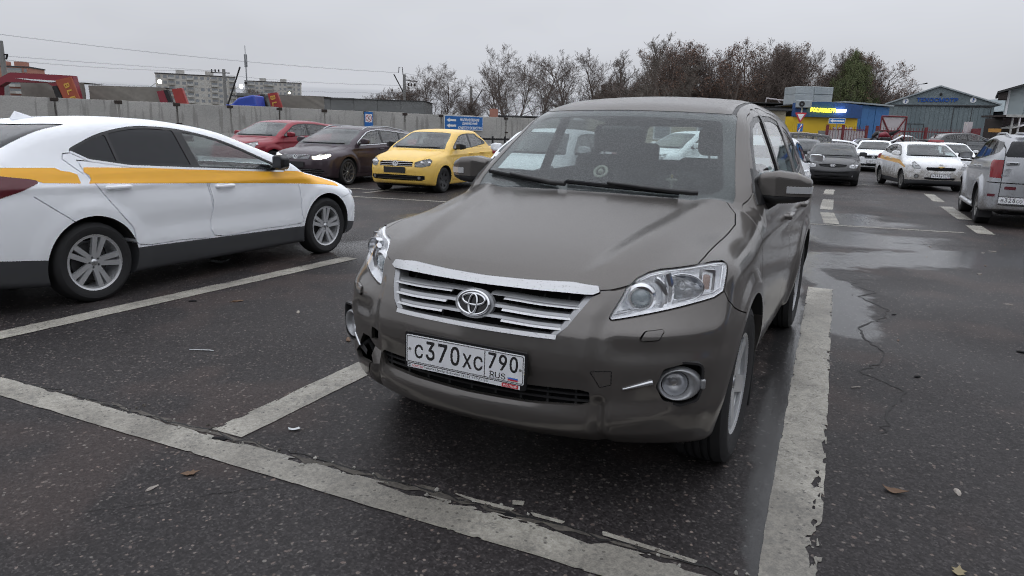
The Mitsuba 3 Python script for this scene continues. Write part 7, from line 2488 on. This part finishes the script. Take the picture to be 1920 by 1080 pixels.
# ------------------------------------------------------------------ specifications
def auto(kind, fo, wb, ro, w, h, R, rr, paint, zn=0.74, zc=0.965, xc=-0.15, xt=None, rise=0.05, drop=0.0, **k):
    xt = xc - 0.80 if xt is None else xt
    B = -(wb * 0.5 + 0.27)
    s = dict(fo=fo, wb=wb, ro=ro, w=w, h=h, R=R, rr=rr, paint=paint, cowl=(xc, zc), wtop=(xt, h - 0.075), beltz=zc + 0.03)
    hood = [(fo - 0.01, zn - 0.16), (fo - 0.07, zn - 0.03), (fo - 0.16, zn + 0.02), (fo * 0.45, zn + (zc - zn) * 0.52), (0.05, zc - 0.035), (xc, zc)]
    wsx = [(xc - 0.03, zc + 0.022), (xt + 0.25, h - 0.075 - 0.25 * (h - 0.075 - zc) / (xc - xt)), (xt, h - 0.075)]
    if kind == 'sedan':
        rsh = k.pop('rsh', 0.0)
        xr, xb, zb = -wb + 0.12 + rsh, -wb - 0.42 + rsh * .8, zc + 0.10
        roof = [(xt - 0.22, h - 0.025), (-1.6, h), (-2.05, h - 0.012), (xr, h - 0.085), ((xr + xb) / 2, (h - 0.085 + zb) / 2 + 0.015), (xb, zb), (xb - 0.12, zb - 0.008), (-wb - ro + 0.08, zb - 0.04), (-wb - ro, zb - 0.12)]
        s['back'] = (xb, xr + 0.1)
        yb_ = w - 0.075 - 0.42 * (zb - s['beltz']) - 0.12
        s['rear_glass'] = [(yb_, zb + 0.035), (yb_ - 0.12, h - 0.11), (0.25, h - 0.10)]
        rear = [(xr + 0.16, h - 0.150), (xb + 0.33, zb + 0.09), (xb + 0.36, zb + 0.035), (xb + 0.55, zb + 0.012)]
        s['tail'] = [(0.15, -wb - ro + 0.12), (0.35, -wb - ro + 0.01), (0.6, -wb - ro), (0.85, -wb - ro + 0.04), (1.05, -wb - ro + 0.10), (1.5, -wb - ro + 0.3)]
        q = -wb + 0.30
        s['pillars'] = [(B, B - 0.02, 0.075), (q, q - 0.10, 0.035)]
        s['tails'] = [([(w - 0.30, zb - 0.22), (w - 0.28, zb - 0.07), (w + 0.1, zb - 0.07), (w + 0.1, zb - 0.24)], 'lamp_red')]
    else:
        xr = -wb - ro + 0.42
        roof = [(xt - 0.22, h - 0.025), (-1.6, h), (-2.1, h - 0.003), (-wb + 0.1, h - 0.03 - drop), (xr, h - 0.07 - drop), (-wb - ro + 0.1, h - 0.13 - drop), (-wb - ro - 0.2, h - 0.24 - drop)]
        s['back'] = (-wb - ro, -wb - ro + 0.55)
        zb = zc + 0.12
        s['rear_glass'] = [(w - 0.20, zb + 0.02), (w - 0.32, h - 0.17 - drop), (0.25, h - 0.155 - drop)]
        lean = k.pop('lean', 0.22)
        s['tail'] = [(0.15, -wb - ro + 0.10), (0.35, -wb - ro + 0.0), (0.7, -wb - ro), (zb, -wb - ro + 0.05), (h, -wb - ro + 0.05 + lean)]
        rear = [(xr + 0.12, h - 0.165 - drop), (xr - 0.02, h - 0.23 - drop), (xr - 0.02, zb + 0.07), (xr + 0.2, zb + 0.02)]
        q = -wb + 0.18
        s['pillars'] = [(B, B - 0.02, 0.075), (q + 0.06, q - 0.07, 0.07)]
        s['tails'] = [([(w - 0.22, zb - 0.20), (w - 0.20, zb + 0.03), (w + 0.1, zb + 0.03), (w + 0.1, zb - 0.20)], 'lamp_red')]
    s['prof'] = hood + wsx + roof
    f0 = zc + 0.015
    s['dlo'] = [(xc - 0.36, f0), (xc - 0.42, f0 + 0.055), (xt - 0.10, h - 0.165), (xt - 0.33, h - 0.118), (-1.6, h - 0.095), (-2.0, h - 0.10)] + rear + [(B, f0 + 0.03), (xc - 0.9, f0 + 0.01)]
    s['dlo_smooth'] = False
    s['nose'] = [(0.12, fo - 0.16), (0.22, fo - 0.06), (0.35, fo - 0.012), (0.5, fo), (zn - 0.16, fo - 0.01), (zn - 0.05, fo - 0.06), (zn + 0.03, fo - 0.16), (zn + 0.2, fo - 0.5)]
    s['doors'] = [[(-.44, .30), (-.40, .55), (-.42, .78), (-.50, f0 - .02), (-1.0, f0 - .01), (B, f0 + .015), (B, .6), (B - .01, .30), (-1.0, .295)],
                  [(B - .03, .30), (B - .02, .6), (B - .02, f0 + .015), (-wb + .62, f0 + .03), (-wb + .34, f0 + .02), (-wb + .36, .80), (-wb + .42, .64), (-wb + .50, .45), (-wb + .52, .30), (-wb + .8, .295)]]
    s['handles'] = [(B + .16, f0 - .11), (-wb + .48, f0 - .095)]
    s['hoodline'] = [(fo + .2, w - .30), (fo - .22, w - .27), (.2, w - .17), (xc - .06, w - .15), (xc + .01, w - .35), (xc + .02, 0.0)]
    s['lamp'] = [(w - .40, zn - .11), (w - .40, zn - .045), (w - .20, zn + .0), (w + .0, zn + .03), (w + .02, zn - .03), (w - .06, zn - .12), (w - .25, zn - .135)]
    s['grilles'] = [([(0, zn - .125), (w - .43, zn - .12), (w - .43, zn - .045), (0, zn - .035)], dict(bars=3)), ([(0, .27), (w - .30, .28), (w - .34, .40), (0, .42)], dict(bars=2))]
    s['mirror'] = (xc - .50, zc + .10, paint)
    s['hood_lo'] = zn - .005
    s['face'] = spokes(rr - .004, .055, 5, .05, .06, .0)
    s.update(k)
    return s


def specs_mats():
    paint('white_paint', (0.82, 0.84, 0.87), rough=0.18)
    paint('white_dirty', (0.76, 0.77, 0.78), rough=0.4, dirt=0.62, dirt_col=(0.24, 0.215, 0.18), top=1.0, cc=0.5)
    paint('white_far', (0.80, 0.82, 0.84), rough=0.2)
    paint('red_paint', (0.24, 0.014, 0.026), metallic=0.3, rough=0.18, dirt=0.1)
    paint('plum_paint', (0.046, 0.031, 0.040), metallic=0.3, rough=0.18, dirt=0.10, dirt_col=(0.09, 0.08, 0.075))
    paint('yellow_paint', (0.76, 0.50, 0.11), rough=0.2, dirt=0.12, dirt_col=(0.34, 0.26, 0.12), top=0.6)
    paint('silver_paint', (0.40, 0.41, 0.43), metallic=0.5, rough=0.27, dirt=0.42, dirt_col=(0.20, 0.185, 0.165), top=0.9)
    paint('graphite_paint', (0.030, 0.031, 0.034), metallic=0.2, rough=0.22, dirt=0.15, dirt_col=(0.06, 0.056, 0.05))
    paint('navy_paint', (0.015, 0.018, 0.03), rough=0.28)
    paint('grey_paint', (0.16, 0.165, 0.175), metallic=0.3, rough=0.34)
    flat('stripe_orange', (0.85, 0.42, 0.018), 0.35, clearcoat=0.6)
    flat('stripe_faded', (0.62, 0.36, 0.12), 0.5)
    flat('sill_grey', (0.050, 0.052, 0.056), 0.42)
    flat('gold', (0.55, 0.40, 0.16), 0.3, metallic=0.6)
    flat('lamp_housing', (0.36, 0.37, 0.38), 0.25, metallic=0.85)
    flat('lamp_housing_dark', (0.10, 0.105, 0.11), 0.25, metallic=0.7)
    flat('lit_lamp', (0.8, 0.8, 0.8), 0.5)
    EMIT['lit_lamp'] = (3.2, 2.9, 2.2)
    flat('visor_pink', (0.40, 0.26, 0.23), 0.6)


specs_mats()
SEDAN_FACE = spokes(.196, .055, 7, .04, .045)

# the white taxi on the left, from the photograph's own outline
ELANTRA = auto('sedan', 0.86, 2.70, 1.06, 0.90, 1.44, 0.318, 0.222, 'white_paint', zn=0.70, zc=0.955, xc=-0.12, xt=-1.12, res=0.02, gap=0.0075)
ELANTRA.update(
    prof=[(0.86, 0.50), (0.80, 0.62), (0.70, 0.70), (0.50, 0.785), (0.20, 0.865), (-0.10, 0.945), (-0.20, 0.972), (-0.24, 0.99), (-0.60, 1.14), (-0.95, 1.285), (-1.15, 1.355), (-1.45, 1.41), (-1.75, 1.44), (-2.05, 1.447), (-2.4, 1.432), (-2.75, 1.385), (-2.95, 1.33),
          (-3.25, 1.215), (-3.45, 1.125), (-3.54, 1.105), (-3.68, 1.09), (-3.76, 1.03), (-3.80, 0.9)],
    cowl=(-0.21, 0.975), wtop=(-1.12, 1.345), beltz=1.02, tumble=0.50, back=(-3.45, -2.46),
    dlo=[(-.60, .955), (-.66, 1.00), (-.94, 1.125), (-1.16, 1.215), (-1.40, 1.292), (-1.70, 1.352), (-1.95, 1.372), (-2.18, 1.365), (-2.45, 1.312), (-2.64, 1.238), (-2.745, 1.178), (-2.62, 1.112), (-2.30, 1.058), (-1.75, 1.022), (-1.2, .99)],
    dlo_smooth=True, pillars=[(-1.56, -1.86, 0.085), (-2.33, -2.46, 0.026)], tint=1,
    doors=[[(-.43, .395), (-.41, .49), (-.42, .70), (-.47, .86), (-.60, .945), (-1.1, .975), (-1.60, 1.008), (-1.585, .9), (-1.545, .7), (-1.55, .40), (-1.0, .392)],
           [(-1.575, .405), (-1.57, .7), (-1.61, .9), (-1.63, 1.010), (-2.2, 1.040), (-2.66, 1.10), (-2.70, 1.09), (-2.66, .97), (-2.47, .69), (-2.365, .55), (-2.31, .41), (-1.9, .40)]],
    handles=[(-1.41, .845), (-2.46, .895)], lines=[[(-2.735, 1.165), (-2.80, 1.16), (-2.82, 1.12), (-2.70, 1.0)], [(-3.10, .86), (-2.80, .62)], [(-.43, .39), (-.42, .31)], [(.24, .62), (.52, .66)]],
    cladding=[([(-2.42, .10), (-2.42, .388), (-1.6, .372), (-.34, .352), (-.36, .10)], 'sill_grey', 'side_sill'), ([(-3.02, .10), (-3.04, .385), (-3.4, .43), (-3.75, .44), (-3.95, .44), (-3.95, .1)], 'sill_grey', 'rear_valance'),
              ([(.355, .1), (.36, .335), (.6, .30), (1.0, .30), (1.0, .1)], 'sill_grey', 'front_valance')],
    belt_chrome=('chrome_satin', [(-2.735, 1.170), (-2.62, 1.106), (-2.30, 1.052), (-1.75, 1.016), (-1.2, .984), (-.63, .950)], False), crease_z=0.86, crease=0.012, hollow=0.016, tuck=0.04, rear_round=(0.10, 0.30),
    tails=[([(-3.03, .965), (-3.10, .985), (-3.34, 1.02), (-3.9, 1.035), (-3.9, .80), (-3.36, .850), (-3.18, .905)], 'lamp_red_dark')], tail_side=.35,
    stripes=[([(-.02, .872), (-.42, .942), (-.60, .9515), (-.88, .968), (-1.6, 1.002), (-2.05, 1.028), (-2.50, 1.048), (-2.685, 1.055), (-2.70, 1.02), (-2.665, .995), (-2.66, .965), (-2.69, .935), (-2.08, .905), (-.88, .845), (-.43, .815), (-.02, .782), (.25, .745), (.285, .775), (.12, .838)], 'stripe_orange'),
             ([(-2.90, 1.058), (-2.86, 1.035), (-2.80, 1.025), (-2.755, 1.005), (-2.75, .938), (-3.02, .955), (-3.10, .985), (-3.34, 1.022), (-3.6, 1.035), (-3.6, 1.075), (-3.31, 1.07)], 'stripe_orange')],
    mirror=(-.74, 1.045, 'trim_black'), mirror_w=.10, mirror_glass='mirror_dark', fin=(-2.62, 'white_paint'), face=spokes(.217, .062, 5, .034, .044, .037), treads=False, dish=0.008, tw=.205, arch_r=.368, flare=.010,
    hoodline=[(.9, .60), (.60, .66), (.2, .72), (-.16, .76), (-.19, .5), (-.20, 0.0)], seat_x=-1.45, bench_x=-2.55, plate=(.42, 'А555АА', '799'), rear_round_=0)
ELANTRA['plate'] = None
ELANTRA['fog'] = None
ELANTRA['rear_glass'] = [(.715, 1.115), (.612, 1.378), (.45, 1.376), (.2, 1.366)]
ELANTRA['rear_tint'] = 'dark_glass'

POLO = auto('sedan', .80, 2.552, 1.08, .85, 1.467, .30, .19, 'yellow_paint', zn=.765, zc=.985, xc=-.14, xt=-.93, res=.024, rsh=.22,
            lamp=[(.425, .612), (.425, .705), (.60, .755), (.80, .79), (.87, .75), (.80, .64), (.6, .605)], lamp_back='lamp_housing_dark', emblem=(.675, 'vw'),
            grilles=[([(0, .615), (.41, .618), (.41, .715), (0, .735)], dict(bars=3, bar='chrome', bar_r=.009, deep=.004)), ([(0, .305), (.60, .305), (.66, .335), (.66, .41), (.4, .42), (0, .425)], dict(bars=2))],
            fog=(.56, .365, .038), plate=(.535, None), face=spokes(.188, .09, 6, .10, .07), rim_mat='steel_dark', cap='steel_dark', dish=.02, glass='window_glass', tint=3, handle_mat='yellow_paint', crease_z=.86, crease=.010, mirror=(-.62, 1.06, 'trim_black'))
PASSAT = auto('wagon', .90, 2.79, 1.08, .915, 1.475, .335, .245, 'plum_paint', zn=.79, zc=.985, xc=-.10, xt=-.98, res=.026, drop=.03, lean=.45,
              lamp=[(.40, .665), (.40, .735), (.62, .765), (.86, .80), (.93, .775), (.84, .70), (.60, .655)], emblem=(.70, 'vw'),
              grilles=[([(0, .645), (.385, .655), (.385, .745), (0, .755)], dict(bars=4, bar='chrome', bar_r=.009, deep=.003)), ([(0, .27), (.6, .27), (.72, .36), (.66, .42), (0, .42)], dict(bars=3, bar='chrome_satin', bar_r=.004))],
              plate=(.52, None), lit=(.665, .80), belt_chrome=('chrome', 0, True), rails=(-1.05, -3.2, .60, 'chrome_satin'), face=spokes(.243, .05, 10, .016, .024), rim_mat='alloy_dark', cap='chrome_satin', tint=1, crease_z=.90, crease=.014, glass='window_glass', seat='beige_cloth', tw=.235)
CX5 = auto('suv', .88, 2.70, .97, .92, 1.60, .355, .235, 'red_paint', zn=.93, zc=1.10, xc=-.12, xt=-.95, res=.028, drop=.02, lean=.42, crease_z=.95, emblem=None, tint=1, fin=(-2.6, 'red_paint'), mirror=(-.62, 1.17, 'red_paint'), nofog=1)
COBALT = auto('sedan', .83, 2.62, 1.03, .868, 1.50, .308, .20, 'white_dirty', zn=.86, zc=1.03, xc=-.10, xt=-.90, res=.026, roofy=1,
              lamp=[(.50, .68), (.52, .74), (.60, .80), (.74, .87), (.80, .90), (.84, .84), (.80, .74), (.70, .68)],
              grilles=[([(0, .80), (.36, .81), (.35, .825), (0, .825)], dict(bars=1, bar='chrome_satin')), ([(0, .63), (.36, .64), (.40, .70), (.38, .735), (0, .735)], dict(bars=3)), ([(0, .36), (.40, .36), (.42, .43), (0, .43)], dict(bars=2))],
              emblem=(.745, 'bow'), fog=(.62, .45, .05), plate=(.475, 'М346ВТ', '198'), bumper_cut=[([(.35, .08), (.36, .33), (1.2, .36), (1.2, .08)], 'sill_grey', 'lower_bumper')],
              cladding=[([(-2.26, .08), (-2.26, .33), (-.36, .31), (-.36, .08)], 'sill_grey', 'side_sill')],
              stripes=[([(-.02, .82), (-.40, .915), (-1.5, .965), (-2.6, 1.0), (-3.3, 1.03), (-3.3, .90), (-2.6, .87), (-1.5, .835), (-.40, .80), (-.02, .745), (.30, .69), (.30, .73)], 'stripe_faded')],
              face=SEDAN_FACE, rim_mat='alloy_dirty', tint=3, mirror=(-.55, 1.12, 'white_dirty'))
ACCENT = auto('sedan', .82, 2.44, .97, .835, 1.385, .295, .19, 'graphite_paint', zn=.70, zc=.925, xc=-.20, xt=-.98, res=.028,
              lamp=[(.46, .60), (.48, .68), (.60, .725), (.76, .72), (.82, .70), (.80, .60), (.60, .585)], emblem=(.665, 'h'), tint=3,
              grilles=[([(0, .60), (.36, .625), (.42, .69), (0, .715)], dict(bars=4)), ([(0, .26), (.46, .27), (.52, .34), (0, .36)], dict(bars=2)), ([(0, .42), (.50, .425), (.52, .455), (0, .455)], dict(bars=1))],
              fog=(.60, .33, .035), plate=None, glass='window_glass', lamp_back='lamp_housing')
MERC = auto('suv', .92, 2.70, .86, .90, 1.49, .33, .235, 'white_far', zn=.86, zc=1.02, xc=-.05, xt=-.90, res=.04, far=True, drop=.05, lean=.4,
            lamp=[(.50, .72), (.50, .79), (.66, .83), (.82, .84), (.84, .78), (.74, .70)], emblem=(.70, 'star'), tint=3,
            grilles=[([(0, .60), (.34, .61), (.42, .72), (.40, .79), (0, .80)], dict(bars=2, bar='chrome_satin', rim=('chrome_satin', .02))), ([(.52, .40), (.80, .42), (.80, .52), (.60, .47)], dict(bars=0)), ([(0, .28), (.5, .28), (.60, .38), (0, .38)], dict(bars=1))],
            plate=(.47, 'О218КХ', '777'))
OLDRAV = auto('suv', .80, 2.49, .86, .875, 1.64, .355, .215, 'silver_paint', zn=.95, zc=1.12, xc=-.22, xt=-.88, res=.022, lean=.20, nofront=True, gap=.007, flare=.05, tumble=.36, edge=.10,
              tails=[([(-3.10, .865), (-3.06, 1.02), (-3.0, 1.14), (-3.01, 1.17), (-3.6, 1.18), (-3.6, .86)], 'lamp_red')], tail_side=.75, rails=(-1.15, -2.75, .56, 'silver_paint'), face=spokes(.212, .07, 5, .075, .085), rim_mat='alloy_dirty', tint=2, clear=.24, tw=.235, treads=True,
              mirror=(-.62, 1.20, 'trim_black'), mirror_w=.20, handle_mat='silver_paint', bumper_cut=[], rear_glass=[(.66, 1.225), (.58, 1.49), (.25, 1.51)], rear_tint='dark_glass', crease=.01, crease_z=.98)
# ------------------------------------------------------------------ the parked cars
car, B, TW = make_car('taxi_sedan', 'white taxi sedan with an orange side stripe at left, seen side on', None, (-2.91, 8.15, 64.2), ELANTRA)
for t, w_, h_, yc, zc_ in (('69.59.59', .50, .035, -.18, 1.262), ('TAXI', .16, .03, -.16, 1.312)):
    gm = affinity.scale(fit(glyphs(t, .05, 2), w_, h_), -1, 1, origin=(0, 0))
    V, F = sheet(B, B.shell ^ front_prism(affinity.translate(gm, yc, zc_), -4, -2.6))
    put(f'{car}__window_lettering', plyn((V + B.normals(V) * .0015, F, B.normals(V))), 'plate_white', TW)
make_car('yellow_sedan', 'yellow sedan with a black front plate and black mirrors, facing us', None, (-2.38, 16.1, -111.1, .97), POLO)
make_car('estate_car', 'dark plum estate car with its headlights lit, left of the yellow sedan', None, (-4.95, 17.5, -111.5, .97), PASSAT)
make_car('red_crossover', 'red crossover parked behind the dark estate car at left', None, (-7.7, 20.2, -113, .97), CX5)
make_car('white_sedan', 'white sedan with its hood seen through the crossover windscreen', None, (.18, 13.15, -115),
         auto('sedan', .80, 2.63, 0.95, .86, 1.50, .30, .19, 'white_far', zn=.80, zc=1.0, xc=-.12, xt=-.88, res=.035, tint=3))
make_car('white_van_car', 'white high hatchback seen through the crossover rear window', None, (4.2, 20.5, -150),
         auto('suv', .80, 2.6, .75, .86, 1.58, .31, .2, 'white_far', zn=.88, zc=1.05, xc=-.05, xt=-.85, res=.04, far=True, tint=3))
make_car('white_hatchback', 'white hatchback facing away, half hidden behind the crossover right side', None, (4.80, 13.5, 65, .98),
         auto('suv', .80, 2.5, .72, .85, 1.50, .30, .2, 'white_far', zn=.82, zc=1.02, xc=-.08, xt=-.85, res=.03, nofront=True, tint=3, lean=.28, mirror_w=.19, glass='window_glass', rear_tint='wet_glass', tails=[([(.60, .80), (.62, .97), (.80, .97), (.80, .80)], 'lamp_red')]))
make_car('dark_sedan', 'dark grey dusty sedan facing us with a winged bonnet badge', None, (10.35, 22.9, -113, .97), ACCENT)
make_car('grey_sedan', 'grey sedan just showing its windscreen left of the dark sedan', None, (11.4, 28.2, -114),
         auto('sedan', .82, 2.6, .95, .87, 1.45, .31, .2, 'grey_paint', res=.04, far=True, tint=3))
make_car('dark_suv', 'dark crossover with silver roof rails facing left before the kiosk', None, (11.7, 34.8, 172),
         auto('suv', .85, 2.75, .92, .92, 1.74, .36, .24, 'graphite_paint', zn=.95, zc=1.12, res=.045, far=True, nofront=False, tint=1, rails=(-1.1, -3.0, .6, 'chrome_satin')))
make_car('striped_taxi', 'distant white taxi with an orange stripe and red tail lamps', None, (15.3, 38.3, 172),
         auto('sedan', .85, 2.75, 1.05, .90, 1.47, .32, .21, 'white_far', res=.045, far=True, tint=1, stripes=[([(-.02, .85), (-1.5, .97), (-3.4, 1.03), (-3.4, .92), (-1.5, .86), (-.02, .76)], 'stripe_orange')]))
make_car('navy_car', 'dark navy car mostly hidden behind the white crossover', None, (18.9, 41.3, 176),
         auto('suv', .85, 2.7, .95, .90, 1.60, .33, .22, 'navy_paint', zn=.88, zc=1.05, res=.05, far=True, tint=1, drop=.05, lean=.5))
make_car('white_crossover', 'white low crossover with a star badge facing us, beside the striped white sedan', None, (17.3, 34.0, -117), MERC)
make_car('striped_sedan', 'muddy white sedan with a faded orange stripe and a gold bow tie badge', None, (12.9, 21.67, -104, .97), COBALT)
make_car('second_white_sedan', 'white sedan half hidden right behind the muddy striped sedan', None, (22.2, 35.3, -106),
         auto('sedan', .82, 2.6, .95, .87, 1.47, .31, .2, 'white_far', res=.045, far=True, tint=3))
make_car('pale_sedan', 'pale sedan standing behind the red fence bars', None, (28.6, 49.5, 8),
         auto('sedan', .85, 2.7, 1.0, .90, 1.9, .40, .24, 'white_far', zn=.95, zc=1.3, res=.06, far=True, tint=1))
make_car('dark_saloon', 'dark saloon on the raised road behind the guard rail', None, (28.35, 42.3, -6, 1.0, .62),
         {**auto('sedan', .88, 2.8, 1.1, .92, 1.45, .33, .23, 'graphite_paint', res=.045, far=True, tint=1)})


def old_suv():
    car, B, TW = make_car('silver_suv', 'muddy silver off-roader with red tail lamps at the right edge, seen from behind', None, (10.5, 14.75, 63.2), OLDRAV)
    P = lambda nm, m, mt, smooth=35, **k: put(f'{car}__{nm}', m, mt, TW, smooth, **k)
    xr = lambda y, z: B.surf(np.array(y, float), np.array(z, float), -4.2, -2.6)
    # plate on the tail door, turned to the rear
    px = float(xr(0.40, .49)) - .020
    plate_parts(car, np.array([px, .40, .49]), (0, -1, 0), (0, 0, 1), TW, 'В328СО', '77')
    for y0, y1, z0, z1, mt, nm in ((.43, .59, .675, .725, 'lamp_red_dark', 'reflector'), (.70, .80, .54, .585, 'lamp_red_dark', 'reflector'), (-.59, -.43, .675, .725, 'lamp_red_dark', 'reflector')):
        V, F = sheet(B, B.shell ^ front_prism(rnd(sg.box(y0, z0, y1, z1), .008), -5, -2.5))
        P(nm, plyn((V + B.normals(V) * .006, F, B.normals(V))), mt)
    for q, nm in ((rnd(sg.box(-.66, .40, .655, 1.56), .05), 'tail_door_joint'),):
        rr = q.difference(q.buffer(-.010))
        V, F = sheet(B, B.shell ^ front_prism(rr, -5, -2.9))
        P(nm, plyn((V + B.normals(V) * .002, F, B.normals(V))), 'matt_black')
    V, F = sheet(B, B.shell ^ front_prism(sg.box(-.83, .775, .83, .792), -5, -2.9))
    P('bumper_joint', plyn((V + B.normals(V) * .002, F, B.normals(V))), 'matt_black')
    hx = float(xr(.53, 1.12))
    P('tail_door_handle', rbox(hx - .03, hx + .02, .43, .63, 1.085, 1.15, .02), 'silver_paint')
    P('tail_door_handle_recess', rbox(hx - .034, hx, .46, .58, 1.105, 1.127, .008), 'matt_black')
    hx = float(xr(.57, .98))
    M = basis((hx - .004, .57, .985), (0, -1, 0), (0.05, 0, 1), (-1, 0, 0.05))
    gl = affinity.scale(sg.Point(0, 0).buffer(1, 32), .07, .046)
    gl = gl.difference(gl.buffer(-.008)).union(affinity.scale(sg.Point(0, .012).buffer(1, 32), .05, .022).difference(affinity.scale(sg.Point(0, .012).buffer(1, 32), .043, .015))).union(affinity.scale(sg.Point(0, 0).buffer(1, 32), .018, .04).difference(affinity.scale(sg.Point(0, 0).buffer(1, 32), .011, .033)))
    P('tail_emblem', mv(ext(gl, .006), M), 'chrome_satin')
    P('model_lettering', mv(ext(fit(glyphs('RAV4', .04, 1), .20, .03, 0, -.075), .005), M), 'galv')
    for sd in (1, -1):
        P('side_step', tube([(-.50, sd * .86, .30), (-.62, sd * .92, .33), (-1.85, sd * .92, .33), (-2.0, sd * .86, .30)], .042, 10), 'alloy', 50)
        P('flap', rbox(-2.92, -2.89, sd * .76 - .11, sd * .76 + .11, .14, .42, .006), 'rubber')
    P('exhaust', tube([(-3.2, .5, .30), (-3.0, .5, .30)], .035, 10), 'dark_steel')
    P('spoiler', rbox(-3.12, -2.86, -.52, .52, 1.60, 1.645, .018), 'silver_paint')


old_suv()


def motorbike():
    k = thing('trailer', 'low trailer bed carrying the upright motorcycle before the red fence', 'trailer')
    x, y = 20.4, 38.9
    put(f'{k}__bed', box(x - 1.3, x + 1.0, y - .6, y + .6, .95, 1.05), 'dark_steel')
    for xx in (-.6, .1):
        for yy in (-.62, .62):
            w_ = lathe([(.14, -.09), (.30, -.1), (.36, -.07), (.36, .07), (.30, .1), (.14, .09)], 24)
            put(uniq(f'{k}__wheel'), mv(w_, TX(x + xx, y + yy, .36) @ YUP), 'rubber', smooth=40)
    put(f'{k}__leg', box(x + .7, x + .8, y - .5, y + .5, 0, .95), 'dark_steel')
    put(f'{k}__frame', box(x - 1.2, x + .9, y - .5, y + .5, .36, .95), 'dark_steel')
    k = thing('motorcycle', 'dark sports motorcycle with a raised tail showing above the parked cars', 'motorcycle')
    z = 1.05
    for xx in (-.68, .68):
        put(uniq(f'{k}__wheel'), mv(lathe([(.22, -.05), (.29, -.06), (.31, 0), (.29, .06), (.22, .05)], 28), TX(x + xx, y, z + .31) @ YUP), 'rubber', smooth=40)
    put(f'{k}__tank', blob([(x - .15, y, z + .78), (x - .40, y, z + .72), (x + .05, y, z + .70)], [.13, .11, .09]), 'crimson', smooth=40)
    put(f'{k}__engine', rbox(x - .35, x + .15, y - .18, y + .18, z + .25, z + .6, .06), 'dark_steel', smooth=40)
    put(f'{k}__seat', blob([(x + .05, y, z + .76), (x + .35, y, z + .86), (x + .62, y, z + 1.0)], [.09, .09, .05]), 'matt_black', smooth=40)
    put(f'{k}__tail', blob([(x + .35, y, z + .80), (x + .66, y, z + .97)], [.08, .05]), 'crimson', smooth=40)
    put(f'{k}__exhaust', tube([(x - .1, y - .15, z + .3), (x + .3, y - .2, z + .45), (x + .72, y - .2, z + .72)], .06, 10), 'chrome', smooth=40)
    put(f'{k}__plate', box(x + .70, x + .73, y - .12, y + .12, z + .62, z + .76), 'kiosk_yellow')
    put(f'{k}__fork', tube([(x - .68, y, z + .31), (x - .45, y, z + .9)], .05, 8), 'galv', smooth=40)
    put(f'{k}__handlebar', tube([(x - .45, y - .34, z + .96), (x - .48, y, z + .92), (x - .45, y + .34, z + .96)], .02, 8), 'dark_steel', smooth=40)
    put(f'{k}__fairing', blob([(x - .62, y, z + .80), (x - .78, y, z + .66)], [.12, .08]), 'trim_black', smooth=40)


motorbike()
